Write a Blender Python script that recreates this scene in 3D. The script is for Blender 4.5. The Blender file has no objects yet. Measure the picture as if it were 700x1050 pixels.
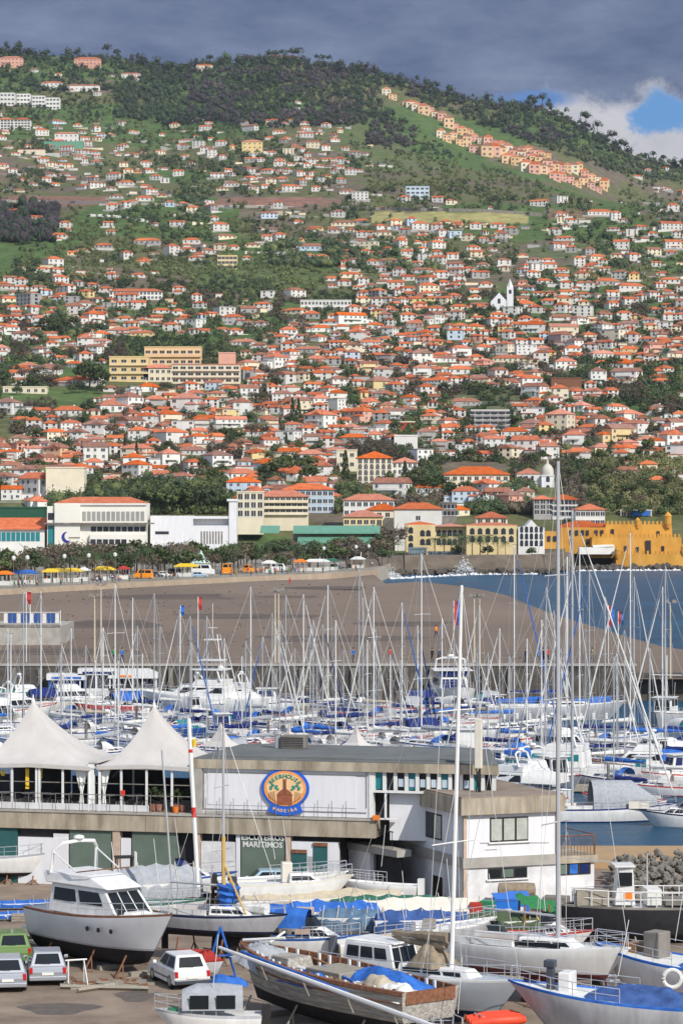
import bpy, bmesh, math, random
import numpy as np
from mathutils import Vector, Matrix, noise as mnoise
random.seed(7); rng = np.random.default_rng(7)
PI = math.pi
scene = bpy.context.scene
COL = scene.collection
F, CX, HY, H = 3000.0, 350.0, 515.0, 24.0

def at(x, y, Y):                      # the world point seen at (x, y) at distance Y
    return Vector(((x-CX)/F*Y, Y, H-(y-HY)/F*Y))
def on(x, y, z):                      # the world point seen at (x, y) at height z
    Y = (H-z)*F/(y-HY)
    return Vector(((x-CX)/F*Y, Y, z))
def pix(p):
    return (CX+F*p[0]/p[1], HY+F*(H-p[2])/p[1])

# ------------------------------------------------------------------ materials
MATS = {}
def mat(name, col, rough=.7, var=.12, scale=2.0, bump=0., metal=0., orand=0., col2=None, detail=4, spec=.35, stretch=(1,1,1), coat=0):
    if name in MATS: return MATS[name]
    m = bpy.data.materials.new(name); m.use_nodes = True
    nt = m.node_tree; N = nt.nodes; L = nt.links
    b = N['Principled BSDF']
    b.inputs['Roughness'].default_value = rough
    b.inputs['Metallic'].default_value = metal
    b.inputs['Specular IOR Level'].default_value = spec
    if coat: b.inputs['Coat Weight'].default_value = coat
    tc = N.new('ShaderNodeTexCoord'); mp = N.new('ShaderNodeMapping'); mp.inputs['Scale'].default_value = stretch
    L.new(tc.outputs['Object'], mp.inputs['Vector'])
    no = N.new('ShaderNodeTexNoise'); no.inputs['Scale'].default_value = scale; no.inputs['Detail'].default_value = detail
    no.inputs['Roughness'].default_value = .6
    L.new(mp.outputs[0], no.inputs['Vector'])
    rp = N.new('ShaderNodeValToRGB'); rp.color_ramp.elements[0].position = .3; rp.color_ramp.elements[1].position = .7
    a = [max(0, c*(1-var)) for c in col]; c2 = col2 or [min(1, c*(1+var)) for c in col]
    rp.color_ramp.elements[0].color = (*a, 1); rp.color_ramp.elements[1].color = (*c2, 1)
    L.new(no.outputs['Fac'], rp.inputs['Fac'])
    out = rp.outputs['Color']
    if orand:
        oi = N.new('ShaderNodeObjectInfo'); hs = N.new('ShaderNodeHueSaturation')
        mr = N.new('ShaderNodeMapRange'); mr.inputs['To Min'].default_value = 1-orand; mr.inputs['To Max'].default_value = 1+orand*.6
        L.new(oi.outputs['Random'], mr.inputs['Value']); L.new(mr.outputs[0], hs.inputs['Value'])
        mh = N.new('ShaderNodeMath'); mh.operation = 'MULTIPLY'; mh.inputs[1].default_value = 7.13
        fr = N.new('ShaderNodeMath'); fr.operation = 'FRACT'; L.new(oi.outputs['Random'], mh.inputs[0]); L.new(mh.outputs[0], fr.inputs[0])
        m2 = N.new('ShaderNodeMapRange'); m2.inputs['To Min'].default_value = 1-orand; m2.inputs['To Max'].default_value = 1+orand*.3
        L.new(fr.outputs[0], m2.inputs['Value']); L.new(m2.outputs[0], hs.inputs['Saturation'])
        L.new(out, hs.inputs['Color']); out = hs.outputs['Color']
    L.new(out, b.inputs['Base Color'])
    if bump:
        bu = N.new('ShaderNodeBump'); bu.inputs['Strength'].default_value = bump; bu.inputs['Distance'].default_value = .05
        L.new(no.outputs['Fac'], bu.inputs['Height']); L.new(bu.outputs[0], b.inputs['Normal'])
    MATS[name] = m
    return m

def S(r, g, b):                       # sRGB 0-255 -> linear
    f = lambda c: (c/255/12.92) if c <= 10 else ((c/255+.055)/1.055)**2.4
    return (f(r), f(g), f(b))

M = {}
M['white'] = mat('white_gelcoat', (.68,.68,.67), .35, .05, 1.6, col2=(.8,.8,.79), detail=8, stretch=(1.5,1.5,.35))
M['white2'] = mat('white_deck', (.66,.66,.64), .6, .1, 3)
M['offwhite'] = mat('cream_gelcoat', (.66,.62,.54), .45, .08, 2)
M['hullgrey'] = mat('grey_hull_paint', (.38,.38,.4), .5, .12, 1.6, col2=(.5,.51,.54), detail=8, stretch=(1.5,1.5,.35))
M['hullblue'] = mat('blue_hull_paint', (.03,.09,.3), .35, .1, 2)
M['hullnavy'] = mat('navy_hull_paint', (.012,.02,.06), .3, .1, 2)
M['hullred'] = mat('red_hull_paint', (.45,.04,.03), .4, .1, 2)
M['antifoul'] = mat('black_antifouling', (.018,.018,.022), .8, .3, 3)
M['antired'] = mat('red_antifouling', (.16,.05,.05), .8, .25, 3)
M['antiblue'] = mat('blue_antifouling', (.03,.07,.16), .8, .25, 3)
M['glass'] = mat('tinted_window', (.012,.016,.02), .12, .1, 2)
M['glassteal'] = mat('teal_window', (.02,.2,.23), .15, .1, 2)
M['glassblue'] = mat('blue_window', (.01,.02,.1), .15, .1, 2)
M['alu'] = mat('mast_aluminium', (.5,.51,.53), .4, .05, 5, metal=.35)
M['maststeel'] = mat('mast_white_paint', (.74,.74,.73), .45, .05, 5)
M['wire'] = mat('rigging_wire', (.5,.5,.5), .45, .05, 5, metal=.2)
M['steel'] = mat('stainless_rail', (.6,.6,.62), .3, .05, 5, metal=.6)
M['coverblue'] = mat('blue_canvas', (.02,.11,.46), .8, .25, 2, .4, col2=(.04,.18,.6), detail=7)
M['covernavy'] = mat('navy_canvas', (.012,.025,.14), .85, .25, 4, .4)
M['coverwhite'] = mat('white_canvas', (.66,.66,.64), .85, .1, 4, .4)
M['covergrey'] = mat('grey_canvas', (.33,.35,.38), .85, .15, 4, .4)
M['covergreen'] = mat('green_canvas', (.03,.13,.09), .85, .2, 4, .4)
M['coverolive'] = mat('olive_canvas', (.07,.1,.05), .85, .2, 3, .4)
M['coverbeige'] = mat('beige_canvas', (.46,.4,.3), .85, .15, 4, .4)
M['coverdull'] = mat('faded_blue_canvas', (.03,.075,.24), .85, .3, 2, .4, col2=(.06,.13,.36), detail=7)
M['coverred'] = mat('red_canvas', (.42,.04,.03), .8, .2, 4, .4)
M['coverbrown'] = mat('brown_canvas', (.25,.2,.14), .85, .25, 4, .5)
M['wood'] = mat('varnished_wood', (.3,.15,.06), .5, .25, 6, stretch=(1,6,6))
M['oldwood'] = mat('weathered_timber', (.3,.27,.22), .85, .3, 5, .4, stretch=(.6,5,5))
M['plankpaint'] = mat('weathered_painted_planks', (.27,.24,.21), .85, .3, 2.2, .3, detail=9, col2=(.5,.48,.44), stretch=(.5,3,6))
M['rust'] = mat('rusty_strake', (.2,.09,.05), .85, .35, 5, .3)
M['yellow'] = mat('yellow_paint', (.75,.5,.03), .5, .1, 4)
M['orange'] = mat('orange_plastic', (.8,.2,.02), .5, .1, 4)
M['red'] = mat('red_plastic', (.6,.03,.02), .5, .1, 4)
M['black'] = mat('black_rubber', (.02,.02,.02), .7, .2, 4)
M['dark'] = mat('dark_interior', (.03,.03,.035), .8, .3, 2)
M['blueplastic'] = mat('blue_plastic', (.02,.16,.6), .45, .1, 4)
M['greenplastic'] = mat('green_plastic', (.03,.22,.1), .5, .1, 4)
# buildings
M['concrete'] = mat('stained_concrete', (.3,.25,.18), .9, .35, 1.3, .3, col2=(.52,.45,.35), stretch=(1,1,.25), detail=9)
M['concrete2'] = mat('grey_concrete', (.36,.34,.31), .9, .2, .8, .3)
M['roofdark'] = mat('bitumen_roof', (.14,.15,.15), .9, .2, .4, .2)
M['roofbrown'] = mat('gravel_roof', (.26,.21,.17), .95, .2, .6, .3)
M['render'] = mat('white_render', (.68,.68,.71), .85, .04, .9, .1, detail=9, stretch=(1.6,1.6,.22), col2=(.76,.76,.79))
M['renderstain'] = mat('stained_white_render', (.58,.58,.6), .9, .1, 1.0, .2, col2=(.78,.78,.79))
M['doorgreen'] = mat('grey_green_door', (.12,.16,.13), .7, .15, .8)
M['doorteal'] = mat('teal_door', (.025,.1,.1), .6, .15, .8)
M['pillar'] = mat('pinkish_pillar', (.5,.38,.3), .9, .12, 2)
M['tent'] = mat('tent_fabric', (.5,.475,.45), .75, .03, .9, detail=7, stretch=(1,1,.4), col2=(.58,.555,.53))
M['curtain'] = mat('curtain_fabric', (.75,.78,.76), .85, .08, 2)
M['wallwhite'] = mat('house_white', (.72,.71,.68), .85, .08, .25, orand=.12)
M['wallcream'] = mat('house_cream', (.72,.64,.48), .85, .08, .25, orand=.1)
M['wallyellow'] = mat('house_yellow', (.74,.57,.28), .85, .08, .25, orand=.12)
M['wallpink'] = mat('house_pink', (.68,.36,.27), .85, .08, .25, orand=.1)
M['wallpeach'] = mat('house_peach', (.72,.46,.24), .85, .08, .25, orand=.1)
M['wallgrey'] = mat('house_grey', (.34,.33,.32), .9, .15, .3, orand=.15)
M['wallblue'] = mat('house_pale_blue', (.5,.6,.7), .85, .1, .3, orand=.1)
M['tile'] = mat('terracotta_tile', (.54,.1,.022), .8, .2, .5, .2, orand=.26, col2=(.64,.17,.05), detail=8)
M['tileold'] = mat('old_brown_tile', (.3,.13,.085), .85, .25, .6, .2, orand=.2)
M['flatroof'] = mat('flat_grey_roof', (.3,.3,.3), .9, .2, .4, orand=.2)
M['window'] = mat('dark_window', (.03,.035,.05), .3, .3, .6, orand=.3)
M['shuttergreen'] = mat('green_shutter', (.02,.09,.05), .6, .2, 1)
M['fort'] = mat('ochre_fort_render', (.6,.29,.04), .9, .3, .16, .2, col2=(.68,.36,.07), detail=9, stretch=(1,1,.4))
M['fortlight'] = mat('pale_yellow_render', (.62,.48,.25), .9, .1, .2, detail=8, stretch=(1,1,.4), col2=(.72,.6,.34))
M['stonegrey'] = mat('grey_stone', (.2,.185,.165), .95, .4, .5, .6)
M['basalt'] = mat('dark_basalt_blocks', (.06,.052,.046), .95, .45, .7, .8, col2=(.14,.12,.1), detail=8)
M['rock'] = mat('quarry_rock', (.13,.12,.11), .95, .35, 1.2, .8, col2=(.25,.23,.2), detail=8)
M['seafrontblue'] = mat('blue_grey_render', (.16,.22,.26), .8, .15, .3)
M['greenroof'] = mat('green_metal_roof', (.13,.32,.22), .5, .1, .5)
M['skin'] = mat('skin', (.5,.3,.2), .6, .1, 8)
M['hair'] = mat('dark_hair', (.03,.02,.015), .7, .2, 8)
for k, c in {'red':(.5,.03,.03),'navy':(.03,.04,.1),'black':(.02,.02,.02),'white':(.7,.7,.7),'orange':(.75,.22,.03),'blue':(.04,.15,.45),'green':(.05,.3,.1),'khaki':(.3,.25,.15)}.items():
    M['cloth_'+k] = mat('cloth_'+k, c, .9, .15, 12)
M['trunk'] = mat('bark', (.09,.065,.045), .95, .3, 2, .5)
M['palmtrunk'] = mat('palm_bark', (.13,.1,.07), .95, .3, 3, .5)
M['leafA'] = mat('leaves_dark_green', (.045,.075,.022), .75, .35, .35, orand=.2, col2=(.08,.115,.035))
M['leafB'] = mat('leaves_mid_green', (.06,.095,.025), .75, .3, .35, orand=.2, col2=(.1,.14,.04))
M['leafC'] = mat('leaves_olive_brown', (.13,.105,.068), .8, .3, .35, orand=.2, col2=(.19,.155,.105))
M['leafD'] = mat('leaves_grey_purple', (.06,.052,.054), .85, .3, .3, col2=(.125,.105,.11))
M['leafpalm'] = mat('palm_fronds', (.05,.09,.03), .6, .3, 1, orand=.15)
M['carsilver'] = mat('silver_car_paint', (.42,.44,.48), .3, .04, 2, metal=.5, coat=.5)
M['carwhite'] = mat('white_car_paint', (.74,.74,.74), .3, .03, 2, coat=.5)
M['carblue'] = mat('pale_blue_car_paint', (.35,.5,.62), .3, .03, 2, coat=.5)
M['cargreen'] = mat('lime_green_car_paint', (.13,.22,.06), .35, .05, 2, coat=.5)
M['carorange'] = mat('orange_van_paint', (.85,.3,.02), .4, .05, 2)
M['cardark'] = mat('dark_car_paint', (.05,.06,.08), .3, .05, 2, coat=.5)
M['tyre'] = mat('tyre_rubber', (.02,.02,.02), .85, .2, 6)
M['rim'] = mat('alloy_rim', (.45,.45,.47), .35, .05, 6, metal=.6)
M['lampred'] = mat('tail_lamp', (.5,.02,.02), .2, .05, 4)
M['plate'] = mat('number_plate', (.75,.75,.7), .5, .02, 4)
M['copper'] = mat('copper_kettle', (.32,.1,.05), .5, .2, 4)
M['signblue'] = mat('sign_blue', (.02,.12,.6), .5, .05, 4)
M['signorange'] = mat('sign_orange', (.78,.33,.1), .6, .15, 5)
M['signpale'] = mat('sign_pale_orange', (.85,.55,.28), .6, .1, 5)
M['signgreen'] = mat('sign_teal_letters', (.03,.25,.2), .6, .05, 4)
M['foam'] = mat('sea_foam', (.75,.77,.8), .9, .1, 1)

# ------------------------------------------------------------------ mesh builder
class MB:
    def __init__(s): s.v = []; s.f = []; s.m = []; s.T = Matrix.Identity(4)
    def add(s, vs, fs, mi=0):
        n = len(s.v); T = s.T
        s.v.extend([tuple(T @ Vector(p)) for p in vs]); s.f.extend([tuple(i+n for i in f) for f in fs])
        s.m.extend([mi]*len(fs) if isinstance(mi, int) else mi)
        return s
    def box(s, x0, x1, y0, y1, z0, z1, mi=0):
        return s.add([(x0,y0,z0),(x1,y0,z0),(x1,y1,z0),(x0,y1,z0),(x0,y0,z1),(x1,y0,z1),(x1,y1,z1),(x0,y1,z1)],
              [(0,3,2,1),(4,5,6,7),(0,1,5,4),(1,2,6,5),(2,3,7,6),(3,0,4,7)], mi)
    def taper(s, x0, x1, y0, y1, z0, z1, ix0=0, ix1=0, iy0=0, iy1=0, mi=0):   # a box whose top is inset
        return s.add([(x0,y0,z0),(x1,y0,z0),(x1,y1,z0),(x0,y1,z0),(x0+ix0,y0+iy0,z1),(x1-ix1,y0+iy0,z1),(x1-ix1,y1-iy1,z1),(x0+ix0,y1-iy1,z1)],
              [(0,3,2,1),(4,5,6,7),(0,1,5,4),(1,2,6,5),(2,3,7,6),(3,0,4,7)], mi)
    def quad(s, a, b, c, d, mi=0): return s.add([a,b,c,d], [(0,1,2,3)], mi)
    def tube(s, pts, r, n=6, mi=0, cap=True):
        pts = [Vector(p) for p in pts]; rs = r if isinstance(r, (list, tuple)) else [r]*len(pts)
        vs = []; fs = []
        for i, p in enumerate(pts):
            d = (pts[min(i+1, len(pts)-1)]-pts[max(i-1, 0)])
            if d.length < 1e-9: d = Vector((0,0,1))
            d.normalize(); u = d.cross(Vector((0,0,1)))
            if u.length < .05: u = Vector((1,0,0))
            u.normalize(); w = d.cross(u)
            for k in range(n):
                a = 2*PI*k/n; vs.append(tuple(p+(u*math.cos(a)+w*math.sin(a))*rs[i]))
        for i in range(len(pts)-1):
            for k in range(n):
                k2 = (k+1) % n; fs.append((i*n+k, i*n+k2, (i+1)*n+k2, (i+1)*n+k))
        if cap: fs.append(tuple(range(n))[::-1]); fs.append(tuple((len(pts)-1)*n+k for k in range(n)))
        return s.add(vs, fs, mi)
    def lathe(s, prof, n=12, c=(0,0,0), mi=0):
        vs = []; fs = []
        for (r, z) in prof:
            for k in range(n):
                a = 2*PI*k/n; vs.append((c[0]+r*math.cos(a), c[1]+r*math.sin(a), c[2]+z))
        for i in range(len(prof)-1):
            for k in range(n):
                k2 = (k+1) % n; fs.append((i*n+k, i*n+k2, (i+1)*n+k2, (i+1)*n+k))
        fs.append(tuple(range(n))[::-1]); fs.append(tuple((len(prof)-1)*n+k for k in range(n)))
        return s.add(vs, fs, mi)
    def prism(s, poly, y0, y1, mi=0):          # polygon in the x-z plane, thick along y
        n = len(poly)
        vs = [(x, y0, z) for x, z in poly]+[(x, y1, z) for x, z in poly]
        fs = [tuple(range(n)), tuple(range(n, 2*n))[::-1]]+[(i, n+i, n+(i+1) % n, (i+1) % n) for i in range(n)]
        return s.add(vs, fs, mi)
    def flat(s, poly, z0, z1, mi=0):           # polygon in the x-y plane, thick along z
        n = len(poly)
        vs = [(x, y, z0) for x, y in poly]+[(x, y, z1) for x, y in poly]
        fs = [tuple(range(n))[::-1], tuple(range(n, 2*n))]+[(i, (i+1) % n, n+(i+1) % n, n+i) for i in range(n)]
        return s.add(vs, fs, mi)
    def mesh(s, name, mats, smooth=False):
        me = bpy.data.meshes.new(name); me.from_pydata(s.v, [], s.f)
        for m_ in (mats if isinstance(mats, (list, tuple)) else [mats]): me.materials.append(M[m_] if isinstance(m_, str) else m_)
        if len(set(s.m)) > 1 or (s.m and s.m[0]): me.polygons.foreach_set('material_index', s.m)
        bm = bmesh.new(); bm.from_mesh(me); bmesh.ops.recalc_face_normals(bm, faces=bm.faces); bm.to_mesh(me); bm.free()
        if smooth:
            me.polygons.foreach_set('use_smooth', [True]*len(me.polygons)); me.set_sharp_from_angle(angle=math.radians(40))
        return me
    def build(s, name, mats, parent=None, loc=None, smooth=False, bevel=0):
        o = bpy.data.objects.new(name, s.mesh(name, mats, smooth)); COL.objects.link(o)
        if parent is not None: o.parent = parent
        if loc is not None: o.location = loc
        if bevel:
            b = o.modifiers.new('b', 'BEVEL'); b.width = bevel; b.segments = 2; b.limit_method = 'ANGLE'; b.angle_limit = .6
        return o

def tag(o, label=None, cat=None, group=None, kind=None):
    if label: o['label'] = label
    if cat: o['category'] = cat
    if group: o['group'] = group
    if kind: o['kind'] = kind
    return o
def thing(name, label, cat, loc=(0,0,0), rz=0, group=None):
    o = bpy.data.objects.new(name, None); COL.objects.link(o); o.empty_display_size = .1
    o.location = loc; o.rotation_euler = (0,0,rz)
    return tag(o, label, cat, group)
KIDS = {}
def copy_tree(o, parent=None):
    c = o.copy(); COL.objects.link(c)
    if parent is not None: c.parent = parent
    for ch in KIDS.setdefault(o.name, list(o.children)): copy_tree(ch, c)
    return c
def setmat(o, idx, m):
    o.material_slots[idx].link = 'OBJECT'; o.material_slots[idx].material = M[m] if isinstance(m, str) else m

ORD = ['nearest','second','third','fourth','fifth','sixth','seventh','eighth','ninth','tenth','eleventh','twelfth','thirteenth','fourteenth','fifteenth','sixteenth','seventeenth','eighteenth','nineteenth','twentieth']
def ordn(i): return ORD[i] if i < 20 else ORD[19]+' and '+ORD[min(i-20, 19)]
def locate(items, landmarks, noun, words8):
    """items: [(obj, px, py, look)] - labels that single each out by its look and its place from a landmark one can find"""
    buckets = {}
    for it in items:
        o, x, y, look = it
        lm = min(landmarks, key=lambda l: (l[1]-x)**2+((l[2]-y)*1.3)**2)
        a = math.atan2(-(y-lm[2])*1.3, x-lm[1]); k = int(round(a/(PI/4))) % 8
        buckets.setdefault((lm[0], k), []).append(((x-lm[1])**2+((y-lm[2])*1.3)**2, o, look))
    for (ln, k), L_ in buckets.items():
        L_.sort(key=lambda t: t[0])
        for i, (_, o, look) in enumerate(L_): o['label'] = f"{look}, {ordn(i)} {noun} {words8[k]} {ln}"
DIR8 = ['right of','up-right of','above','up-left of','left of','down-left of','below','down-right of']

# ------------------------------------------------------------------ terrain
PY = [600, 880, 930,1000,1050,1100,1150,1280,1450,1650,1900,2200,2600,3050,3500,3850,4300,5200]
PZ = [3.8, 3.9, 4.0, 5.2, 7.5,17.5,  30,  52,  80, 115, 160, 218, 297, 395, 508, 621, 560, 300]
RX = [-300,0,60,110,170,230,300,340,370,400,430,480,520,560,600,640,660,700,760,1000]
RYp = [60,50,57,59,68,63,62,68,71,80,88,103,108,113,133,156,163,170,180,215]
def sm(t): t = np.clip(t, 0, 1); return t*t*(3-2*t)
_g = rng.random((64, 64))
def vnoise(x, y):
    xi = np.floor(x).astype(int); yi = np.floor(y).astype(int); fx = sm(x-xi); fy = sm(y-yi)
    g = lambda a, b: _g[a % 64, b % 64]
    return (g(xi,yi)*(1-fx)+g(xi+1,yi)*fx)*(1-fy)+(g(xi,yi+1)*(1-fx)+g(xi+1,yi+1)*fx)*fy
def coastY(px):
    return np.interp(px, [-700,0,130,250,345,388,410,560,580,2000], [600,672,728,785,828,872,985,1000,1050,1050])
def height(X, Y):
    X = np.asarray(X, float); Y = np.asarray(Y, float)
    u = X/np.maximum(Y, 1); px = CX+F*u
    z = np.interp(Y, PY, PZ)
    zr = H+(HY-np.interp(px, RX, RYp))/F*3850
    z = z-(621-zr)*sm((Y-2200)/1650.)*np.where(Y > 3850, 1, 1)
    amp = np.clip((Y-1150)/1200, 0, 1)
    n = (vnoise(X/260+9, Y/420+3)-.5)*26+(vnoise(X/95+30, Y/120+11)-.5)*9
    z = z+n*amp*np.where(Y > 3700, .3, 1)
    return np.where(Y < coastY(px), -3.0, z)
_Ys = np.arange(700, 3990, 4.0)
def hit(x, y):
    """where the sight line through (x, y) meets the ground"""
    X = (x-CX)/F*_Ys; zr = H-(y-HY)/F*_Ys
    h = height(X, _Ys); b = np.nonzero(h >= zr)[0]
    if len(b) == 0: return None
    i = b[0]; Y = _Ys[i]
    return Vector((float(X[i]), float(Y), float(h[i])))
def rock(mb, c, r, seed, mi=0, n=1):
    bm = bmesh.new(); bmesh.ops.create_icosphere(bm, subdivisions=n, radius=1)
    random.seed(seed); sx, sy, sz = [random.uniform(.7, 1.25) for _ in range(3)]; a = random.uniform(0, 6)
    vs = []
    for v in bm.verts:
        k = random.uniform(.75, 1.12); x, y, z = v.co.x*sx*k, v.co.y*sy*k, v.co.z*sz*k*.8
        vs.append((c[0]+r*(x*math.cos(a)-y*math.sin(a)), c[1]+r*(x*math.sin(a)+y*math.cos(a)), c[2]+r*z))
    mb.add(vs, [tuple(v.index for v in f.verts) for f in bm.faces], mi); bm.free()
# ------------------------------------------------------------------ setting: hills, sea, beach, yard
def grid_mesh(name, us, Ys, zf):
    nu, ny = len(us), len(Ys)
    U, YY = np.meshgrid(us, Ys); X = U*YY
    Z = zf(X, YY)
    co = np.stack([X, YY, Z], -1).reshape(-1, 3)
    i = np.arange(nu-1)[None, :]+np.arange(ny-1)[:, None]*nu
    f = np.stack([i, i+1, i+nu+1, i+nu], -1).reshape(-1, 4)
    me = bpy.data.meshes.new(name); me.vertices.add(len(co)); me.vertices.foreach_set('co', co.ravel())
    me.loops.add(f.size); me.loops.foreach_set('vertex_index', f.ravel())
    me.polygons.add(len(f)); me.polygons.foreach_set('loop_start', np.arange(0, f.size, 4)); me.polygons.foreach_set('loop_total', np.full(len(f), 4))
    me.polygons.foreach_set('use_smooth', np.ones(len(f), bool))
    me.update(); me.validate()
    return me, co
us = np.concatenate([np.linspace(-.45, -.14, 50)[:-1], np.linspace(-.14, .14, 260), np.linspace(.14, .45, 50)[1:]])
Yg = np.concatenate([np.arange(596, 1100, 4), np.arange(1100, 2200, 8), np.arange(2200, 3900, 12), np.arange(3900, 5300, 60)]).astype(float)
me, co = grid_mesh('hillside_terrain', us, Yg, height)
# ground cover zones (earth cuttings, the dry field, wood floor) as a vertex attribute
GREEN, RED, FIELD, BROWN, LUSH, PAVE = (.125,.132,.06), (.27,.14,.11), (.34,.31,.13), (.15,.125,.09), (.095,.15,.05), (.3,.28,.24)
zc = np.tile(np.array(GREEN), (len(co), 1))
px = CX+F*co[:,0]/co[:,1]; py = HY+F*(H-co[:,2])/co[:,1]
n1 = vnoise(co[:,0]/40, co[:,1]/60); n2 = vnoise(co[:,0]/150+5, co[:,1]/200+5)
zc[n1 > .6] = BROWN
lush = (n2 > .55); zc[lush] = np.array(LUSH)*.9
def zone(x0, y0, x1, y1, c, w=1.0):
    jx = (vnoise(co[:,0]/25+3, co[:,1]/25)-.5)*6
    k = (px+jx > x0) & (px+jx < x1) & (py+jx*.3 > y0) & (py+jx*.3 < y1) & (co[:,1] > 1000)
    zc[k] = zc[k]*(1-w)+np.array(c)*w
zone(0, 201, 112, 210, RED, .8); zone(222, 202, 330, 211, RED, .8); zone(330, 204, 350, 212, RED, .6); zone(380, 217, 540, 229, FIELD); zone(560, 214, 625, 223, RED, .6)
zone(0, 398, 110, 420, LUSH, .9); zone(140, 345, 150, 360, LUSH); zone(200, 268, 330, 300, LUSH, .6)
zone(530, 170, 560, 184, LUSH, .8); zone(180, 130, 210, 145, LUSH, .8); zone(350, 118, 460, 175, LUSH, .5); zone(540, 250, 640, 265, LUSH, .6)
zone(600, 470, 720, 535, (.1,.115,.045), .8); zone(455, 395, 540, 420, BROWN, .5)
k = co[:,1] < 1010; zc[k] = PAVE
at_ = me.color_attributes.new('zone', 'FLOAT_COLOR', 'POINT'); at_.data.foreach_set('color', np.concatenate([zc, np.ones((len(zc), 1))], 1).ravel())
tm = bpy.data.materials.new('hillside_ground'); tm.use_nodes = True
nt = tm.node_tree; N = nt.nodes; L = nt.links; b = N['Principled BSDF']; b.inputs['Roughness'].default_value = .95; b.inputs['Specular IOR Level'].default_value = .1
a = N.new('ShaderNodeAttribute'); a.attribute_name = 'zone'
g = N.new('ShaderNodeNewGeometry'); n_ = N.new('ShaderNodeTexNoise'); n_.inputs['Scale'].default_value = .09; n_.inputs['Detail'].default_value = 7; n_.inputs['Roughness'].default_value = .7
L.new(g.outputs['Position'], n_.inputs['Vector'])
mr = N.new('ShaderNodeMapRange'); mr.inputs['From Min'].default_value = .3; mr.inputs['From Max'].default_value = .7; mr.inputs['To Min'].default_value = .6; mr.inputs['To Max'].default_value = 1.35
L.new(n_.outputs['Fac'], mr.inputs['Value'])
mx = N.new('ShaderNodeVectorMath'); mx.operation = 'SCALE'; L.new(a.outputs['Color'], mx.inputs[0]); L.new(mr.outputs[0], mx.inputs['Scale'])
L.new(mx.outputs[0], b.inputs['Base Color'])
bu = N.new('ShaderNodeBump'); bu.inputs['Distance'].default_value = 3; bu.inputs['Strength'].default_value = .6; L.new(n_.outputs['Fac'], bu.inputs['Height']); L.new(bu.outputs[0], b.inputs['Normal'])
me.materials.append(tm)
o = bpy.data.objects.new('hillside_terrain', me); COL.objects.link(o); tag(o, 'green hillside rising above the harbour town', kind='structure')

def water_mat(name, c, wave, dist):
    m = bpy.data.materials.new(name); m.use_nodes = True; nt = m.node_tree; N = nt.nodes; L = nt.links; b = N['Principled BSDF']
    b.inputs['Roughness'].default_value = .3; b.inputs['IOR'].default_value = 1.33; b.inputs['Specular IOR Level'].default_value = .38
    g = N.new('ShaderNodeNewGeometry'); mp = N.new('ShaderNodeMapping'); mp.inputs['Scale'].default_value = (.7, 1.6, 1); L.new(g.outputs['Position'], mp.inputs['Vector'])
    n1 = N.new('ShaderNodeTexNoise'); n1.inputs['Scale'].default_value = wave; n1.inputs['Detail'].default_value = 8; n1.inputs['Roughness'].default_value = .65; L.new(mp.outputs[0], n1.inputs['Vector'])
    n2 = N.new('ShaderNodeTexNoise'); n2.inputs['Scale'].default_value = .03; n2.inputs['Detail'].default_value = 4; L.new(mp.outputs[0], n2.inputs['Vector'])
    bu = N.new('ShaderNodeBump'); bu.inputs['Distance'].default_value = dist; bu.inputs['Strength'].default_value = 1; L.new(n1.outputs['Fac'], bu.inputs['Height']); L.new(bu.outputs[0], b.inputs['Normal'])
    rp = N.new('ShaderNodeValToRGB'); rp.color_ramp.elements[0].position = .35; rp.color_ramp.elements[1].position = .7
    rp.color_ramp.elements[0].color = (*[v*.75 for v in c], 1); rp.color_ramp.elements[1].color = (*[v*1.3 for v in c], 1)
    L.new(n2.outputs['Fac'], rp.inputs['Fac']); L.new(rp.outputs[0], b.inputs['Base Color'])
    return m
MATS['sea'] = water_mat('open_sea', (.012,.085,.17), .35, 1.6)
b_ = MB(); b_.quad((-2500,60,0), (2500,60,0), (2500,6000,0), (-2500,6000,0)); tag(b_.build('sea', MATS['sea']), 'blue bay and marina water', kind='structure')

# reclaimed grey gravel beach behind the quay
shore = [on(x, y, 0) for x, y in [(396,606),(430,604),(470,608),(500,613),(530,619),(565,629),(600,643),(630,657),(665,670),(700,681),(760,690)]]
inner = [(-60,355),(-60,880)]
bm_ = MB()
pts = [Vector((-240,352,2.7)), Vector((-240,885,2.7))]+[Vector((x_, 885, 2.7)) for x_ in (-30, 8)]
def shrink(p, d, z):
    c = Vector((0, 600, 0)); v = (c-p); v.z = 0; v.normalize(); q = p+v*d; q.z = z; return q
ring0 = [Vector((13, 900, -1))]+[shrink(p, -3, -1) for p in shore]+[Vector((52, 352, -1))]
ring1 = [Vector((9, 890, 2.7))]+[shrink(p, 7, 2.2) for p in shore]+[Vector((44, 352, 2.7))]
bm_.add([tuple(p) for p in pts+ring1], [tuple(range(len(pts)+len(ring1)))])
for i in range(len(ring0)-1): bm_.quad(ring0[i], ring0[i+1], ring1[i+1], ring1[i])
M['beach'] = mat('grey_brown_gravel', (.155,.115,.087), .95, .1, .014, .4, detail=14, col2=(.25,.19,.145), stretch=(1,.35,1))
o = bm_.build('beach', 'beach'); tag(o, 'grey brown gravel beach', kind='structure')
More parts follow.
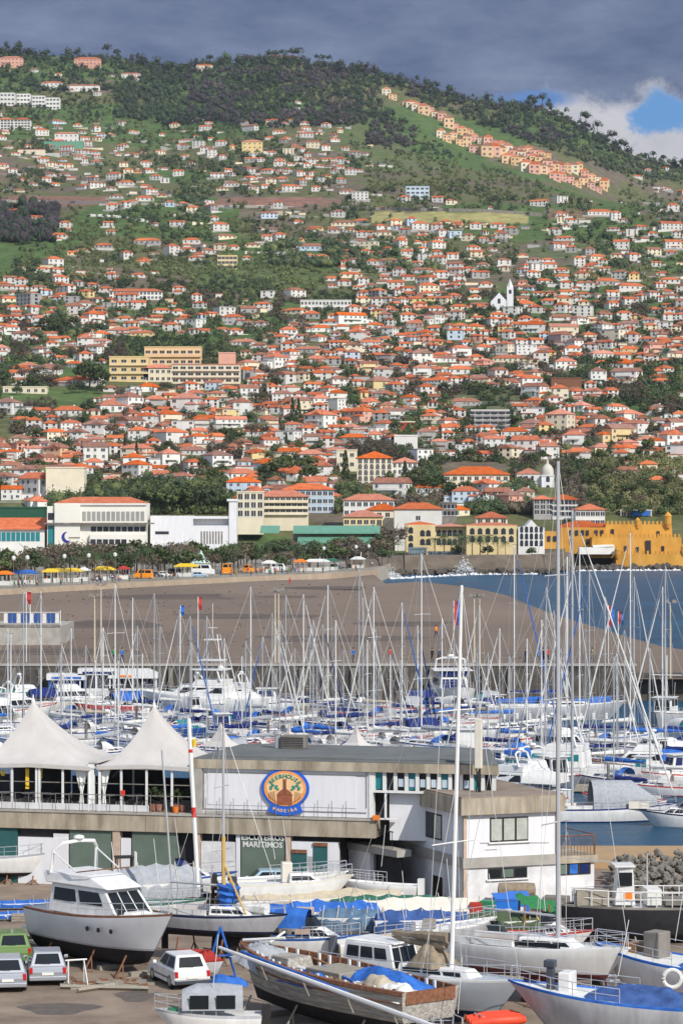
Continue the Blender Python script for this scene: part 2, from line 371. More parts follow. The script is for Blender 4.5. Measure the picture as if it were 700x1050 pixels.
# dark wet streaks and tracks on the gravel
random.seed(3); b_ = MB()
for i in range(420):
    Y = random.uniform(356, 760); x = random.uniform(30, 560 if Y < 420 else 380)
    rock(b_, ((x-CX)/F*Y, Y, 2.72), random.uniform(.08, .3), 5000+i)
tag(b_.build('beach_stones', 'basalt'), 'loose dark stones scattered over the gravel beach', kind='stuff')
b_ = MB()
for (x, y, w, d) in ((338,603,10,9),(300,612,7,5),(110,640,9,12),(240,632,13,8),(420,640,8,7),(60,668,9,6),(340,655,12,7),(180,612,14,12)):
    p = on(x, y, 2.7); b_.add([(p.x+w*math.cos(a)*(1+.3*math.sin(a*3+x)), p.y+d*2*math.sin(a)*(1+.25*math.cos(a*2)), 2.706) for a in np.linspace(0, 2*PI, 25)[:-1]], [tuple(range(24))])
tag(b_.build('wet_gravel_patches', mat('wet_gravel', (.115,.088,.068), .85, .2, .05, .3, detail=10)), 'darker damp patches on the gravel beach', kind='stuff')
# quay wall between marina and beach
q0 = on(-60, 722, 0); q1 = on(652, 722, 0)
qw = thing('quay_wall', 'dark stone quay wall running behind the moored boats', 'quay wall', (0,0,0))
b_ = MB(); b_.box(q0.x-30, q1.x, 348, 353, -1, 4.5); b_.build('wall', 'basalt', qw)
b_ = MB(); b_.box(q0.x-30, q1.x+.1, 347.85, 349, 4.503, 4.75); b_.build('coping', 'concrete2', qw)
b_ = MB(); b_.box(q1.x-2, q1.x+60, 354, 357, -1, 3.2); b_.build('low_wall', 'basalt', qw)
for i in range(24):
    x_ = q0.x-4+i*3.1; b_ = MB(); b_.box(x_, x_+.5, 347.6, 348, -.5, 4.3); b_.build('fender_post', 'stonegrey', qw)
ra = thing('quay_railing', 'thin grey railing along the top of the stone quay', 'railing', (0,0,0))
for z_ in (5.25, 5.75):
    b_ = MB(); b_.tube([(q0.x-20, 352, z_), (q1.x, 352, z_)], .035, 4); b_.build('rail', 'stonegrey', ra)
for i in range(64):
    x_ = q0.x-6+i*1.45
    if x_ < q1.x: b_ = MB(); b_.tube([(x_, 352, 4.5), (x_, 352, 5.78)], .045, 4); b_.build('post', 'stonegrey', ra)

# promenade, far sea wall, boulders
b_ = MB(); xs_ = list(range(-500, 389, 12))
for a_, c_ in zip(xs_[:-1], xs_[1:]):
    ya, yc = float(coastY(a_))-1, float(coastY(c_))-1; A_, C_ = (a_-CX)/F*ya, (c_-CX)/F*yc
    b_.add([(A_,ya-2.5,1),(C_,yc-2.5,1),(C_,yc+5,1),(A_,ya+5,1),(A_,ya,4.0),(C_,yc,4.0),(C_,yc+5,4.0),(A_,ya+5,4.0)], [(0,1,5,4),(4,5,6,7),(3,7,6,2)])
tag(b_.build('promenade_wall', mat('promenade_kerb', (.33,.26,.19), .9, .15, .3)), 'low tan wall where the promenade meets the beach', 'wall')
sw = thing('sea_wall', 'long dark sea wall with rubble below the yellow hotel', 'sea wall')
p0 = at(378, 590, 895); p1 = at(415, 590, 975); p2 = at(560, 590, 985); p3 = at(590, 590, 1035); p4 = at(760, 590, 1040)
b_ = MB()
for a_, c_ in ((p0,p1),(p1,p2),(p2,p3)):
    d_ = (c_-a_); d_.z = 0; n_ = Vector((-d_.y, d_.x, 0)).normalized()*6
    vs = [(a_.x,a_.y,-2),(c_.x,c_.y,-2),(c_.x+n_.x,c_.y+n_.y,-2),(a_.x+n_.x,a_.y+n_.y,-2)]
    vs += [(v[0]+n_.x*.12,v[1]+n_.y*.12,6.3) for v in vs]
    b_.add(vs, [(0,3,2,1),(4,5,6,7),(0,1,5,4),(1,2,6,5),(2,3,7,6),(3,0,4,7)])
M['seawall'] = mat('sea_wall_stone', (.17,.14,.11), .95, .35, .15, .5, detail=8, stretch=(1,1,2))
b_.build('wall', 'seawall', sw)
b_ = MB()
for i in range(330):
    x = random.uniform(398, 700); Y = np.interp(x, [398,415,560,590,700],[935,972,982,1030,1040])-random.uniform(0, 9)
    rock(b_, ((x-CX)/F*Y, Y, random.uniform(-.4, 1.3)), random.uniform(.7, 2.0), i)
tag(b_.build('shore_boulder_rubble', 'basalt'), 'dark boulders tumbled along the foot of the sea wall', kind='stuff')
# surf: breaking spray lumps and foam line
def foam_blob(x, Y, w, h, n, seed):
    b = MB(); random.seed(seed)
    for i in range(n):
        t = random.gauss(0, .4); z = abs(random.gauss(0, .42))*h*max(.15, 1-abs(t))
        rock(b, ((x-CX)/F*Y+t*w, Y+random.uniform(-2, 2), z), random.uniform(.06, .24), seed*1000+i)
    return b
b_ = foam_blob(402, 925, 3.8, 2.8, 520, 3); b_2 = foam_blob(476, 968, 5, 6.5, 800, 4); n0 = len(b_.v); b_.v += b_2.v; b_.f += [tuple(i+n0 for i in f) for f in b_2.f]; b_.m += b_2.m
for x0, x1, Y0, Y1 in ((400,425,915,925),(425,480,930,962),(480,560,968,975),(575,700,1020,1028)):
    for i in range(int((x1-x0)*1.6)):
        t = random.random(); x = x0+(x1-x0)*t; Y = Y0+(Y1-Y0)*t+random.uniform(-3, 1.5)
        rock(b_, ((x-CX)/F*Y, Y, .02), random.uniform(.2, .9)*random.random()+.15, 900+i)
tag(b_.build('surf_foam', 'foam'), 'white surf and spray breaking against the sea wall', kind='stuff')

# boatyard ground and the right hand causeway
M['yard'] = mat('dusty_yard_asphalt', (.19,.14,.105), .95, .22, .35, .2, col2=(.32,.25,.19), detail=8)
G = 2.5
b_ = MB(); b_.flat([(-70,60),(70,60),(70,172),(20,172),(20,183),(-70,183)], -1, G); tag(b_.build('boatyard_ground', 'yard'), 'dusty asphalt ground of the boatyard', kind='structure')
M['sand'] = mat('sandy_causeway', (.4,.27,.15), .95, .1, .5)
b_ = MB(); b_.box(13.5, 80, 171.5, 180, 0, G+.35); tag(b_.build('causeway', 'sand'), 'sandy causeway beyond the boatyard', 'causeway', kind='structure')
b_ = MB()
for i in range(800):
    x = random.uniform(628, 760); Y = random.uniform(159, 169); 
    rock(b_, ((x-CX)/F*Y, Y, G+random.uniform(-.2, .45)+(Y-159)*.09), random.uniform(.1, .32), 2000+i)
tag(b_.build('rubble', 'rock'), 'grey broken rock heap beside the causeway', kind='stuff')
# oil stains / wet patch stays flat on the yard
b_ = MB()
for (x, y, w, d) in ((60,1035,1.6,.5),(140,1022,.9,.5),(640,1000,2,1)):
    p = on(x, y, G); b_.add([(p.x+w*math.cos(a)*(1+.3*math.sin(a*3)), p.y+d*math.sin(a)*3, G+.004) for a in np.linspace(0, 2*PI, 17)[:-1]], [tuple(range(16))])
tag(b_.build('oil_stains', mat('oil_stain', (.12,.1,.085), .8, .2, 2)), 'dark oil stains on the yard', kind='stuff')

# ------------------------------------------------------------------ world, sun, camera
w = bpy.data.worlds.new('World'); scene.world = w; w.use_nodes = True
nt = w.node_tree; N = nt.nodes; L = nt.links; bg = N['Background']; bg.inputs['Strength'].default_value = .12
SUN_AZ, SUN_EL = math.radians(143), math.radians(38)      # azimuth from +Y towards +X
sky = N.new('ShaderNodeTexSky'); sky.sky_type = 'NISHITA'; sky.sun_disc = False; sky.sun_elevation = SUN_EL; sky.sun_rotation = SUN_AZ
sky.air_density = 1.0; sky.dust_density = .6
tc = N.new('ShaderNodeTexCoord')
def math_(op, a, b=None, clamp=False):
    n = N.new('ShaderNodeMath'); n.operation = op; n.use_clamp = clamp
    for i, v in enumerate((a, b)):
        if v is None: continue
        if isinstance(v, (int, float)): n.inputs[i].default_value = v
        else: L.new(v, n.inputs[i])
    return n.outputs[0]
def noise_(scale, detail, stretch=(1,1,1), rough=.55):
    mp = N.new('ShaderNodeMapping'); mp.inputs['Scale'].default_value = stretch; L.new(tc.outputs['Generated'], mp.inputs['Vector'])
    n = N.new('ShaderNodeTexNoise'); n.inputs['Scale'].default_value = scale; n.inputs['Detail'].default_value = detail; n.inputs['Roughness'].default_value = rough; L.new(mp.outputs[0], n.inputs['Vector']); return n
def blob(x, y, rx, ry, nz, soft):
    d = Vector(((x-CX)/F, 1, (HY-y)/F)).normalized()
    s = N.new('ShaderNodeVectorMath'); s.operation = 'SUBTRACT'; L.new(tc.outputs['Generated'], s.inputs[0]); s.inputs[1].default_value = d
    m = N.new('ShaderNodeVectorMath'); m.operation = 'MULTIPLY'; L.new(s.outputs[0], m.inputs[0]); m.inputs[1].default_value = (F/rx, 30, F/ry)
    l = N.new('ShaderNodeVectorMath'); l.operation = 'LENGTH'; L.new(m.outputs[0], l.inputs[0])
    dd = math_('ADD', l.outputs['Value'], math_('MULTIPLY', math_('SUBTRACT', nz.outputs['Fac'], .5), 3.2))
    r = N.new('ShaderNodeMapRange'); r.interpolation_type = 'SMOOTHSTEP'; r.inputs['From Min'].default_value = 1-soft; r.inputs['From Max'].default_value = 1+soft
    r.inputs['To Min'].default_value = 1; r.inputs['To Max'].default_value = 0; L.new(dd, r.inputs['Value']); return r.outputs[0]
def mixc(f, a, b):
    n = N.new('ShaderNodeMix'); n.data_type = 'RGBA'; L.new(f, n.inputs[0])
    for i, v in ((6, a), (7, b)):
        if isinstance(v, tuple): n.inputs[i].default_value = (*v, 1)
        else: L.new(v, n.inputs[i])
    return n.outputs[2]
nz = noise_(60, 10, rough=.66); nb = noise_(26, 7, (1, 1, 2.9), .6)
rc = N.new('ShaderNodeValToRGB'); L.new(nb.outputs['Fac'], rc.inputs['Fac'])
rc.color_ramp.elements[0].position = .32; rc.color_ramp.elements[1].position = .74
EX = 1.0
k_ = 1.1/.12
g1 = tuple(v*k_*.8 for v in S(98,115,152)); g2 = tuple(v*k_*.8 for v in S(142,157,188))
rc.color_ramp.elements[0].color = (*g1, 1); rc.color_ramp.elements[1].color = (*g2, 1)
white = mixc(noise_(60, 6).outputs['Fac'], tuple(v*k_*.8 for v in S(188,190,204)), tuple(v*k_*.8 for v in S(246,244,246)))
SKYCOL = rc.outputs[0]
c1 = mixc(blob(612, 130, 95, 36, nz, .45), SKYCOL, white)
c1 = mixc(blob(545, 100, 42, 9, nz, .5), c1, tuple(v*k_*.8 for v in S(105,150,215)))
c1 = mixc(blob(674, 119, 33, 20, nz, .3), c1, tuple(v*k_*.8 for v in S(112,170,232)))
c1 = mixc(blob(706, 158, 62, 22, nz, .3), c1, white)
# away from that bank of cloud the sky is broken cloud and blue
big = noise_(2.2, 5)
cm = N.new('ShaderNodeMapRange'); cm.inputs['From Min'].default_value = .45; cm.inputs['From Max'].default_value = .62; L.new(big.outputs['Fac'], cm.inputs['Value'])
broken = mixc(cm.outputs[0], sky.outputs[0], tuple(v*k_*.95 for v in (.72,.8,1.0)))  # unseen cloud above and behind the camera, brightened to fill shaded walls
sep = N.new('ShaderNodeSeparateXYZ'); L.new(tc.outputs['Generated'], sep.inputs[0])
up = N.new('ShaderNodeMapRange'); up.interpolation_type = 'SMOOTHSTEP'; up.inputs['From Min'].default_value = .22; up.inputs['From Max'].default_value = .45; L.new(sep.outputs['Z'], up.inputs['Value'])
back = N.new('ShaderNodeMapRange'); back.interpolation_type = 'SMOOTHSTEP'; back.inputs['From Min'].default_value = .3; back.inputs['From Max'].default_value = -.2; L.new(sep.outputs['Y'], back.inputs['Value'])
c1 = mixc(math_('MAXIMUM', up.outputs[0], back.outputs[0]), c1, broken)
L.new(c1, bg.inputs['Color'])
sd = bpy.data.lights.new('sun', 'SUN'); sd.energy = 4.6; sd.angle = math.radians(.5); sd.color = (1,.945,.85)
so = bpy.data.objects.new('sun', sd); COL.objects.link(so)
sv = Vector((math.sin(SUN_AZ)*math.cos(SUN_EL), math.cos(SUN_AZ)*math.cos(SUN_EL), math.sin(SUN_EL)))
so.rotation_euler = sv.to_track_quat('Z', 'Y').to_euler()
HAZE = 2.6e-5
if HAZE:
    b_ = MB(); b_.box(-2750, 2750, -60, 6150, -5, 720)
    hm = bpy.data.materials.new('haze_air'); hm.use_nodes = True; nt = hm.node_tree; N = nt.nodes; L = nt.links
    N.remove(N['Principled BSDF']); pv = N.new('ShaderNodeVolumePrincipled'); pv.inputs['Color'].default_value = (.72,.82,1,1); pv.inputs['Density'].default_value = HAZE; pv.inputs['Anisotropy'].default_value = .1
    L.new(pv.outputs[0], N['Material Output'].inputs['Volume']); M['haze'] = hm
    tag(b_.build('haze', 'haze'), 'thin blue haze between the camera and the hill', kind='stuff')
    scene.cycles.volume_bounces = 0
cd = bpy.data.cameras.new('camera'); cam = bpy.data.objects.new('camera', cd); COL.objects.link(cam); scene.camera = cam
cam.location = (0,0,H); cam.rotation_euler = (PI/2,0,0)
cd.sensor_fit = 'HORIZONTAL'; cd.sensor_width = 36; cd.lens = F/700*36; cd.shift_y = -10/700; cd.clip_start = 1; cd.clip_end = 12000
scene.view_settings.view_transform = 'Standard'; scene.view_settings.look = 'None'; scene.view_settings.gamma = 1; scene.view_settings.use_curve_mapping = False
scene.view_settings.exposure = -.1
scene.render.engine = 'CYCLES'; scene.cycles.max_bounces = 5; scene.cycles.diffuse_bounces = 2; scene.cycles.glossy_bounces = 3; scene.cycles.use_denoising = True
# ------------------------------------------------------------------ the town
def hip_roof(mb, w, d, z, h, ov=.5, mi=0, gable=False, th=.18):
    x, y = w/2+ov, d/2+ov
    rx = 0 if w < d else (x-y*(.0 if gable else .95)) ; ry = 0 if w >= d else (y-x*(.0 if gable else .95))
    if gable: rx, ry = (x, 0) if w >= d else (0, y)
    vs = [(-x,-y,z),(x,-y,z),(x,y,z),(-x,y,z),(-x,-y,z+th),(x,-y,z+th),(x,y,z+th),(-x,y,z+th)]
    if w >= d: vs += [(-rx,0,z+th+h),(rx,0,z+th+h)]; top = [(4,5,9,8),(5,6,9),(6,7,8,9),(7,4,8)]
    else: vs += [(0,-ry,z+th+h),(0,ry,z+th+h)]; top = [(4,5,8),(5,6,9,8),(6,7,9),(7,4,8,9)]
    return mb.add(vs, [(0,3,2,1),(0,1,5,4),(1,2,6,5),(2,3,7,6),(3,0,4,7)]+top, mi)
WIN = {}
def win_mesh(w, h, kind='window'):
    k = (round(w,2), round(h,2), kind)
    if k not in WIN:
        b = MB(); b.box(-w/2, w/2, -.06, .05, -h/2, h/2, 0)
        b.box(-w/2-.12, w/2+.12, -.09, .05, -h/2-.16, -h/2-.002, 1)
        b.box(-.05, .05, -.08, -.06, -h/2, h/2, 1)
        WIN[k] = b.mesh(kind, ['window' if kind != 'door' else 'shuttergreen', 'white'])
    return WIN[k]
def add_part(me, name, parent, loc, rz=0):
    o = bpy.data.objects.new(name, me); COL.objects.link(o); o.parent = parent; o.location = loc; o.rotation_euler = (0,0,rz); return o
protos = []
def make_house(w, d, fl, roof, seed, wing=False):
    r = random.Random(seed); h = fl*2.65
    t = thing('house', 'house', 'house', (0,-500,-200))
    b = MB(); b.box(-w/2, w/2, -d/2, d/2, -4.5, h)
    if wing: b.box(w/2-w*.38, w/2, -d/2-2.6, -d/2-.003, -4.5, h-(2.65 if fl > 1 else .6))
    ext = r.random() < .6; es = r.choice([-1, 1]); ew = r.uniform(3.5, 6.5); eh = 2.7 if fl > 1 else 2.2; ed = d*r.uniform(.5,.8)
    if ext:
        xa, xb = (w/2+.003, w/2+ew) if es > 0 else (-w/2-ew, -w/2-.003)
        b.box(xa, xb, -ed/2, ed/2, -4.5, eh)
    b.build('wall', 'wallwhite', t)
    if ext:
        b = MB()
        if r.random() < .55: b.T = Matrix.Translation(((xa+xb)/2, 0, 0)); hip_roof(b, ew-.4, ed, eh+.01, ed*.2, .35)
        else: b.box(xa, xb+(.0), -ed/2-.1, ed/2+.1, eh+.01, eh+.75)
        b.build('lower_roof', 'tile' if len(b.f) > 7 or r.random() < 0 else 'flatroof', t)
        add_part(win_mesh(1.1, 1.2), 'window', t, ((xa+xb)/2, -ed/2, 1.3))
    if r.random() < .55:
        gw = w*r.uniform(.6, 1.1); b = MB(); b.box(-gw*.6, gw*.6, -d/2-5.2, -d/2-4.9, -6, r.uniform(-1.6, -.4)); b.build('garden_wall', r.choice(['wallwhite','wallgrey','wallgrey','stonegrey']), t)
    b = MB()
    if roof == 'hip': hip_roof(b, w, d, h, min(w, d)*.27, .4)
    elif roof == 'gable': hip_roof(b, w, d, h, min(w, d)*.27, .35, gable=True)
    elif roof == 'front_gable':
        hip_roof(b, w, d, h, min(w, d)*.28, .5)
        b.T = Matrix.Translation((w*.18, -d*.22, 0)); hip_roof(b, w*.42, d*.62, h+.02, w*.13, .4, gable=True); b.T = Matrix.Identity(4)
    else: b.box(-w/2-.15, w/2+.15, -d/2-.15, d/2+.15, h, h+.55)
    if wing and roof != 'flat':
        b.T = Matrix.Translation((w/2-w*.19, -d/2-1.3, 0)); hip_roof(b, w*.38, 2.7, h-(2.65 if fl > 1 else .6)+.01, .8, .35); b.T = Matrix.Identity(4)
    ro = b.build('roof', 'tile' if roof != 'flat' else 'flatroof', t)
    if roof != 'flat':
        b = MB(); cx = r.uniform(-w*.3, w*.3); b.box(cx-.4, cx+.4, .3, 1.0, h+.3, h+min(w, d)*.24+1.0); b.build('chimney', 'wallwhite', ro)
    n = max(2, int(w/3.1))
    for f in range(fl):
        for i in range(n):
            x = -w/2+(i+.5+r.uniform(-.14,.14))*w/n; yy = -d/2
            if r.random() < .14: continue
            if wing and x > w/2-w*.38:
                if f == fl-1 and fl > 1: pass
                else: yy -= 2.6
            if f == 0 and i == n//2 and not (wing and yy < -d/2): add_part(win_mesh(1.1, 2.2, 'door'), 'door', t, (x, yy, 1.1))
            else: add_part(win_mesh(1.05 if r.random() < .8 else 1.7, 1.3), 'window', t, (x, yy, f*2.65+1.5))
        for i in range(2): add_part(win_mesh(1.0, 1.2), 'window', t, (w/2, -d/2+(i+.5)*d/2, f*2.65+1.5), PI/2)
    if r.random() < .4 and fl > 1 and not wing:
        b = MB(); b.box(-w*.3, w*.3, -d/2-1.3, -d/2-.002, 2.5, 2.68); b.box(-w*.3, w*.3, -d/2-1.3, -d/2-1.2, 2.681, 3.4); b.build('balcony', 'wallwhite', t)
    return t
spec = [(12,8,2,'hip',0),(14,9,2,'hip',1),(11,9,1,'hip',0),(16,9,1,'hip',0),(11,9,2,'front_gable',0),(13,8,1,'hip',1),(9,9,2,'hip',0),(18,8,2,'gable',0),(12,8,2,'gable',0),(10,9,3,'hip',0),(12,9,2,'flat',0),(15,10,3,'flat',0),(8,10,2,'gable',0),(20,9,1,'hip',0),(9,7,1,'gable',0)]
used_proto = {}
def hexcl(rects, x, y): return any(a <= x <= c and b <= y <= d for a, b, c, d in rects)
EXR = [(40,500,245,600),(0,520,50,600),(262,520,345,600),(108,345,248,400),(350,458,428,505),(345,530,700,600),(345,512,456,531),(545,474,640,531),(500,280,530,322),(478,414,530,444),(405,426,430,462),(560,382,598,404),(400,474,525,506),
       (220,258,246,280),(0,85,64,112),(0,114,34,134),(560,230,600,232),(385,88,640,206),(525,470,600,512),(598,470,720,560),(0,398,112,422),(140,505,235,530),(305,300,362,322),(368,216,545,229),(110,290,168,308),
       (246,136,272,160),(414,186,442,206),(455,398,545,414),(630,395,700,420),(200,268,330,302),(0,198,112,214),(222,198,350,212)]
DENS = {60:'00000000000000',85:'22100000000000',110:'10000010000000',135:'35322550000000',160:'45434554200000',185:'44434653222113',210:'31233312231232',
 235:'12112235654444',260:'01233235642343',285:'34201246776653',310:'66631347777665',335:'75566367777786',360:'56667777776888',385:'33458886776544',
 410:'23688887786665',435:'46688888888996',460:'88788878887997',485:'88888867888862',510:'88788864566300',530:'70056654444200'}
rows = sorted(DENS)
cand = []
NH = 0
grid = {}
def clash(x, y, w):
    gx, gy = int(x//20), int(y//20)
    for i in range(gx-3, gx+4):
        for j in range(gy-2, gy+3):
            for (a, b_, w2) in grid.get((i, j), ()):
                ww = (w+w2)/2
                if ((a-x)/(ww*.92))**2+((b_-y)/(ww*.40))**2 < 1: return True
    return False
def put(x, y, w): grid.setdefault((int(x//20), int(y//20)), []).append((x, y, w))
R = random.Random(11)
tries = 0
for r_i, ry in enumerate(rows):
    for c_i in range(-1, 15):
        dg = int(DENS[ry][min(max(c_i, 0), 13)])
        if c_i in (-1, 14): dg = dg*.8
        for k in range(int(dg*((9 if ry > 300 else 6.5) if dg >= 6 else 4.5 if dg >= 5 else 2.2))):
            x = c_i*50+R.random()*50; y = ry-12.5+R.random()*25
            if hexcl(EXR, x, y): continue
            p = hit(x, y)
            if p is None: continue
            pi = R.choices(range(len(spec)), [4,4,5,4,4,6,3,2,4,1,1.6,.7,2,3,4])[0]
            sc = R.triangular(.5, 1.12, .74) if y < 470 else R.uniform(.7, 1.05); w = spec[pi][0]*sc*F/p.y
            if clash(x, y, w): continue
            put(x, y, w); cand.append((p, x, y, w, pi, sc))
cand.sort(key=lambda c: -c[3]*(1 if c[2] > 330 else .5))
near = cand[:285]; far = cand[285:]
near = [c for c in near if -2 < c[1] < 702]
print('houses', len(cand), 'near', len(near))
WALLS = [('wallwhite','white',70),('wallcream','cream',13),('wallyellow','yellow',4),('wallpink','pink',2),('wallgrey','grey',7),('wallblue','pale blue',2),('wallpeach','peach',1)]
LAND = [('the yellow stepped apartment block',178,375),('the cream arched hotel',390,480),('the domed church tower',562,490),('the ochre fort',630,550),('the white waterfront office block',100,535),
        ('the hillside church',515,300),('the grey office block',503,430),('the bright red shed',416,436),('the long brown retaining wall',580,394),('the green roofed market hall',325,545),('the green terraces',55,408),('the long white hillside apartments',335,312),('the cream waterfront hotel',470,550),('the white windowless building wing',200,540),('the cliff slope above the fort',650,490)]
items = []
RNAME = {'hip':'hipped','gable':'gabled','front_gable':'cross gabled','flat':'flat'}
for (p, x, y, w, pi, sc) in near:
    W, D, fl, rf, wing = spec[pi]
    key = (pi, R.randrange(3))
    if key not in used_proto:
        used_proto[key] = make_house(W*R.uniform(.88,1.12), D, fl, rf, pi*7+key[1]*3+1, bool(wing)); o = used_proto[key]; KIDS_first = True
        o_src = o; cp = o
    else: cp = copy_tree(used_proto[key])
    cp.location = (p.x, p.y, p.z-.3); cp.rotation_euler = (0,0, R.gauss(-.05, .5)); cp.scale = (sc, sc, sc*R.uniform(.8, 1.08))
    wm, wn, _ = R.choices(WALLS, [a[2] for a in WALLS])[0]
    old = R.random() < .2
    for ch in cp.children:
        if ch.name.startswith('wall') or ch.name.startswith('balcony'): setmat(ch, 0, wm)
        if ch.name.startswith('roof') and old and rf != 'flat': setmat(ch, 0, 'tileold')
    cp['group'] = 'houses of the hillside town'
    fs = {1:'low', 2:'two-storey', 3:'three-storey'}[fl]
    items.append((cp, x, y, f"{fs} {wn} house, {RNAME[rf]} {'grey' if rf == 'flat' else 'brown' if old else 'orange'} roof"))
locate(items, LAND, 'house', DIR8)
for it in items:
    # keep within the word limit
    l = it[0]['label']
    if len(l.replace(',', ' ').split()) > 16: it[0]['label'] = l.replace('two-storey ', '').replace('three-storey ', 'tall ').replace('low ', 'low ')
    l = it[0]['label']
    if len(l.replace(',', ' ').split()) > 16: it[0]['label'] = l.replace('hipped ', '').replace('gabled ', '')

# the remaining houses, too many and too small to be told apart, as one body
b = MB()
mats_far = ['wallwhite','wallcream','wallyellow','wallpink','wallgrey','wallblue','tile','tileold','flatroof','window']
M['tilefar'] = mat('terracotta_far', (.5,.1,.03), .85, .35, .05, col2=(.66,.19,.07), detail=8); mats_far[6] = 'tilefar'
wf = mat('far_white_walls', (.62,.6,.57), .85, .15, .05); mats_far[0] = wf
for (p, x, y, w, pi, sc) in far:
    W, D, fl, rf, wing = spec[pi]; W *= sc; D *= sc; h = fl*2.55*sc
    b.T = Matrix.Translation((p.x, p.y, p.z-.3)) @ Matrix.Rotation(R.gauss(0, .35), 4, 'Z')
    wi = R.choices(range(6), [68,12,3,3,12,2])[0]
    b.box(-W/2, W/2, -D/2, D/2, -6, h, wi)
    ri = 8 if rf == 'flat' else (7 if R.random() < .3 else 6)
    if rf == 'flat': b.box(-W/2-.15, W/2+.15, -D/2-.15, D/2+.15, h, h+.5, ri if R.random() < .6 else wi)
    else: hip_roof(b, W, D, h, min(W, D)*.25, .3, ri, gable=(rf == 'gable'))
    n = max(2, int(W/3.4))
    for f in range(fl):
        for i in range(n):
            xx = -W/2+(i+.5)*W/n; zz = f*2.55*sc+1.4
            b.quad((xx-.55,-D/2-.04,zz-.65),(xx+.55,-D/2-.04,zz-.65),(xx+.55,-D/2-.04,zz+.65),(xx-.55,-D/2-.04,zz+.65), 9)
        b.quad((W/2+.04,-1,f*2.55*sc+.9),(W/2+.04,1,f*2.55*sc+.9),(W/2+.04,1,f*2.55*sc+2.3),(W/2+.04,-1,f*2.55*sc+2.3), 9)
    if R.random() < .45:   # white terrace wall below the house
        b.box(-W*.75, W*.75, -D/2-4, -D/2-3.7, -7, -.8+R.random(), R.choice([0,4,4]))
# sheds, garages and garden walls among them
for k in range(3200):
    x, y = R.uniform(-20, 720), R.uniform(118, 498); dg = int(DENS[min(rows, key=lambda q: abs(q-y))][min(max(int(x//50), 0), 13)])
    if R.random() > dg/9.+.05 or hexcl(EXR[3:18]+EXR[20:], x, y): continue
    p = hit(x, y)
    if p is None: continue
    b.T = Matrix.Translation((p.x, p.y, p.z-.4)) @ Matrix.Rotation(R.gauss(0, .4), 4, 'Z'); q = R.random()
    if q < .5: w_ = R.uniform(2, 5); h_ = R.uniform(1.6, 3); b.box(-w_, w_, 0, R.uniform(2, 4), -4, h_, R.choice([0,0,1,4])); hip_roof(b, 0.1, .1, -3, .1, .05, 6) if R.random() < 0 else (b.box(-w_-.2, w_+.2, -.3, 4.1, h_+.01, h_+.3, R.choice([6,6,8,7])))
    elif q < .8: w_ = R.uniform(4, 11) if y > 300 else R.uniform(6, 26); b.box(-w_, w_, 0, .35, -5, R.uniform(-.2, 1.0), R.choice([0,0,1,4,4,8]))
    else: w_ = R.uniform(2.5, 5); b.T = b.T @ Matrix.Translation((0, 3, 0)); b.box(-w_, w_, -2.4, 2.4, -4, 2.2, R.choice([0,0,0,1])); hip_roof(b, w_*2, 4.8, 2.21, 1.5, .4, R.choice([6,6,7]))
b.T = Matrix.Identity(4)
tag(b.build('far_hillside_houses', mats_far), 'dense scatter of small far houses with orange roofs high on the hill', 'far houses', kind='stuff')

# ------------------------------------------------------------------ larger buildings one can tell apart
def block(name, label, cat, x0, x1, yt, yb, Y=None, wall='wallwhite', roof='flat', fl=3, cols=6, depth=12, rz=0, ww=1.5, wh=1.5, rmat=None, group=None, arch=False, balc=False, wmat='window', below=6, skip=()):
    xm = (x0+x1)/2
    if Y is None:
        p = hit(xm, yb); Y = p.y if p is not None else 2000
    p = at(xm, yb, Y); w = (x1-x0)/F*Y; h = (yb-yt)/F*Y
    if roof in ('hip','gable'): h -= min(w, depth)*.2*.8
    t = thing(name, label, cat, p, rz, group)
    b = MB(); b.box(-w/2, w/2, 0, depth, -below, h); b.build('wall', wall, t)
    b = MB()
    if roof == 'flat': b.box(-w/2-.2, w/2+.2, -.2, depth+.2, h, h+.5)
    else: b.T = Matrix.Translation((0, depth/2, 0)); hip_roof(b, w, depth, h, min(w, depth)*.2, .6, gable=(roof == 'gable'))
    b.build('roof', rmat or ('tile' if roof != 'flat' else wall), t)
    fh = h/fl
    key = (name, round(ww,2), round(wh,2), arch, wmat)
    if key not in WIN:
        b = MB()
        if arch: b.prism([(-ww/2,-wh/2),(ww/2,-wh/2),(ww/2,wh*.25)]+[(ww/2*math.cos(a), wh*.25+ww/2*math.sin(a)) for a in (PI/4, PI/2, 3*PI/4)]+[(-ww/2,wh*.25)], -.05, .05)
        else: b.box(-ww/2, ww/2, -.05, .05, -wh/2, wh/2)
        b.box(-ww/2-.1, ww/2+.1, -.12, .05, -wh/2-.18, -wh/2-.002, 1); b.box(-.06, .06, -.08, -.051, -wh/2, wh/2, 1)
        WIN[key] = b.mesh('window', [wmat, 'wallwhite'])
    for f in range(fl):
        for c in range(cols):
            if (f, c) in skip: continue
            add_part(WIN[key], 'window', t, (-w/2+(c+.5)*w/cols, 0, (f+.52)*fh))
        if balc:
            b = MB(); b.box(-w/2, w/2, -1.1, -.002, f*fh+.02, f*fh+.2); b.box(-w/2, w/2, -1.1, -1.0, f*fh+.201, f*fh+1.0); b.build('balcony', wall, t)
    return t
BG = 'large buildings of the hillside town'
block('apartment_building','yellow lower wing of the stepped apartment block, with wide balconies','apartment building',112,152,366,392,wall='wallyellow',fl=3,cols=4,depth=14,ww=2.5,wh=1.5,balc=True)
block('apartment_building','peach upper tier of the stepped apartment block with brown flat roof','apartment building',148,206,356,376,1560,wall='wallpeach',fl=2,cols=8,depth=14,ww=2.4,wh=1.5,balc=True)
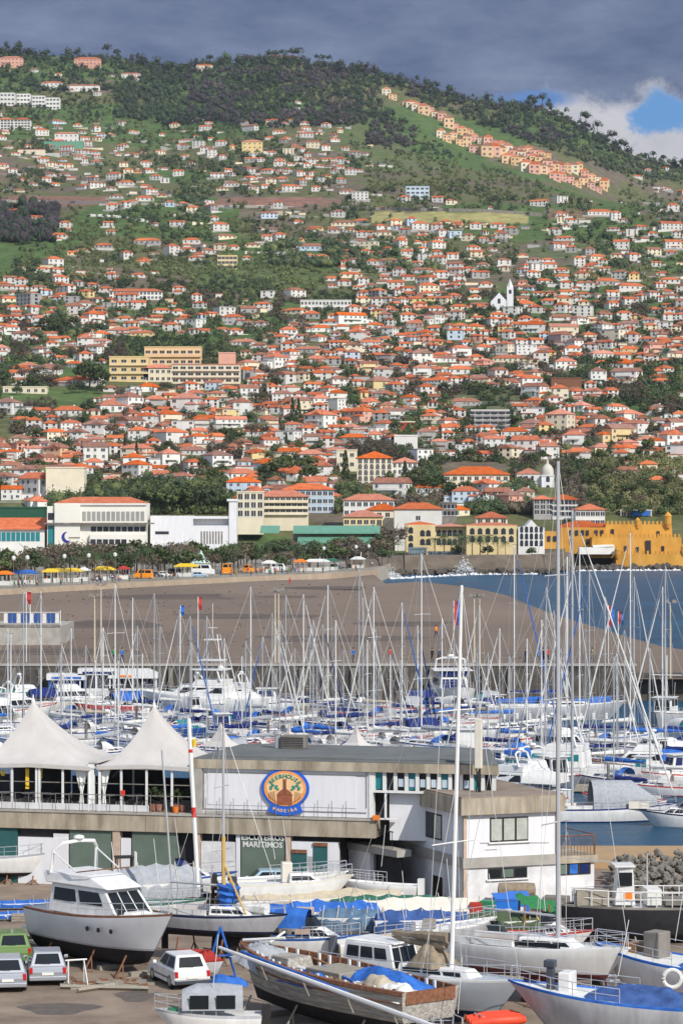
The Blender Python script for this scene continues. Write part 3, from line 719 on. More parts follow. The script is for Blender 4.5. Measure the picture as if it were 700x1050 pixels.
block('apartment_building','long cream front wing of the stepped apartment block, many dark balconies','apartment building',176,246,374,400,wall='wallcream',fl=4,cols=9,depth=14,ww=2.5,wh=1.4,balc=True,rmat='tile')
block('pink_tower','plain salmon pink cube rising behind the stepped apartment block','building',224,241,362,380,1530,wall='wallpink',fl=1,cols=0,depth=12)
block('gabled_villa','cream gabled villa in front of the stepped apartment block','villa',147,176,374,392,wall='wallcream',roof='hip',fl=2,cols=5,depth=10)
block('hotel','cream arched hotel with rows of round topped openings','hotel',366,402,464,500,1160,wall='wallcream',roof='hip',fl=5,cols=6,depth=16,ww=1.35,wh=1.9,arch=True)
block('hotel','narrow cream wing beside the arched hotel, smaller windows','hotel',402,428,470,500,1165,wall='wallwhite',roof='hip',fl=4,cols=5,depth=14,ww=1.1,wh=1.5)
block('hotel','long cream hotel with broad orange roof right of the arched hotel','hotel',455,522,480,503,1150,wall='wallcream',roof='hip',fl=2,cols=9,depth=16)
block('hotel','tall cream building with plain side beside the arched hotel','building',345,366,462,500,1190,wall='wallcream',fl=4,cols=2,depth=14)
block('office_building','grey white modern office with long dark ribbon windows','office',483,522,421,441,wall='wallgrey',fl=4,cols=5,depth=14,ww=4.4,wh=1.2,rmat='wallwhite')
block('shed','bright red shed wall under a cream top','shed',408,425,433,443,wall='coverred',fl=1,cols=0,depth=8,rmat='wallcream')
block('warehouse','plain white blank warehouse below the red shed','warehouse',404,428,447,461,wall='wallwhite',fl=1,cols=0,depth=12)
block('retaining_wall','long brown blank retaining wall among the upper houses','retaining wall',565,596,388,401,wall='rust',fl=1,cols=0,depth=10)
block('apartment_building','small yellow apartment block alone on the green slope','apartment building',223,243,262,276,wall='wallyellow',fl=3,cols=5,depth=12,ww=2.4,wh=1.9)
block('apartment_building','yellow house block in the upper left hamlet','apartment building',248,269,143,157,wall='wallyellow',fl=3,cols=4,depth=12,roof='hip')
for i,(a,c,y0,y1) in enumerate([(0,15,95,108),(17,31,96,108),(33,46,98,110),(47,61,100,112)]):
    block('apartment_building',f"{['first','second','third','fourth'][i]} white block of the four in a row high on the hill",'apartment building',a,c,y0,y1,wall='wallwhite',fl=3,cols=4,depth=14,ww=2.6,wh=2,group='white blocks high on the hill')
for i,(a,c,y0,y1) in enumerate([(-3,14,120,133),(15,31,120,133)]):
    block('apartment_building',f"{['outer','inner'][i]} grey framed flats below the four white blocks",'apartment building',a,c,y0,y1,wall='wallwhite',roof='hip',fl=4,cols=5,depth=14,ww=2.6,wh=2)
block('hotel','pink hotel on the left hilltop at the edge of the picture','hotel',0,23,57,69,wall='wallpink',roof='hip',fl=3,cols=6,depth=14)
block('hotel','wide pink hotel on the hilltop with small turrets','hotel',76,103,58,70,wall='wallpink',roof='hip',fl=3,cols=7,depth=14)
block('villa','long pale villa with flat orange roof on the ridge','villa',272,305,56,62,wall='wallcream',roof='hip',fl=1,cols=7,depth=12)
block('villa','small cream villa with orange roof on the wooded ridge','villa',201,218,65,73,wall='wallcream',roof='hip',fl=1,cols=4,depth=10)
block('villa','white villa alone in the dark wood below the hilltop hotel','villa',124,144,74,81,wall='wallwhite',roof='hip',fl=1,cols=4,depth=10)
block('villa','white terrace villas with orange roofs above the four white blocks','villa',42,64,83,91,wall='wallwhite',roof='hip',fl=2,cols=5,depth=10)
block('villa','low white villa row with orange roofs beside the dark wood','villa',68,102,86,94,wall='wallwhite',roof='hip',fl=1,cols=8,depth=10)
block('villa','white villa with orange roof over a teal retaining wall','villa',56,80,135,146,wall='wallwhite',roof='hip',fl=2,cols=5,depth=10)
block('retaining_wall','teal painted retaining wall under the white villa','retaining wall',45,85,145,153,wall='greenroof',fl=1,cols=0,depth=3)
block('hall','long low hall with red roof on the upper left slope','hall',18,46,153,158,wall='wallcream',fl=1,cols=0,depth=14,rmat='coverred')
block('office_building','blue framed white building beside the upper road','office',416,440,191,204,wall='wallblue',fl=3,cols=5,depth=12,ww=2.6,wh=1.6)
block('apartment_building','long white hillside apartments, lower run of two floors','apartment building',308,360,308,319,wall='wallwhite',fl=2,cols=14,depth=10,ww=1.4,wh=1.7)
block('apartment_building','long white curved terrace of apartments with orange roof','apartment building',112,166,296,307,wall='wallwhite',roof='hip',fl=2,cols=14,depth=10)
block('school','cream long low building beside the green terraces','school',3,48,397,404,wall='wallcream',fl=1,cols=6,depth=8,rmat='wallcream')
block('apartment_building','cream building with plain roof below the green terraces','apartment building',25,72,478,489,wall='wallcream',roof='gable',fl=1,cols=8,depth=12,rmat='tileold')
block('apartment_building','large beige blank walled building above the white waterfront office','apartment building',47,86,480,500,1130,wall='wallcream',fl=2,cols=0,depth=12)
block('apartment_building','cream and yellow apartment building with green shutters','apartment building',243,270,505,531,1060,wall='wallcream',fl=3,cols=4,depth=12,ww=1.6,wh=2)
block('apartment_building','cream balcony building with orange hip roof above the market hall','apartment building',264,316,504,528,1080,wall='wallcream',roof='hip',fl=3,cols=9,depth=12,balc=True)
block('apartment_building','pale blue grey town building with white corners','apartment building',290,342,497,526,1110,wall='wallblue',roof='hip',fl=3,cols=9,depth=12)
# front row of larger orange roofed houses above the market and the yellow hotel
for i,(a,c,y0,y1,Y,wm,fl,cl,lb) in enumerate([
 (352,404,508,530,1075,'wallwhite',2,8,'broad white house with orange hip roof above the brown bare tree'),
 (352,392,525,541,1030,'wallyellow',1,6,'low yellow house with orange roof beside the market hall'),
 (376,410,518,533,1050,'wallcream',1,4,'cream house with orange roof and white dormer'),
 (404,453,517,541,1035,'wallwhite',1,1,'white hall with wide orange hip roof and red sign'),
 (488,520,526,538,1030,'wallcream',1,4,'small cream house with orange roof above the yellow hotel'),
 (590,620,518,540,1085,'wallwhite',2,6,'white two floor house with orange roof behind the fort'),
 (565,592,508,530,1100,'wallwhite',3,7,'white house with three rows of windows below the domed church'),
 (547,566,509,528,1100,'wallgrey',3,3,'narrow grey house with orange roof below the domed church'),
 (600,630,518,535,1120,'wallwhite',2,6,'white house with red roof at the foot of the green cliff'),
 (579,596,486,498,1180,'wallwhite',2,4,'white house with orange roof right of the church dome'),
 (600,624,490,506,1170,'wallcream',2,5,'cream stone house on the edge of the green cliff'),
 (636,668,524,538,1105,'wallcream',2,5,'unfinished cream building with flat terrace above the fort')]):
    block('town_house',lb,'house',a,c,y0,y1,Y,wall=wm,roof='hip' if i < 11 else 'flat',fl=fl,cols=cl,depth=11,below=14,group='big houses along the waterfront')
block('kiosk_building','blue grey rounded seafront building before the yellow hotel','building',419,437,563,577,992,wall='seafrontblue',fl=1,cols=3,depth=6,below=3)
block('kiosk_building','long low blue grey seafront wall building under the palms','building',439,476,567,577,992,wall='seafrontblue',fl=1,cols=2,depth=5,below=3)
block('stone_building','grey stone ruin like building above the white hall','building',452,468,516,530,1075,wall='stonegrey',fl=2,cols=4,depth=9,below=8)
block('town_house','low dark roofed house below the long cream hotel','house',498,522,501,507,1120,wall='wallwhite',roof='gable',fl=1,cols=4,depth=8,rmat='tileold',below=8)
p = at(650, 524, 1106); b = MB(); b.box(-3.6,3.6,0,4,0,.2); b.box(-3.6,3.6,-.1,0,-1.8,.2); tag(b.build('tarpaulin', 'coverblue', loc=at(657, 524, 1104.0)), 'bright blue tarpaulin on the unfinished building above the fort', 'tarpaulin')

# pink terraced rows climbing the upper hill
TR = [(396,99),(420,112),(442,119),(460,131),(480,141),(500,148),(530,160),(560,166),(590,176),(626,194)]
TR2 = [(452,140),(480,153),(505,160),(530,170),(560,181),(590,189),(622,198)]
TR3 = [(508,154),(535,163),(560,172),(585,181)]
b = MB(); b.box(-4,4,0,9,-6,6.6); tw = b.mesh('wall', 'wallpink')
b = MB(); b.T = Matrix.Translation((0,4.5,0)); hip_roof(b, 8, 9, 6.6, 2.2, .2, gable=True); trf = b.mesh('roof', 'tile')
i = 0
for ti, line in enumerate((TR, TR2, TR3)):
    xs = [p[0] for p in line]; ys = [p[1] for p in line]; x = xs[0]; nrow = 0
    while x < xs[-1]:
        y = float(np.interp(x, xs, ys))+R.uniform(-2.6, 2.6); p = hit(x, y) if R.random() > .02 else None
        if p is not None:
            wm, wn = R.choices([('wallpink','pink'),('wallpeach','peach'),('wallcream','cream')], [5,4,2])[0]
            if ti == 0 and x < 440: wm, wn = R.choice([('wallcream','cream'),('wallpeach','peach')])
            nrow += 1
            t = thing('terraced_house', f"{wn} row house, {ordn(nrow-1) if nrow > 1 else 'first'} from the {['hilltop','hilltop','hilltop'][ti]} end of the {['long upper','long lower','short middle'][ti]} pink row", 'row house', p, R.gauss(.1, .08), 'pink terraced houses on the upper hill')
            o1 = add_part(tw, 'wall', t, (0,0,0)); setmat(o1, 0, wm); o2 = add_part(trf, 'roof', t, (0,0,0)); setmat(o2, 0, 'tileold' if R.random() < .5 else 'tile')
            sc_ = R.uniform(.95, 1.5); t.scale = (sc_*R.uniform(.9,1.35), sc_, sc_*R.uniform(.85,1.35))
            for f in range(2):
                for xx in (-2, 2): add_part(win_mesh(1.5, 1.5), 'window', t, (xx, 0, 1.6+f*3.1))
        x += 7.4*3100/(p.y if p else 3100)*R.uniform(.9, 1.12)

# white waterfront office with its tower wing
Y0 = 1000; s0 = F/Y0
def lx(x): return (x-CX)/F*Y0
def lz(y): return H-(y-HY)/F*Y0
t = thing('waterfront_office', 'big white waterfront office block with blue crescent logo on its blank wall', 'office', (0,Y0,0))
b = MB(); b.box(lx(56), lx(82), 0, 18, 3, lz(517)); b.box(lx(82)-.01, lx(150), 1.6, 18, 3, lz(518)); b.box(lx(48), lx(56)-.01, 1, 17, 3, lz(519)); b.box(lx(92), lx(150), .0, 1.59, lz(566), lz(548)); b.build('wall', mat('office_white', (.74,.72,.66), .85, .05, .1), t)
b = MB(); b.box(lx(55), lx(150), 1.0, 20, lz(518)+.01, lz(516)); b.build('parapet', 'wallwhite', t)
b = MB(); b.T = Matrix.Translation(((lx(55)+lx(148))/2, 13, 0)); hip_roof(b, lx(148)-lx(55), 12, lz(516)+.02, 2.0, .2); b.build('roof', 'tile', t)
b = MB(); b.box(lx(45), lx(158), -.9, 1.7, lz(537.5), lz(536)); b.build('ledge', 'stonegrey', t)
for (a, c, y0, y1) in ((49,55,526,533),(49,55,539,561)):
    b = MB(); b.box(lx(a), lx(c), .85, .98, lz(y1), lz(y0)); b.build('window', 'glassteal' if y0 > 530 else 'window', t)
for k in range(13):
    b = MB(); x = 84+k*5; b.box(lx(x), lx(x+3.6), 1.48, 1.59, lz(534), lz(524.5)); b.build('window', mat('pale_office_window', (.3,.3,.28), .4, .15, .3), t)
for r_ in ((540,545),(553,558)):
    for k in range(9 if r_[0] == 540 else 6):
        b = MB(); x = 93+k*6.3; b.box(lx(x), lx(x+5.2), -.12 if r_[0] > 548 else 1.45, -.002 if r_[0] > 548 else 1.59, lz(r_[1]), lz(r_[0])); b.build('window', 'window', t)
b = MB()   # crescent logo
ar = [PI*.62+i*(PI*.95)/10 for i in range(11)]
vo = [(lx(69)+2.0*math.cos(a), -.04, lz(551)+2.0*math.sin(a)) for a in ar]; vi = [(lx(69)+.6+1.55*math.cos(a), -.04, lz(551)+.35+1.55*math.sin(a)) for a in ar]
b.add(vo+vi, [(i, i+1, 12+i, 11+i) for i in range(10)]); b.build('logo', mat('logo_blue', (.03,.03,.25), .6), t)
b = MB(); b.box(lx(70), lx(82), -.04, -.01, lz(552.2), lz(550.8)); b.build('logo_bar', 'stonegrey', t)
t = thing('building_wing', 'white windowless building wing with slim square tower beside the waterfront office', 'building', (0,Y0+6,0))
b = MB(); b.box(lx(153), lx(197), 0, 14, 3, lz(529)); b.box(lx(197)+.01, lx(234), 0, 14, 3, lz(539)); b.box(lx(197)+.01, lx(234), 0, 14, lz(532), lz(529.5)); b.box(lx(197)+.01, lx(234), 3, 14, lz(539), lz(532)); b.build('wall', 'render', t)
b = MB(); b.box(lx(234)+.01, lx(242), -.4, 8, 3, lz(514)); b.box(lx(232), lx(243), -.8, 8.4, lz(514)+.01, lz(511.5)); b.build('tower', 'render', t)
for k in range(8):
    b = MB(); x = 205+k*3; b.box(lx(x), lx(x+1.4), -.12, -.01, lz(558), lz(545)); b.build('fin', 'stonegrey', t)
b = MB(); b.box(lx(158), lx(172), -.1, -.01, lz(548), lz(545)); b.build('window', 'window', t)
t = thing('warehouse', 'orange roofed shed with a long glazed front at the waterfront', 'shed', (0,Y0+2,0))
b = MB(); b.box(lx(-30), lx(45), 0, 14, 3, lz(543)); b.build('wall', 'wallwhite', t)
b = MB(); b.add([(lx(-30),-1,lz(543)+.01),(lx(45),-1,lz(543)+.01),(lx(45),12,lz(531)),(lx(-30),12,lz(531)),(lx(45),12,lz(543)+.01),(lx(-30),12,lz(543)+.01)], [(0,1,2,3),(1,4,2),(0,3,5),(3,2,4,5),(0,5,4,1)]); b.build('roof', 'tile', t)
for k in range(9): b = MB(); b.box(lx(-4+k*5), lx(.2+k*5), -.12, -.01, lz(555), lz(546)); b.build('window', 'glassteal', t)
block('green_building','dark green long building behind the orange roofed shed','building',-10,45,521,535,1030,wall='shuttergreen',fl=1,cols=0,depth=10)
t = thing('market_hall', 'open market hall with two tiers of pale green metal roofs', 'market hall', (0,985,0))
Y0 = 985
for (a, c, y0, y1, d0, d1) in ((266,286,543,545.5,6,16),(300,390,543,546,6,16),(305,392,554,557,-3,8)):
    b = MB(); b.add([(lx(a),d0,lz(y1)),(lx(c),d0,lz(y1)),(lx(c),d1,lz(y0)+1.2),(lx(a),d1,lz(y0)+1.2),(lx(a),d0,lz(y1)-.5),(lx(c),d0,lz(y1)-.5),(lx(c),d1,lz(y0)+.7),(lx(a),d1,lz(y0)+.7)], [(0,1,2,3),(7,6,5,4),(0,4,5,1),(1,5,6,2),(2,6,7,3),(3,7,4,0)]); b.build('roof', 'greenroof', t)
b = MB(); b.box(lx(300), lx(388), 9, 15, 3, lz(547)); b.build('wall', 'stonegrey', t)
for k in range(12): b = MB(); b.box(lx(307+k*7)-.15, lx(307+k*7)+.15, -2, -1.7, 3, lz(557)); b.build('post', 'white', t)
# yellow hotel on the front
t = thing('waterfront_hotel', 'long pale yellow waterfront hotel with orange roof and dark arched windows', 'hotel', (0,1000,0)); Y0 = 1000
b = MB(); b.box(lx(416), lx(446), 0, 14, 3, lz(538)); b.box(lx(446)+.01, lx(478), 2.5, 14, 3, lz(540)); b.box(lx(478)+.01, lx(530), 0, 14, 3, lz(539)); b.build('wall', 'fortlight', t)
for (a, c, y) in ((416,446,538),(446,478,540),(478,530,539)):
    b = MB(); b.T = Matrix.Translation(((lx(a)+lx(c))/2, 7.3, 0)); hip_roof(b, lx(c)-lx(a)-.1, 13, lz(y)+.01, .9, .3); b.build('roof', 'tile', t)
for (x, y) in [(421,544),(421,552),(421,560),(433,547),(439,547),(433,556),(439,556)]+[(450+k*5.5,y) for k in range(5) for y in (547,556)]+[(484+k*8,y) for k in range(6) for y in (545,553)]:
    b = MB(); yy = 2.5 if 446 < x < 478 else 0; b.prism([(lx(x)-.8,lz(y)-1),(lx(x)+.8,lz(y)-1),(lx(x)+.8,lz(y)+.7),(lx(x),lz(y)+1.3),(lx(x)-.8,lz(y)+.7)], yy-.07, yy-.005); b.build('window', 'window', t)
t = thing('gabled_hotel_front', 'white gabled hotel front with tall arches beside the ochre fort', 'hotel', (0,1000,0))
b = MB(); b.prism([(lx(531),3),(lx(558),3),(lx(558),lz(541)),(lx(551),lz(540)),(lx(544.5),lz(533)),(lx(538),lz(540)),(lx(531),lz(541))], -.8, 12); b.build('wall', 'wallwhite', t)
for r_ in (543, 550, 557):
    for k in range(5):
        b = MB(); x = 534.5+k*5; b.prism([(lx(x)-.55,lz(r_)-1.0),(lx(x)+.55,lz(r_)-1.0),(lx(x)+.55,lz(r_)+.7),(lx(x),lz(r_)+1.2),(lx(x)-.55,lz(r_)+.7)], -.88, -.81); b.build('window', 'window', t)
# ochre fort
Y0 = 1045; t = thing('fort', 'ochre yellow sea fort with battlements and corner turret', 'fort', (0,Y0,0))
def fwall(x0, x1, yt, yb, d0, d1, nm='wall', merlon=True):
    b = MB(); b.taper(lx(x0)-.4, lx(x1)+.4, d0-.4, d1, lz(yb), lz(yt), .4, .4, .4, 0)
    if merlon:
        n = int((x1-x0)/4.2)
        for k in range(n):
            x = x0+1.2+k*(x1-x0)/n; b.box(lx(x), lx(x+2.0), d0, d0+1.2, lz(yt)+.002, lz(yt)+1.25)
    return b.build(nm, 'fort', t)
fwall(629, 697, 568, 590, -10, 6); fwall(606, 697, 551, 572, -4, 16); fwall(622, 690, 538, 556, 5, 26); fwall(575, 622, 541, 568, 4, 20, merlon=False); fwall(559, 576, 545, 566, 2, 16, merlon=False)
b = MB(); b.T = Matrix.Translation((lx(598), 12, 0)); hip_roof(b, 17, 12, lz(541)+.01, 2.2, .3); b.build('roof', 'tile', t)
b = MB(); b.T = Matrix.Translation((lx(620), 12, 0)); hip_roof(b, 9, 12, lz(541)+.02, 1.6, .3); b.build('roof', 'tile', t)
def turret(x, y, d, r, h):
    b = MB(); b.lathe([(r*.6,-1.5),(r,0),(r,h),(r*1.15,h),(r*.8,h+r*.6),(.1,h+r*1.3)], 10, (lx(x), d, lz(y))); b.build('turret', 'fort', t, smooth=False)
turret(686, 537, 4.5, 1.3, 2.6); turret(655, 538, 5, .9, 1.4); turret(630, 568, -10, 1.0, 1.6); turret(697, 565, -10, .9, 1.5)
for (x, y, d) in [(586,546,3.5),(592,546,3.5),(598,546,3.5),(612,546,3.5),(618,546,3.5),(603,546,3.5),(629,545,4.4),(640,562,-4.5),(652,563,-4.5),(676,547,4.4),(586,555,3.5),(603,555,3.5),(612,555,3.5),(563,552,1.4),(569,552,1.4),(678,562,-4.5)]:
    b = MB(); b.box(lx(x)-.5, lx(x)+.5, d-.06, d+.5, lz(y)-1, lz(y)+.8); b.build('window', 'window', t)
b = MB(); b.box(lx(663)-.9, lx(663)+.9, -4.75, -4.3, lz(569), lz(554)); b.build('gate', 'dark', t)
b = MB(); b.add([(lx(628),-8,lz(560)),(lx(606),-8,lz(561)),(lx(606),-1,lz(557)),(lx(628),-1,lz(557))], [(0,1,2,3)]); b.box(lx(592), lx(628), -8.1, -1, lz(568), lz(561)); b.build('terrace', 'wallwhite', t)
# domed church, hillside church
Y0 = 1150; t = thing('church', 'white church with tall bell tower capped by a pale dome', 'church', (0,Y0,0))
b = MB(); b.box(lx(555), lx(568), 0, 4.8, lz(525), lz(488)); b.box(lx(554.3), lx(568.7), -.25, 5.05, lz(488)+.01, lz(487)); b.build('bell_tower', 'render', t)
b = MB(); b.lathe([(2.4,0),(2.5,.3),(2.5,1.2),(2.3,2.4),(1.7,3.5),(.8,4.3),(.5,4.5),(.45,5.2),(.1,6.4)], 14, ((lx(555)+lx(568))/2, 2.4, lz(487)+.01)); b.build('dome', mat('dome_stone', (.55,.53,.48), .8, .1, .5), t, smooth=True)
for y in (491, 500): b = MB(); b.prism([(lx(561.5)-.7,lz(y)-1.2),(lx(561.5)+.7,lz(y)-1.2),(lx(561.5)+.7,lz(y)+.6),(lx(561.5),lz(y)+1.2),(lx(561.5)-.7,lz(y)+.6)], -.06, -.005); b.build('belfry_opening', 'window', t)
b = MB(); b.box(lx(530), lx(555)-.01, 2, 16, lz(506), lz(486)); b.build('nave', 'wallwhite', t)
b = MB(); b.T = Matrix.Translation(((lx(530)+lx(555))/2, 9, 0)); hip_roof(b, 9.4, 14, lz(486)+.01, 2.3, .3); b.build('roof', 'tile', t)
for x in (534, 540, 546): 
    for y in (490, 496): b = MB(); b.box(lx(x)-.5, lx(x)+.5, 1.94, 1.995, lz(y)-.8, lz(y)+.8); b.build('window', 'window', t)
p = hit(515, 318); Y0 = p.y; t = thing('hillside_church', 'small white hillside church with gabled nave and slim steeple', 'church', (0,Y0,0))
b = MB(); b.prism([(lx(503),lz(322)),(lx(520),lz(322)),(lx(520),lz(309)),(lx(511.5),lz(300)),(lx(503),lz(309))], 0, 16); b.build('nave', 'render', t)
b = MB(); b.box(lx(519.6), lx(526), -.6, 4.5, lz(322), lz(294)); b.build('steeple', 'render', t)
b = MB(); b.lathe([(2.1,0),(1.3,2),(.1,5.2)], 4, ((lx(519.6)+lx(526))/2, 2, lz(294)+.01)); b.build('spire', 'render', t)
b = MB(); b.box(lx(511.5)-.9, lx(511.5)+.9, -.06, -.002, lz(311), lz(306)); b.build('window', 'window', t)
b = MB(); b.box(lx(522.8)-.8, lx(522.8)+.8, -.68, -.602, lz(301), lz(297)); b.build('belfry_opening', 'window', t)
# upper road and viaduct
def ribbon(name, pts, w, m, lift=.5, thick=0, label=None, kind='structure'):
    b = MB(); P = []
    for i in range(len(pts)-1):
        for k in range(14):
            t_ = k/14; P.append(hit(pts[i][0]*(1-t_)+pts[i+1][0]*t_, pts[i][1]*(1-t_)+pts[i+1][1]*t_))
    P = [p for p in P if p is not None]
    zz = [p.z for p in P]; zz = [sum(zz[max(0,i-3):i+4])/len(zz[max(0,i-3):i+4]) for i in range(len(zz))]
    for i in range(len(P)-1):
        a, c = P[i], P[i+1]; b.add([(a.x,a.y,zz[i]-3),(c.x,c.y,zz[i+1]-3),(c.x,c.y,zz[i+1]+lift),(a.x,a.y,zz[i]+lift),(a.x,a.y+w,zz[i]+lift+.2),(c.x,c.y+w,zz[i+1]+lift+.2),(a.x,a.y+w,zz[i]-3),(c.x,c.y+w,zz[i+1]-3)], [(0,1,2,3),(3,2,5,4),(4,5,7,6)])
    return tag(b.build(name, m), label, None, None, kind)
ribbon('motorway', [(-20,207),(60,208),(140,210),(230,213),(300,214)], 12, 'concrete2', 2.2, label='motorway with pale parapet crossing the hillside')
ribbon('hill_road', [(350,214),(420,216),(500,218),(560,222)], 10, 'stonegrey', 2.5, label='grey road above the dry field')
ribbon('terrace_path', [(90,222),(120,223),(150,228)], 5, 'wallwhite', 2.0, label='pale terrace path on the slope')
# ------------------------------------------------------------------ vegetation
def leaf_cloud(n_cl, per, R_, hgt, leaf, seed, flat=1.0, z0=0.0):
    """scattered leaf faces through the volume of an uneven crown, in clumps"""
    r = np.random.default_rng(seed); vs = []; fs = []
    cl = []
    for i in range(n_cl):
        d = r.normal(size=3); d /= np.linalg.norm(d); d[2] = abs(d[2])*1.0-.25
        k = r.uniform(.45, 1.0)
        cl.append(np.array([d[0]*R_*k, d[1]*R_*k, z0+hgt*(.45+.5*d[2]*k*flat)]))
    for c in cl:
        cr = R_*r.uniform(.25, .45)
        for j in range(per):
            d = r.normal(size=3); d /= np.linalg.norm(d); p = c+d*cr*r.uniform(.4, 1)**.5*np.array([1,1,.75])
            a = r.normal(size=3); a /= np.linalg.norm(a); b_ = np.cross(a, d+r.normal(size=3)*.3); b_ /= (np.linalg.norm(b_)+1e-6)
            s = leaf*r.uniform(.6, 1.3); n = len(vs)
            vs += [tuple(p-a*s), tuple(p+b_*s*.7), tuple(p+a*s), tuple(p-b_*s*.7)]; fs.append((n, n+1, n+2, n+3))
    return vs, fs
def make_tree(name, label_cat, seed, h, R_, m, n_cl=16, per=30, leaf=.42, trunk='trunk', conifer=False, bare=False):
    t = thing(name, name, label_cat, (0,-500,-200))
    r = random.Random(seed); b = MB(); b.tube([(0,0,-1.5),(.1,0,h*.3),(r.uniform(-.3,.3),.1,h*.72)], [h*.026,h*.02,h*.01], 6)
    for i in range(6 if not conifer else 0):
        a = i*1.05+r.random(); z = h*(.32+.06*i); b.tube([(0,0,z),(math.cos(a)*R_*.4,math.sin(a)*R_*.4,z+h*.14),(math.cos(a)*R_*.75,math.sin(a)*R_*.75,z+h*.3)], [h*.014,h*.009,h*.004], 4)
    b.build('trunk', trunk, t)
    b = MB()
    if conifer:
        rr = np.random.default_rng(seed); vs = []; fs = []
        for i in range(n_cl*per):
            z = rr.uniform(.1, 1)**1.1; rad = R_*(1-z)**.7*(1 if h < 0 else 1)*rr.uniform(.55, 1.05); a = rr.uniform(0, 2*PI)
            p = np.array([rad*math.cos(a), rad*math.sin(a), h*z]); d1 = rr.normal(size=3); d1 /= np.linalg.norm(d1); d2 = np.cross(d1, rr.normal(size=3)); d2 /= np.linalg.norm(d2); s = leaf*rr.uniform(.6, 1.3); n = len(vs)
            vs += [tuple(p-d1*s), tuple(p+d2*s*.7), tuple(p+d1*s), tuple(p-d2*s*.7)]; fs.append((n,n+1,n+2,n+3))
        b.add(vs, fs)
    else:
        vs, fs = leaf_cloud(n_cl, per, R_, h*.75, leaf, seed, z0=h*.22); b.add(vs, fs)
    b.build('crown', m, t)
    return t
TP = {'broad':[make_tree('broadleaf_tree','tree',s,8,3.6,'leafA' if s % 2 else 'leafB',18,34) for s in (1,2,3,4)],
      'cypress':[make_tree('cypress_tree','tree',11,12,1.8,'leafA',12,45,.4,conifer=True)],
      'conifer':[make_tree('conifer_tree','tree',12,14,3.6,'leafA',14,50,.5,conifer=True)],
      'brown':[make_tree('bare_tree','tree',s,8,3.8,'leafC',18,26,.3) for s in (21,22)]}
def make_palm(h, seed):
    r = random.Random(seed); t = thing('palm_tree', 'palm', 'palm tree', (0,-500,-200))
    b = MB(); b.tube([(0,0,-.5),(.1,0,h*.5),(.05,.05,h)], [.2,.15,.15], 7); b.build('trunk', 'palmtrunk', t)
    b = MB()
    for i in range(22):
        a = i*2*PI/22+r.uniform(-.1,.1); up = r.uniform(-.2, 1.1); Lf = r.uniform(2.8, 3.8); pts = []
        for k in range(7):
            q = k/6; pts.append(Vector((math.cos(a)*Lf*q, math.sin(a)*Lf*q, h+up*Lf*q*.8-1.5*q*q*Lf*.55)))
        sd_ = Vector((-math.sin(a), math.cos(a), 0))
        for k in range(6):
            for s_ in (-1, 1):
                p = pts[k]; q = pts[k+1]; wd = .55*(1-abs(k-2.5)/4.5)
                b.add([tuple(p), tuple(p*.4+q*.6), tuple((p+q)/2+sd_*s_*wd+Vector((0,0,-.25))+(q-p)*.5)], [(0,1,2)])
    b.build('crown', 'leafpalm', t)
    return t
TP['palm'] = [make_palm(6.5, 5), make_palm(8.5, 6)]
used = set(); TITEMS = []
def plant(kind, x, y, Y=None, h=None, group=None, label=None, z=None, look=None):
    i = R.randrange(len(TP[kind])); pr = TP[kind][i]; base = {'broad':8,'cypress':12,'conifer':14,'brown':8,'palm':(6.5,8.5)[i] if kind == 'palm' else 7}[kind]
    if Y is None:
        p = hit(x, y)
        if p is None: return
    else:
        p = at(x, y, Y)
        if z is not None: p.z = z
    if pr.name in used: t = copy_tree(pr)
    else: t = pr; used.add(pr.name)
    s = (h/base) if h else R.uniform(.8, 1.2)
    t.location = p; t.scale = (s*R.uniform(.9,1.15), s, s); t.rotation_euler = (0,0,R.uniform(0,6.28))
    if label: t['label'] = label
    else: TITEMS.append((t, x, y, look or {'broad':'bushy green broadleaf tree','cypress':'slim dark cypress tree','conifer':'dark green conical tree','brown':'bare brownish tree','palm':'green palm tree with drooping fronds'}[kind]))
    t['group'] = group or 'trees of the town'
    return t
# promenade trees and palms (base at about z 4)
def PZp(Y): return float(np.interp(Y, PY, PZ))
def PR(x, Y): return Y if x > 388 else float(coastY(x))+(Y-872)*(1.0 if Y < 930 else 1.35)*(1 if Y < 930 else 1)
for x, Y, h, k in [(12,925,9,'brown'),(35,935,8,'broad'),(58,930,7,'broad'),(8,915,6,'broad'),(140,955,9,'broad'),(128,950,8,'broad'),(150,950,8,'broad'),(165,955,8,'brown'),(182,955,8,'brown'),(196,950,7,'brown'),(205,960,7,'broad'),(258,960,8,'broad'),(250,950,8,'brown'),(278,965,9,'broad'),(292,962,9,'broad'),(305,960,7,'broad'),(345,975,9,'broad'),(358,970,8,'broad'),(388,985,12,'brown'),(404,990,13,'brown'),(397,980,10,'brown'),(372,985,9,'broad'),(240,965,8,'broad'),(218,950,6,'broad'),(470,990,5,'broad'),(500,990,5,'broad'),(545,992,4,'broad')]:
    Y = PR(x, Y); plant(k, x, 560, Y, h, 'promenade trees', z=PZp(Y))
for k in range(105):
    x = R.uniform(0, 392); Y = PR(x, R.uniform(910, 985))
    if Y > 985: Y = 970
    plant(R.choice(['broad','brown','brown']), x, 560, Y, R.uniform(5.5, 10.5), 'promenade trees', z=PZp(Y))
for x, Y in [(22,905),(46,915),(72,905),(82,920),(97,910),(110,905),(119,920),(133,912),(68,925),(145,905),(230,925),(262,920),(240,915),(275,925),(455,990),(462,986),(470,992),(492,990),(500,985),(510,992),(518,988),(474,985),(446,990),(484,988),(300,930),(318,925)]:
    Y = PR(x, Y); plant('palm', x, 560, Y, R.uniform(5.5, 8), 'promenade palms', z=PZp(Y))
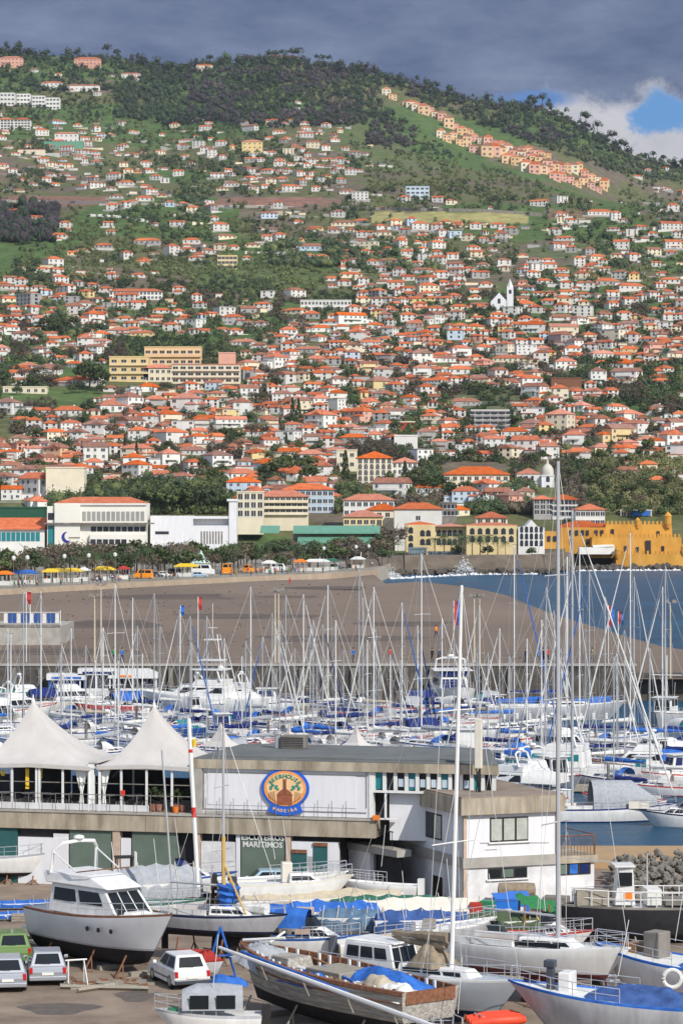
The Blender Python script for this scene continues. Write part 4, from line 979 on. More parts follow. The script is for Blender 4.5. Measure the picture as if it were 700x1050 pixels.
# bigger single trees of the town
for x, y, h, k in [(92,398,16,'broad'),(100,402,15,'broad'),(86,395,13,'broad'),(40,390,9,'brown'),(25,392,9,'brown'),(58,388,9,'brown'),(74,370,9,'brown'),(354,502,15,'cypress'),(300,440,14,'cypress'),(306,438,13,'cypress'),(267,455,10,'brown'),(258,452,9,'brown'),(160,525,11,'broad'),(175,528,12,'broad'),(190,528,12,'broad'),(205,528,12,'broad'),(218,526,11,'broad'),(150,522,9,'broad'),(232,528,9,'broad'),
                   (285,495,11,'broad'),(292,490,10,'broad'),(318,490,10,'broad'),(318,498,9,'broad'),(398,372,8,'broad'),(57,345,10,'broad'),(48,340,10,'broad'),(66,342,9,'broad'),(75,338,9,'broad'),(430,500,9,'broad'),(440,510,9,'broad'),(420,508,9,'broad'),(400,506,9,'broad'),(460,512,7,'broad'),(478,510,7,'broad'),(450,508,8,'broad'),(415,500,10,'conifer'),
                   (545,380,8,'brown'),(560,390,8,'brown'),(630,380,9,'broad'),(195,330,9,'brown'),(210,430,8,'brown'),(116,452,9,'brown'),(136,450,9,'brown'),(305,530,9,'brown'),(312,525,8,'broad'),(128,462,7,'cypress'),(140,475,9,'cypress'),(245,525,7,'brown')]:
    plant(k, x, y, None, h)
hp = {}
for c in cand: hp.setdefault((int(c[1]//25), int(c[2]//25)), []).append(c)
def near_house(x, y):
    gx, gy = int(x//25), int(y//25)
    for i in (gx-1, gx, gx+1):
        for j in (gy-1, gy, gy+1):
            for c in hp.get((i, j), ()):
                if abs(c[1]-x) < c[3]*.46 and -c[3]*.3 < y-c[2] < c[3]*.2: return True
    return False
n = 0
for k in range(4000):
    if n >= 150: break
    x = R.uniform(0, 700); y = R.uniform(395, 535)
    if near_house(x, y) or hexcl(EXR[:5]+EXR[12:14], x, y) and not (x > 598 and y < 530): continue
    if hexcl([(345,500,598,600),(0,515,345,600)], x, y): continue
    if plant(R.choices(['broad','brown','cypress','conifer'], [6,2,.5,.4])[0], x, y, None, R.uniform(3.5, 7.5)): n += 1
TL = LAND+[('the left end of the promenade',20,585),('the orange kiosk van',234,580),('the brown bare trees by the yellow hotel',400,545)]
locate(TITEMS, TL, 'tree', DIR8)
# the rest: woods, orchards and scrub as one mass
T_v = []; T_f = []; T_m = []
_bm = bmesh.new(); bmesh.ops.create_icosphere(_bm, subdivisions=1, radius=1); ICV = np.array([v.co[:] for v in _bm.verts]); ICF = np.array([[v.index for v in f.verts] for f in _bm.faces]); _bm.free()
T_cv = []; T_cf = []; T_cm = []; _nc = [0]
def leaves_np(c, R_, hgt, n, leaf, mi, r):
    for q in range(1 if hgt < 5 else 2):     # uneven leafy cores
        o_ = r.uniform(-.35, .35, 3)*np.array([R_, R_, hgt*.3]); v = ICV*r.uniform(.6, 1.2, (len(ICV), 1))*np.array([R_*.5, R_*.5, hgt*.28])*r.uniform(.7, 1.1)+o_+np.array([c[0], c[1], c[2]+hgt*.42])
        T_cv.append(v); T_cf.append(ICF+_nc[0]); _nc[0] += len(v); T_cm.append(np.full(len(ICF), mi))
    d = r.normal(size=(n,3)); d /= np.linalg.norm(d, axis=1)[:,None]; d[:,2] = np.abs(d[:,2])*1.2-.2
    k = r.uniform(.35, 1, n)**.5
    p = np.stack([c[0]+d[:,0]*R_*k, c[1]+d[:,1]*R_*k, c[2]+hgt*(.3+.6*d[:,2]*k)], 1)
    a = r.normal(size=(n,3)); a /= np.linalg.norm(a, axis=1)[:,None]; b_ = np.cross(a, r.normal(size=(n,3))); b_ /= np.linalg.norm(b_, axis=1)[:,None]
    s = leaf*r.uniform(.6, 1.3, n)[:,None]
    T_v.append(np.stack([p-a*s, p+b_*s*.7, p+a*s, p-b_*s*.7], 1).reshape(-1,3)); T_m.append(np.full(n, mi))
def wood(x, y):
    """(probability, height, material choice) of a tree at this place on the hill"""
    j = float(vnoise(np.array(x/30.), np.array(y/14.))); j2 = float(vnoise(np.array(x/42.+7), np.array(y/17.+3)))
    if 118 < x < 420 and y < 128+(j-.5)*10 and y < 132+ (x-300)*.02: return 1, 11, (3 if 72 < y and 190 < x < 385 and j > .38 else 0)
    if x < 125 and y < 96: return .55, 10, 0
    if x >= 370 and y < np.interp(x, [370,400,450,500,560,620,700],[128,112,122,140,160,185,195])-8: return .9, 10, (3 if j > .66 else 0)
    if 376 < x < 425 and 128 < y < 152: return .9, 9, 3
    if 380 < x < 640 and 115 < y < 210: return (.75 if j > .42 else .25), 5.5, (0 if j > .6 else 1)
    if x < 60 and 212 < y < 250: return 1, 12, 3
    if 275 < x < 350 and 250 < y < 275: return 1, 9, 0
    if 350 < x < 450 and 262 < y < 280: return .9, 8, 0
    if x > 600 and y > 468: return .8, 2.6, (4 if j > .35 else 1)
    if 546 < x < 578 and y > 474: return 0, 1, 0
    if 180 < x < 215 and 190 < y < 230: return .8, 8, 0
    if 225 < x < 280 and 150 < y < 205: return .5, 8, 0
    if 60 < x < 330 and 225 < y < 300: return .55, 5, 0 if j > .5 else 1
    if 35 < x < 85 and 315 < y < 350: return .9, 8, 0
    if 560 < x < 700 and 150 < y < 250: return .3, 6, 0
    if y > 490: return .9, 5.5, 0 if j > .52 else (2 if x > 400 else 1)
    if 128 < y < 300 and j2 > .56: return .08, 4, 1
    if y > 300: return .7, 4.3, 0 if j > .42 else 2
    return .42+.4*(j > .5), 5.5, 0 if j > .4 else 1
r_ = np.random.default_rng(5); nt_ = 0
for k in range(46000):
    x = R.uniform(-60, 760); y = R.uniform(45, 530)
    if 350 < x < 598 and y > 530: continue
    if 45 < x < 245 and y > 532: continue
    if 262 < x < 345 and y > 515 or x < 50 and y > 515: continue
    if y > 535 : continue
    pr_, h, mi = wood(x, y)
    if R.random() > pr_: continue
    if abs(y-float(np.interp(x,[390,460,500,560,640],[98,135,152,172,200]))) < 13+(x > 450)*6 and x > 390 and x < 635 or hexcl([(368,217,545,229),(0,201,112,211),(222,202,350,212),(0,398,112,418)], x, y) and R.random() < .95: continue
    if (350 < x < 428 and 476 < y < 505) or (108 < x < 246 and (368 if 146 < x < 208 else 378) < y < 402) or (453 < x < 525 and 475 < y < 505) or (483 < x < 523 and 421 < y < 444): continue
    if y > 240 and near_house(x, y): continue
    if y <= 240 and near_house(x, y-1) and R.random() < .9: continue
    p = hit(x, y)
    if p is None: continue
    h *= R.uniform(.6, 1.25)
    if mi == 0 and h > 8 and y < 150: mi = 5 if R.random() < .8 else 0  # painted cloud shadow: most tall upper-hill trees take the darkened green
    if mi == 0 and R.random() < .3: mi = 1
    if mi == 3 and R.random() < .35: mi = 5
    leaves_np((p.x, p.y, p.z-.1*h), h*R.uniform(.3, .68), h*R.uniform(.8, 1.25), int(38+ (26 if p.y < 2000 else 0)), .00016*p.y+.2, mi, r_); nt_ += 1
# skyline trees along the ridge
for k in range(420):
    x = R.uniform(-60, 760); p = None
    Yr = 3850; px_ = (x-CX)/F*Yr; z = float(height(px_, Yr-R.uniform(0, 60)))
    h = R.uniform(5, 13) if not 110 < x < 130 else 5
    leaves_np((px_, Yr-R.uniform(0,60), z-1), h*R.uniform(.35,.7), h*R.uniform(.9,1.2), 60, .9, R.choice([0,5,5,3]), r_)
for x, h in ((110,24),(120,17),(290,20),(300,22),(282,18),(330,18),(306,24),(215,16),(600,30),(612,26),(628,24),(545,22),(556,26),(640,18),(680,14)):   # taller umbrella shaped crowns
    Yr = 3845; X_ = (x-CX)/F*Yr; z = float(height(X_, Yr))
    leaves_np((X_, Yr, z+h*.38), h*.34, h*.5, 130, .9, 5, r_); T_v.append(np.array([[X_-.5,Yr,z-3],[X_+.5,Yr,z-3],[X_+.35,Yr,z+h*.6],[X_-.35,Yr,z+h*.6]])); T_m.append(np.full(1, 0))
V = np.concatenate(T_v); mm = np.concatenate(T_m); nf = len(V)//4; nq = nf; CV = np.concatenate(T_cv); CF = np.concatenate(T_cf)+len(V); CM = np.concatenate(T_cm)
me = bpy.data.meshes.new('hillside_woods'); me.vertices.add(len(V)+len(CV)); me.vertices.foreach_set('co', np.concatenate([V, CV]).ravel().astype(np.float32))
nt3 = len(CF); nl = nq*4+nt3*3
me.loops.add(nl); me.loops.foreach_set('vertex_index', np.concatenate([np.arange(nq*4), CF.ravel()]).astype(np.int32)); me.polygons.add(nq+nt3)
me.polygons.foreach_set('loop_start', np.concatenate([np.arange(0, nq*4, 4), nq*4+np.arange(0, nt3*3, 3)]).astype(np.int32)); me.polygons.foreach_set('loop_total', np.concatenate([np.full(nq, 4), np.full(nt3, 3)]).astype(np.int32)); mm = np.concatenate([mm, CM])
for k in ('leafA','leafB','leafC','leafD','leafE','leafF'): me.materials.append(mat('far_'+k, {'leafE':(.2,.2,.09),'leafF':(.03,.048,.024),'leafA':(.05,.076,.034),'leafB':(.11,.135,.05),'leafC':(.1,.083,.056),'leafD':(.055,.047,.05)}[k], .85, .45, .012, detail=8))  # darkest two carry the ridge's cloud shadow in their colour, over naturally dark species
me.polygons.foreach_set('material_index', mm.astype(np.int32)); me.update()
o = bpy.data.objects.new('hillside_woods', me); COL.objects.link(o); tag(o, 'woods, orchards and scrub covering the hillside between the houses', 'woodland', kind='stuff')
print('wood trees', nt_, 'faces', nf)

# ------------------------------------------------------------------ people
def person_mesh(pose):
    j = {'pelvis':(0,0,.95),'chest':(0,0,1.3),'neck':(0,0,1.5),'headb':(0,-.02,1.58),'head':(0,-.02,1.72),'lsh':(-.19,0,1.43),'rsh':(.19,0,1.43)}
    if pose == 0: j.update(lel=(-.25,.02,1.15),lha=(-.26,-.06,.88),rel=(.25,.02,1.15),rha=(.26,-.06,.88),lhip=(-.1,0,.9),lkn=(-.11,-.02,.5),lft=(-.12,0,.06),lto=(-.13,-.16,.04),rhip=(.1,0,.9),rkn=(.11,-.02,.5),rft=(.12,0,.06),rto=(.13,-.16,.04))
    elif pose == 1: j.update(lel=(-.24,-.12,1.17),lha=(-.24,-.3,1.02),rel=(.24,.14,1.17),rha=(.25,.1,.92),lhip=(-.1,0,.9),lkn=(-.11,.08,.5),lft=(-.12,.3,.12),lto=(-.13,.18,.04),rhip=(.1,0,.9),rkn=(.11,-.2,.52),rft=(.12,-.26,.08),rto=(.13,-.42,.06))
    else: j.update(pelvis=(0,.1,.93),chest=(0,-.12,1.22),neck=(0,-.24,1.38),headb=(0,-.28,1.43),head=(0,-.34,1.54),lsh=(-.19,-.18,1.33),rsh=(.19,-.18,1.33),lel=(-.24,-.3,1.08),lha=(-.18,-.5,.98),rel=(.24,-.3,1.08),rha=(.18,-.5,.98),lhip=(-.1,.1,.9),lkn=(-.12,.02,.5),lft=(-.13,.06,.06),lto=(-.14,-.1,.04),rhip=(.1,.1,.9),rkn=(.12,.02,.5),rft=(.13,.06,.06),rto=(.14,-.1,.04))
    ks = list(j); rad = {'pelvis':.14,'chest':.15,'neck':.06,'headb':.075,'head':.1,'lsh':.07,'rsh':.07,'lel':.045,'rel':.045,'lha':.035,'rha':.035,'lhip':.1,'rhip':.1,'lkn':.065,'rkn':.065,'lft':.045,'rft':.045,'lto':.035,'rto':.035}
    ed = [('pelvis','chest'),('chest','neck'),('neck','headb'),('headb','head'),('chest','lsh'),('lsh','lel'),('lel','lha'),('chest','rsh'),('rsh','rel'),('rel','rha'),('pelvis','lhip'),('lhip','lkn'),('lkn','lft'),('lft','lto'),('pelvis','rhip'),('rhip','rkn'),('rkn','rft'),('rft','rto')]
    me = bpy.data.meshes.new('sk'); me.from_pydata([j[k] for k in ks], [(ks.index(a), ks.index(c)) for a, c in ed], [])
    o = bpy.data.objects.new('sk', me); COL.objects.link(o); o.modifiers.new('s', 'SKIN'); 
    for i, k in enumerate(ks): me.skin_vertices[0].data[i].radius = (rad[k],)*2; me.skin_vertices[0].data[i].use_root = (i == 0)
    sb = o.modifiers.new('u', 'SUBSURF'); sb.levels = 1; sb.render_levels = 1
    dg = bpy.context.evaluated_depsgraph_get(); em = bpy.data.meshes.new_from_object(o.evaluated_get(dg)); bpy.data.objects.remove(o)
    for m_ in ('skin','cloth_blue','cloth_navy'): em.materials.append(M[m_])
    hz = j['neck'][2]-.01
    for p in em.polygons:
        c = p.center; near_hand = min((Vector(j[h])-c).length for h in ('lha','rha')) < .09
        p.material_index = 0 if (c.z > hz or near_hand) else 1 if c.z > j['pelvis'][2]+.02 else 2
        p.use_smooth = True
    hb = MB(); hd = Vector(j['head']); hb.lathe([(.06,-.08),(.105,-.02),(.11,.04),(.08,.1),(.02,.125)], 10, (hd.x, hd.y+.025, hd.z+.01))
    fb = MB()
    return em, hb.mesh('hair', 'hair', True), hd
PM = [person_mesh(i) for i in range(3)]
def person(loc, rz, pose, shirt, trousers, label, group='people around the harbour', s=1.0):
    em, hm, hd = PM[pose]; t = bpy.data.objects.new('person', em); COL.objects.link(t); t.location = loc; t.rotation_euler = (0,0,rz); t.scale = (s,)*3
    setmat(t, 1, 'cloth_'+shirt); setmat(t, 2, 'cloth_'+trousers); tag(t, label, 'person', group)
    add_part(hm, 'hair', t, (0,0,0)); return t
Q = 4.75
for (x, Y, pose, sh, tr, lb) in [(125,350.5,1,'blue','navy','person in blue walking on the quay behind the marina'),(140,350.8,0,'black','khaki','person in dark top standing by the lamp posts on the quay'),(362,350.5,1,'blue','black','person in pale blue walking on the quay, alone'),
    (400,350.5,1,'red','navy','person in red top and blue trousers walking along the quay'),(443,350.4,0,'black','black','person dressed in black on the quay beside another'),(450,350.6,0,'navy','black','second dark clad person on the quay near the white yacht'),
    (539,350.5,0,'navy','navy','person in navy looking over the quay railing'),(551,350.5,1,'blue','navy','person in blue walking on the quay by the red clad one'),(561,350.6,0,'red','black','person in red jacket among the group on the quay'),(557,350.2,0,'black','navy','person in black between the blue and red clad ones'),(607,350.5,1,'khaki','navy','person in khaki at the far end of the quay'),(117,351,0,'green','navy','person in green standing on the quay near the kiosk boats')]:
    p = at(x, 600, Y); person((p.x, Y, Q), R.uniform(-1.5,1.5), pose, sh, tr, lb)
p = on(447, 657, 2.3); person((p.x, p.y, 2.7), .5, 1, 'orange', 'navy', 'person in orange top walking alone on the gravel beach', s=1.15)
p = on(297, 600, 2.7); person((p.x, p.y, 2.7), .5, 0, 'red', 'red', 'person in red on the far edge of the gravel beach', s=1.1)

# ------------------------------------------------------------------ promenade: kiosks, parasols, vehicles, lamps
def make_car(L_=4.0, W=1.66, Hh=1.45, paint='carsilver', van=False, name='car'):
    t = thing(name, 'car', 'car', (0,0,0))
    x0, x1 = -L_/2, L_/2
    b = MB(); hb = Hh*.58
    side = [(x0+.02,.3),(x0,.62),(x0+.06,hb),(x0+.3,hb+.02),(x1-1.15,hb),(x1-.2,hb-.16),(x1-.02,.55),(x1-.03,.3),(x1-.12,.22),(x0+.12,.22)]
    if van: side = [(x0,.3),(x0,hb+.1),(x1-.8,hb+.1),(x1-.05,hb-.15),(x1,.3),(x1-.1,.22),(x0+.1,.22)]
    b.prism(side, -W/2, W/2); b.build('body', paint, t, bevel=.11)
    b = MB(); c0, c1 = (x0+.12, x1-1.2) if not van else (x0+.03, x1-.8)
    rx0, rx1 = (c0+.34, c1-.75) if not van else (c0+.04, c1-.45); z0 = hb-.01; z1 = Hh; i = .24
    b.add([(c0,-W/2+.04,z0),(c1,-W/2+.04,z0),(c1,W/2-.04,z0),(c0,W/2-.04,z0),(rx0,-W/2+i,z1),(rx1,-W/2+i,z1),(rx1,W/2-i,z1),(rx0,W/2-i,z1)],[(0,3,2,1),(4,5,6,7),(0,1,5,4),(1,2,6,5),(2,3,7,6),(3,0,4,7)])
    cab = b.build('cabin', paint, t, bevel=.05)
    v = [Vector(q) for q in b.v]
    def pane(a, bb, c, d, s0, s1, t0, t1, push):
        A = lambda s, u: (a*(1-s)+bb*s)*(1-u)+(d*(1-s)+c*s)*u
        n = (bb-a).cross(d-a).normalized()*push; q = MB(); q.add([tuple(A(s0,t0)+n), tuple(A(s1,t0)+n), tuple(A(s1,t1)+n), tuple(A(s0,t1)+n)], [(0,1,2,3)]); q.build('window', 'glass', cab)
    pane(v[0], v[1], v[5], v[4], .06, .47, .14, .88, .012); pane(v[0], v[1], v[5], v[4], .51, .9, .14, .88, .012)
    pane(v[2], v[3], v[7], v[6], .1, .49, .14, .88, .012); pane(v[2], v[3], v[7], v[6], .53, .94, .14, .88, .012)
    pane(v[3], v[0], v[4], v[7], .12, .88, .2, .86, .012); pane(v[1], v[2], v[6], v[5], .06, .94, .06, .92, .012)
    for sx in (x0+.72, x1-.78):
        for sy in (-1, 1):
            b = MB(); b.T = Matrix.Translation((sx, sy*(W/2-.1), .31)) @ Matrix.Rotation(PI/2, 4, 'X'); b.lathe([(.2,-.1),(.29,-.1),(.31,-.06),(.31,.06),(.29,.1),(.2,.1)], 16); wh = b.build('wheel', 'tyre', t)
            b = MB(); b.T = Matrix.Translation((sx, sy*(W/2-.1), .31)) @ Matrix.Rotation(PI/2, 4, 'X'); b.lathe([(.05,-.115),(.19,-.105),(.19,.105),(.05,.115)], 10); b.build('rim', 'rim', wh)
    for sy in (-1, 1):
        for xx in (-.1*L_, .12*L_): b = MB(); b.box(xx, xx+.015, sy*W/2-.004, sy*W/2+.004, .36, hb-.04); b.build('door_seam', 'black', t)
        b = MB(); b.box(-L_*.28, L_*.3, sy*W/2-.012, sy*W/2+.012, .42, .5); b.build('side_trim', 'cardark', t)
        b = MB(); b.box(x0-.02, x0+.14, sy*(W/2-.1)-.075, sy*(W/2-.1)+.075, hb-.3, hb-.02); b.build('tail_light', 'lampred', t, bevel=.02)
        b = MB(); b.box(x1-.16, x1-.0, sy*(W/2-.25)-.16, sy*(W/2-.25)+.16, hb-.36, hb-.2); b.build('headlight', 'window', t, bevel=.02)
        b = MB(); b.box(x1-1.42, x1-1.25, sy*(W/2+.08)-.09, sy*(W/2+.08)+.09, hb+.02, hb+.16); b.build('mirror', paint, t, bevel=.03)
    b = MB(); b.box(x0-.03, x0+.0, -.26, .26, .5, .62); b.build('number_plate', 'plate', t)
    b = MB(); b.box(x0-.06, x0+.08, -W/2+.02, W/2-.02, .26, .46); b.build('bumper', 'cardark' if paint == 'carwhite' else paint, t, bevel=.04); b = MB(); b.tube([(x0+.15,-.1,hb+.12),(x0+.1,.3,hb+.2)], .012, 4); b.build('wiper', 'black', t)
    return t
def place_at(t, x, Y, z, rz, label, group=None, s=1.0):
    p = at(x, 560, Y); t.location = (p.x, Y, z); t.rotation_euler = (0,0,rz); t['label'] = label; t.scale = (s,)*3
    if group: t['group'] = group
    return t
for (x, Y, paint, van, L_, Hh, rz, lb, nm) in [(118,905,'carsilver',0,4,1.45,.1,'silver car parked under the promenade palms','car'),(147,905,'carorange',1,5,2.4,3.0,'orange van parked between the promenade palms','van'),(205,892,'carblue',0,4.3,1.45,.1,'pale blue car parked on the edge of the gravel beach','car'),
    (208,915,'carwhite',1,6.5,2.9,.05,'white coach parked by the orange kiosk van','coach'),(233,912,'carorange',1,4.8,3.0,1.4,'bright orange kiosk van facing the beach','van'),(255,915,'carorange',1,3.6,2.4,1.2,'smaller orange van right of the orange kiosk van','van'),(169,912,'carwhite',0,4,1.5,.2,'white car under the bare promenade trees','car'),(160,915,'cardark',0,4,1.5,.0,'dark car beside the white car on the promenade','car'),(181,920,'cardark',1,4.4,2,.3,'dark van behind the beach on the promenade','van'),(286,920,'carwhite',1,5,2.3,.1,'white van parked near the market hall','van'),(345,925,'cardark',0,4.2,1.45,.1,'dark car on the promenade below the market hall','car')]:
    Y = PR(x, Y); c = make_car(L_, 2.0 if van else 1.7, Hh, paint, bool(van), nm); c['category'] = nm; place_at(c, x, Y, PZp(Y), rz, lb, 'vehicles on the promenade')
def stall(x, Y, w, col, lb, h=2.6, nm='market_stall', awn=None):
    Y = PR(x, Y)
    t = thing(nm, lb, 'stall', (at(x,560,Y).x, Y, PZp(Y)), R.uniform(-.2,.2), 'stalls along the promenade')
    b = MB(); b.T = Matrix.Translation((0,0,0)); hip_roof(b, w, 2.6, h, .7, .15, th=.25); b.build('canopy', col, t)
    for sx in (-1,1):
        for sy in (-1,1): b = MB(); b.tube([(sx*w/2*.92,sy*1.2,0),(sx*w/2*.92,sy*1.2,h)], .05, 5); b.build('post', 'white', t)
    b = MB(); b.box(-w/2*.85, w/2*.85, -.9, .3, 0, 1.0); b.build('counter', 'coverwhite', t)
for i,(x, w, c, lb) in enumerate([(5,4,'orange','orange canopy stall at the left end of the promenade'),(14,6,'coverblue','long bright blue canopy by the beach bar'),(20,3,'orange','small orange stall beside the blue canopy'),(27,5,'coverblue','second blue canopy right of the small orange stall'),(52,4,'yellow','yellow canopy stall under the first palms'),(60,3.5,'yellow','second yellow canopy stall among the palms'),(74,5,'yellow','wide yellow canopy stall below the white office'),(86,3,'coverwhite','white canopy stall beside the wide yellow one'),(104,4,'yellow','yellow canopy stall by the lamp'),(110,4,'yellow','yellow canopy stall next to the silver car'),(127,3,'coverred','red and blue kiosk by the palms'),(195,4,'coverwhite','white canopy left of the coach'),(191,6,'yellow','yellow market stall on the beach side of the coach'),(276,4,'coverwhite','white canopy stall near the market hall posts'),(308,3.6,'orange','tall orange kiosk in front of the market hall'),(325,7,'coverwhite','row of white awnings in front of the market hall'),(340,4,'covergreen','green awning at the right of the market hall'),(367,4,'coverwhite','white awning by the brown bare trees')]):
    stall(x, 908+ (i % 3)*3, w, c, lb)
# tent pyramid by the coach
b = MB(); b.lathe([(3.2,0),(1.3,1.4),(.3,3.0),(.05,3.8)], 4, (at(206,560,850).x, 850, PZp(850)+2.5)); tag(b.build('garden_marquee', mat('mint_canvas', (.5,.7,.6), .8), None), 'small pale mint pyramid marquee among the bare trees', 'marquee')
cols = ['red','navy','black','white','orange','blue','green','khaki']
for i in range(120):
    x = R.choice([R.uniform(0,140), R.uniform(150,345), R.uniform(240,420)]); Y = PR(x, R.uniform(877, 925)) if x < 385 else R.uniform(988, 996)
    sh, tr = R.choice(cols), R.choice(['navy','black','khaki'])
    person((at(x,560,Y).x, Y, PZp(Y)), R.uniform(0,6.28), R.choice([0,1]), sh, tr, 'stroller in everyday clothes on the crowded palm promenade', 'strollers on the promenade')
# lamp posts
def lamp_post(x, Y, z, h, lb, grp, head='single', mt='maststeel'):
    p = at(x, 560, Y); t = thing('street_lamp', lb, 'street lamp', (p.x, Y, z), 0, grp)
    b = MB(); b.tube([(0,0,0),(0,0,h*.5),(0,0,h)], [.13,.1,.07] if h > 7 else [.08,.06,.05], 7); b.build('post', mt, t)
    if head == 'flood':
        b = MB(); b.tube([(-.5,0,h),(.5,0,h)], .05, 5); b.build('crossbar', mt, t)
        for sx in (-.45,.45): b = MB(); b.taper(sx-.28, sx+.28, -.3, .1, h+.02, h+.4, .05,.05,.05,.05); b.build('floodlight', 'stonegrey', t)
    else:
        b = MB(); b.lathe([(.12,0),(.42,.25),(.5,.8),(.2,1.05),(.04,1.15)], 8, (0,0,h)); b.build('lamp_head', 'white', t)
for i, x in enumerate((14, 28, 118, 91, 365, 378, 66, 408, 332)):
    lamp_post(x, PR(x, 876) if x < 388 else 992, 3.9, 6.5, 'white globe lamp post on the beach side of the promenade', 'promenade lamps', mt='stonegrey')
for x, lb in ((97,'shorter tan floodlight pole of the pair behind the kiosk boats'),(103.5,'taller tan floodlight pole of the pair behind the kiosk boats'),(282,'first floodlight pole of the close pair in mid quay'),(285.5,'second floodlight pole of the close pair in mid quay'),(486,'floodlight pole behind the tall white mast'),(491.5,'second floodlight pole behind the tall white mast'),(687,'single floodlight pole at the right end of the quay')):
    yt = {97:612,103.5:600,282:607,285.5:606,486:612,491.5:612,687:618}[x]
    hh = H-(yt-HY)/F*351-Q; lamp_post(x, 351, Q if x < 650 else 2.9, hh if x < 650 else hh+1.8, lb, 'quay floodlights', 'flood', mt=mat('tan_pole', (.55,.47,.36), .6))
# flags on the quay
def flag(x, Y, z, ytop, cols_, lb, fh=2.4, fw=.55):
    h = H-(ytop-HY)/F*Y-z; p = at(x, 560, Y); t = thing('flagpole', lb, 'flag', (p.x, Y, z), 0, 'flags of the harbour')
    b = MB(); b.tube([(0,0,0),(0,0,h)], .05, 6); b.build('pole', 'maststeel', t)
    b = MB(); n = 6
    for i in range(n):
        for k, mi in enumerate(range(len(cols_))):
            x0 = .05+fw*k/len(cols_); x1 = .05+fw*(k+1)/len(cols_); z0 = h-fh*i/n; z1 = h-fh*(i+1)/n; w0 = .12*math.sin(i*1.3); w1 = .12*math.sin((i+1)*1.3)
            b.quad((x0,w0,z0),(x1,w0+.05,z0-.15*k),(x1,w1+.05,z1-.15*k),(x0,w1,z1), mi)
    b.build('cloth', cols_, t)
flag(465, 352, Q, 616, ['coverred','coverblue'], 'tall red and blue banner flag behind the white yacht', 3.0, .8)
flag(623.5, 358, 3, 621, ['coverred','coverblue'], 'red and blue banner flag over the sea, the taller of two', 2.6, .7)
flag(633.5, 358, 3, 627, ['coverred','hullblue'], 'shorter red banner flag beside the taller one over the sea', 1.6, .6)
flag(203, 352, Q, 612, ['coverred'], 'dark red banner flag above the sport fishing boat', 1.6, .4)
flag(185, 352, Q, 621, ['coverblue'], 'small blue flag left of the sport fishing boat', 1.2, .4)
flag(27, 352, Q, 607, ['coverred'], 'dark red flag at the beach bar', 1.5, .5)
# beach bar platform
Y0 = 436; t = thing('beach_bar', 'beach bar deck with blue and white railing boards at the edge of the gravel', 'beach bar', (0,Y0,0))
b = MB(); b.box(lx(-40), lx(62), 0, 22, 2, lz(643)); b.build('base', 'concrete2', t)
b = MB(); b.box(lx(-40), lx(62), -.1, .0, lz(643), lz(640.5)); b.build('rim', 'stonegrey', t)
for k in range(13):
    b = MB(); b.box(lx(4+k*4.4), lx(7.8+k*4.4), -.05, .0, lz(639), lz(629)); b.build('railing_board', 'hullblue' if k % 3 else 'coverwhite', t)
b = MB(); b.tube([(lx(-10), -.05, lz(628)), (lx(62), -.05, lz(628))], .05, 5); b.build('top_rail', 'white', t)
for x in (24,31,42,62): b = MB(); b.tube([(lx(x), -.1, lz(641)), (lx(x), -.1, lz(606 if x < 60 else 626))], .06, 5); b.build('post', 'maststeel', t)
b = MB(); b.T = Matrix.Translation((lx(-8), 6, 0)); hip_roof(b, 7.5, 9, lz(616), 1.4, .3); b.T = Matrix.Identity(4); tag(b.build('bar_canopy', 'tent'), 'white canvas canopy over the beach bar at the left edge', 'canopy')
for x in (34, 41):
    b = MB(); b.lathe([(.05,-2.2),(.05,0),(.32,.05),(.36,1.2),(.12,2.8),(.03,3.1)], 8, (lx(x), 1.5, lz(632))); tag(b.build('folded_parasol', 'coverwhite'), f"folded white parasol on the beach bar deck, {'one nearer the flag' if x == 34 else 'one nearer the railing corner'}", 'parasol', 'folded parasols')
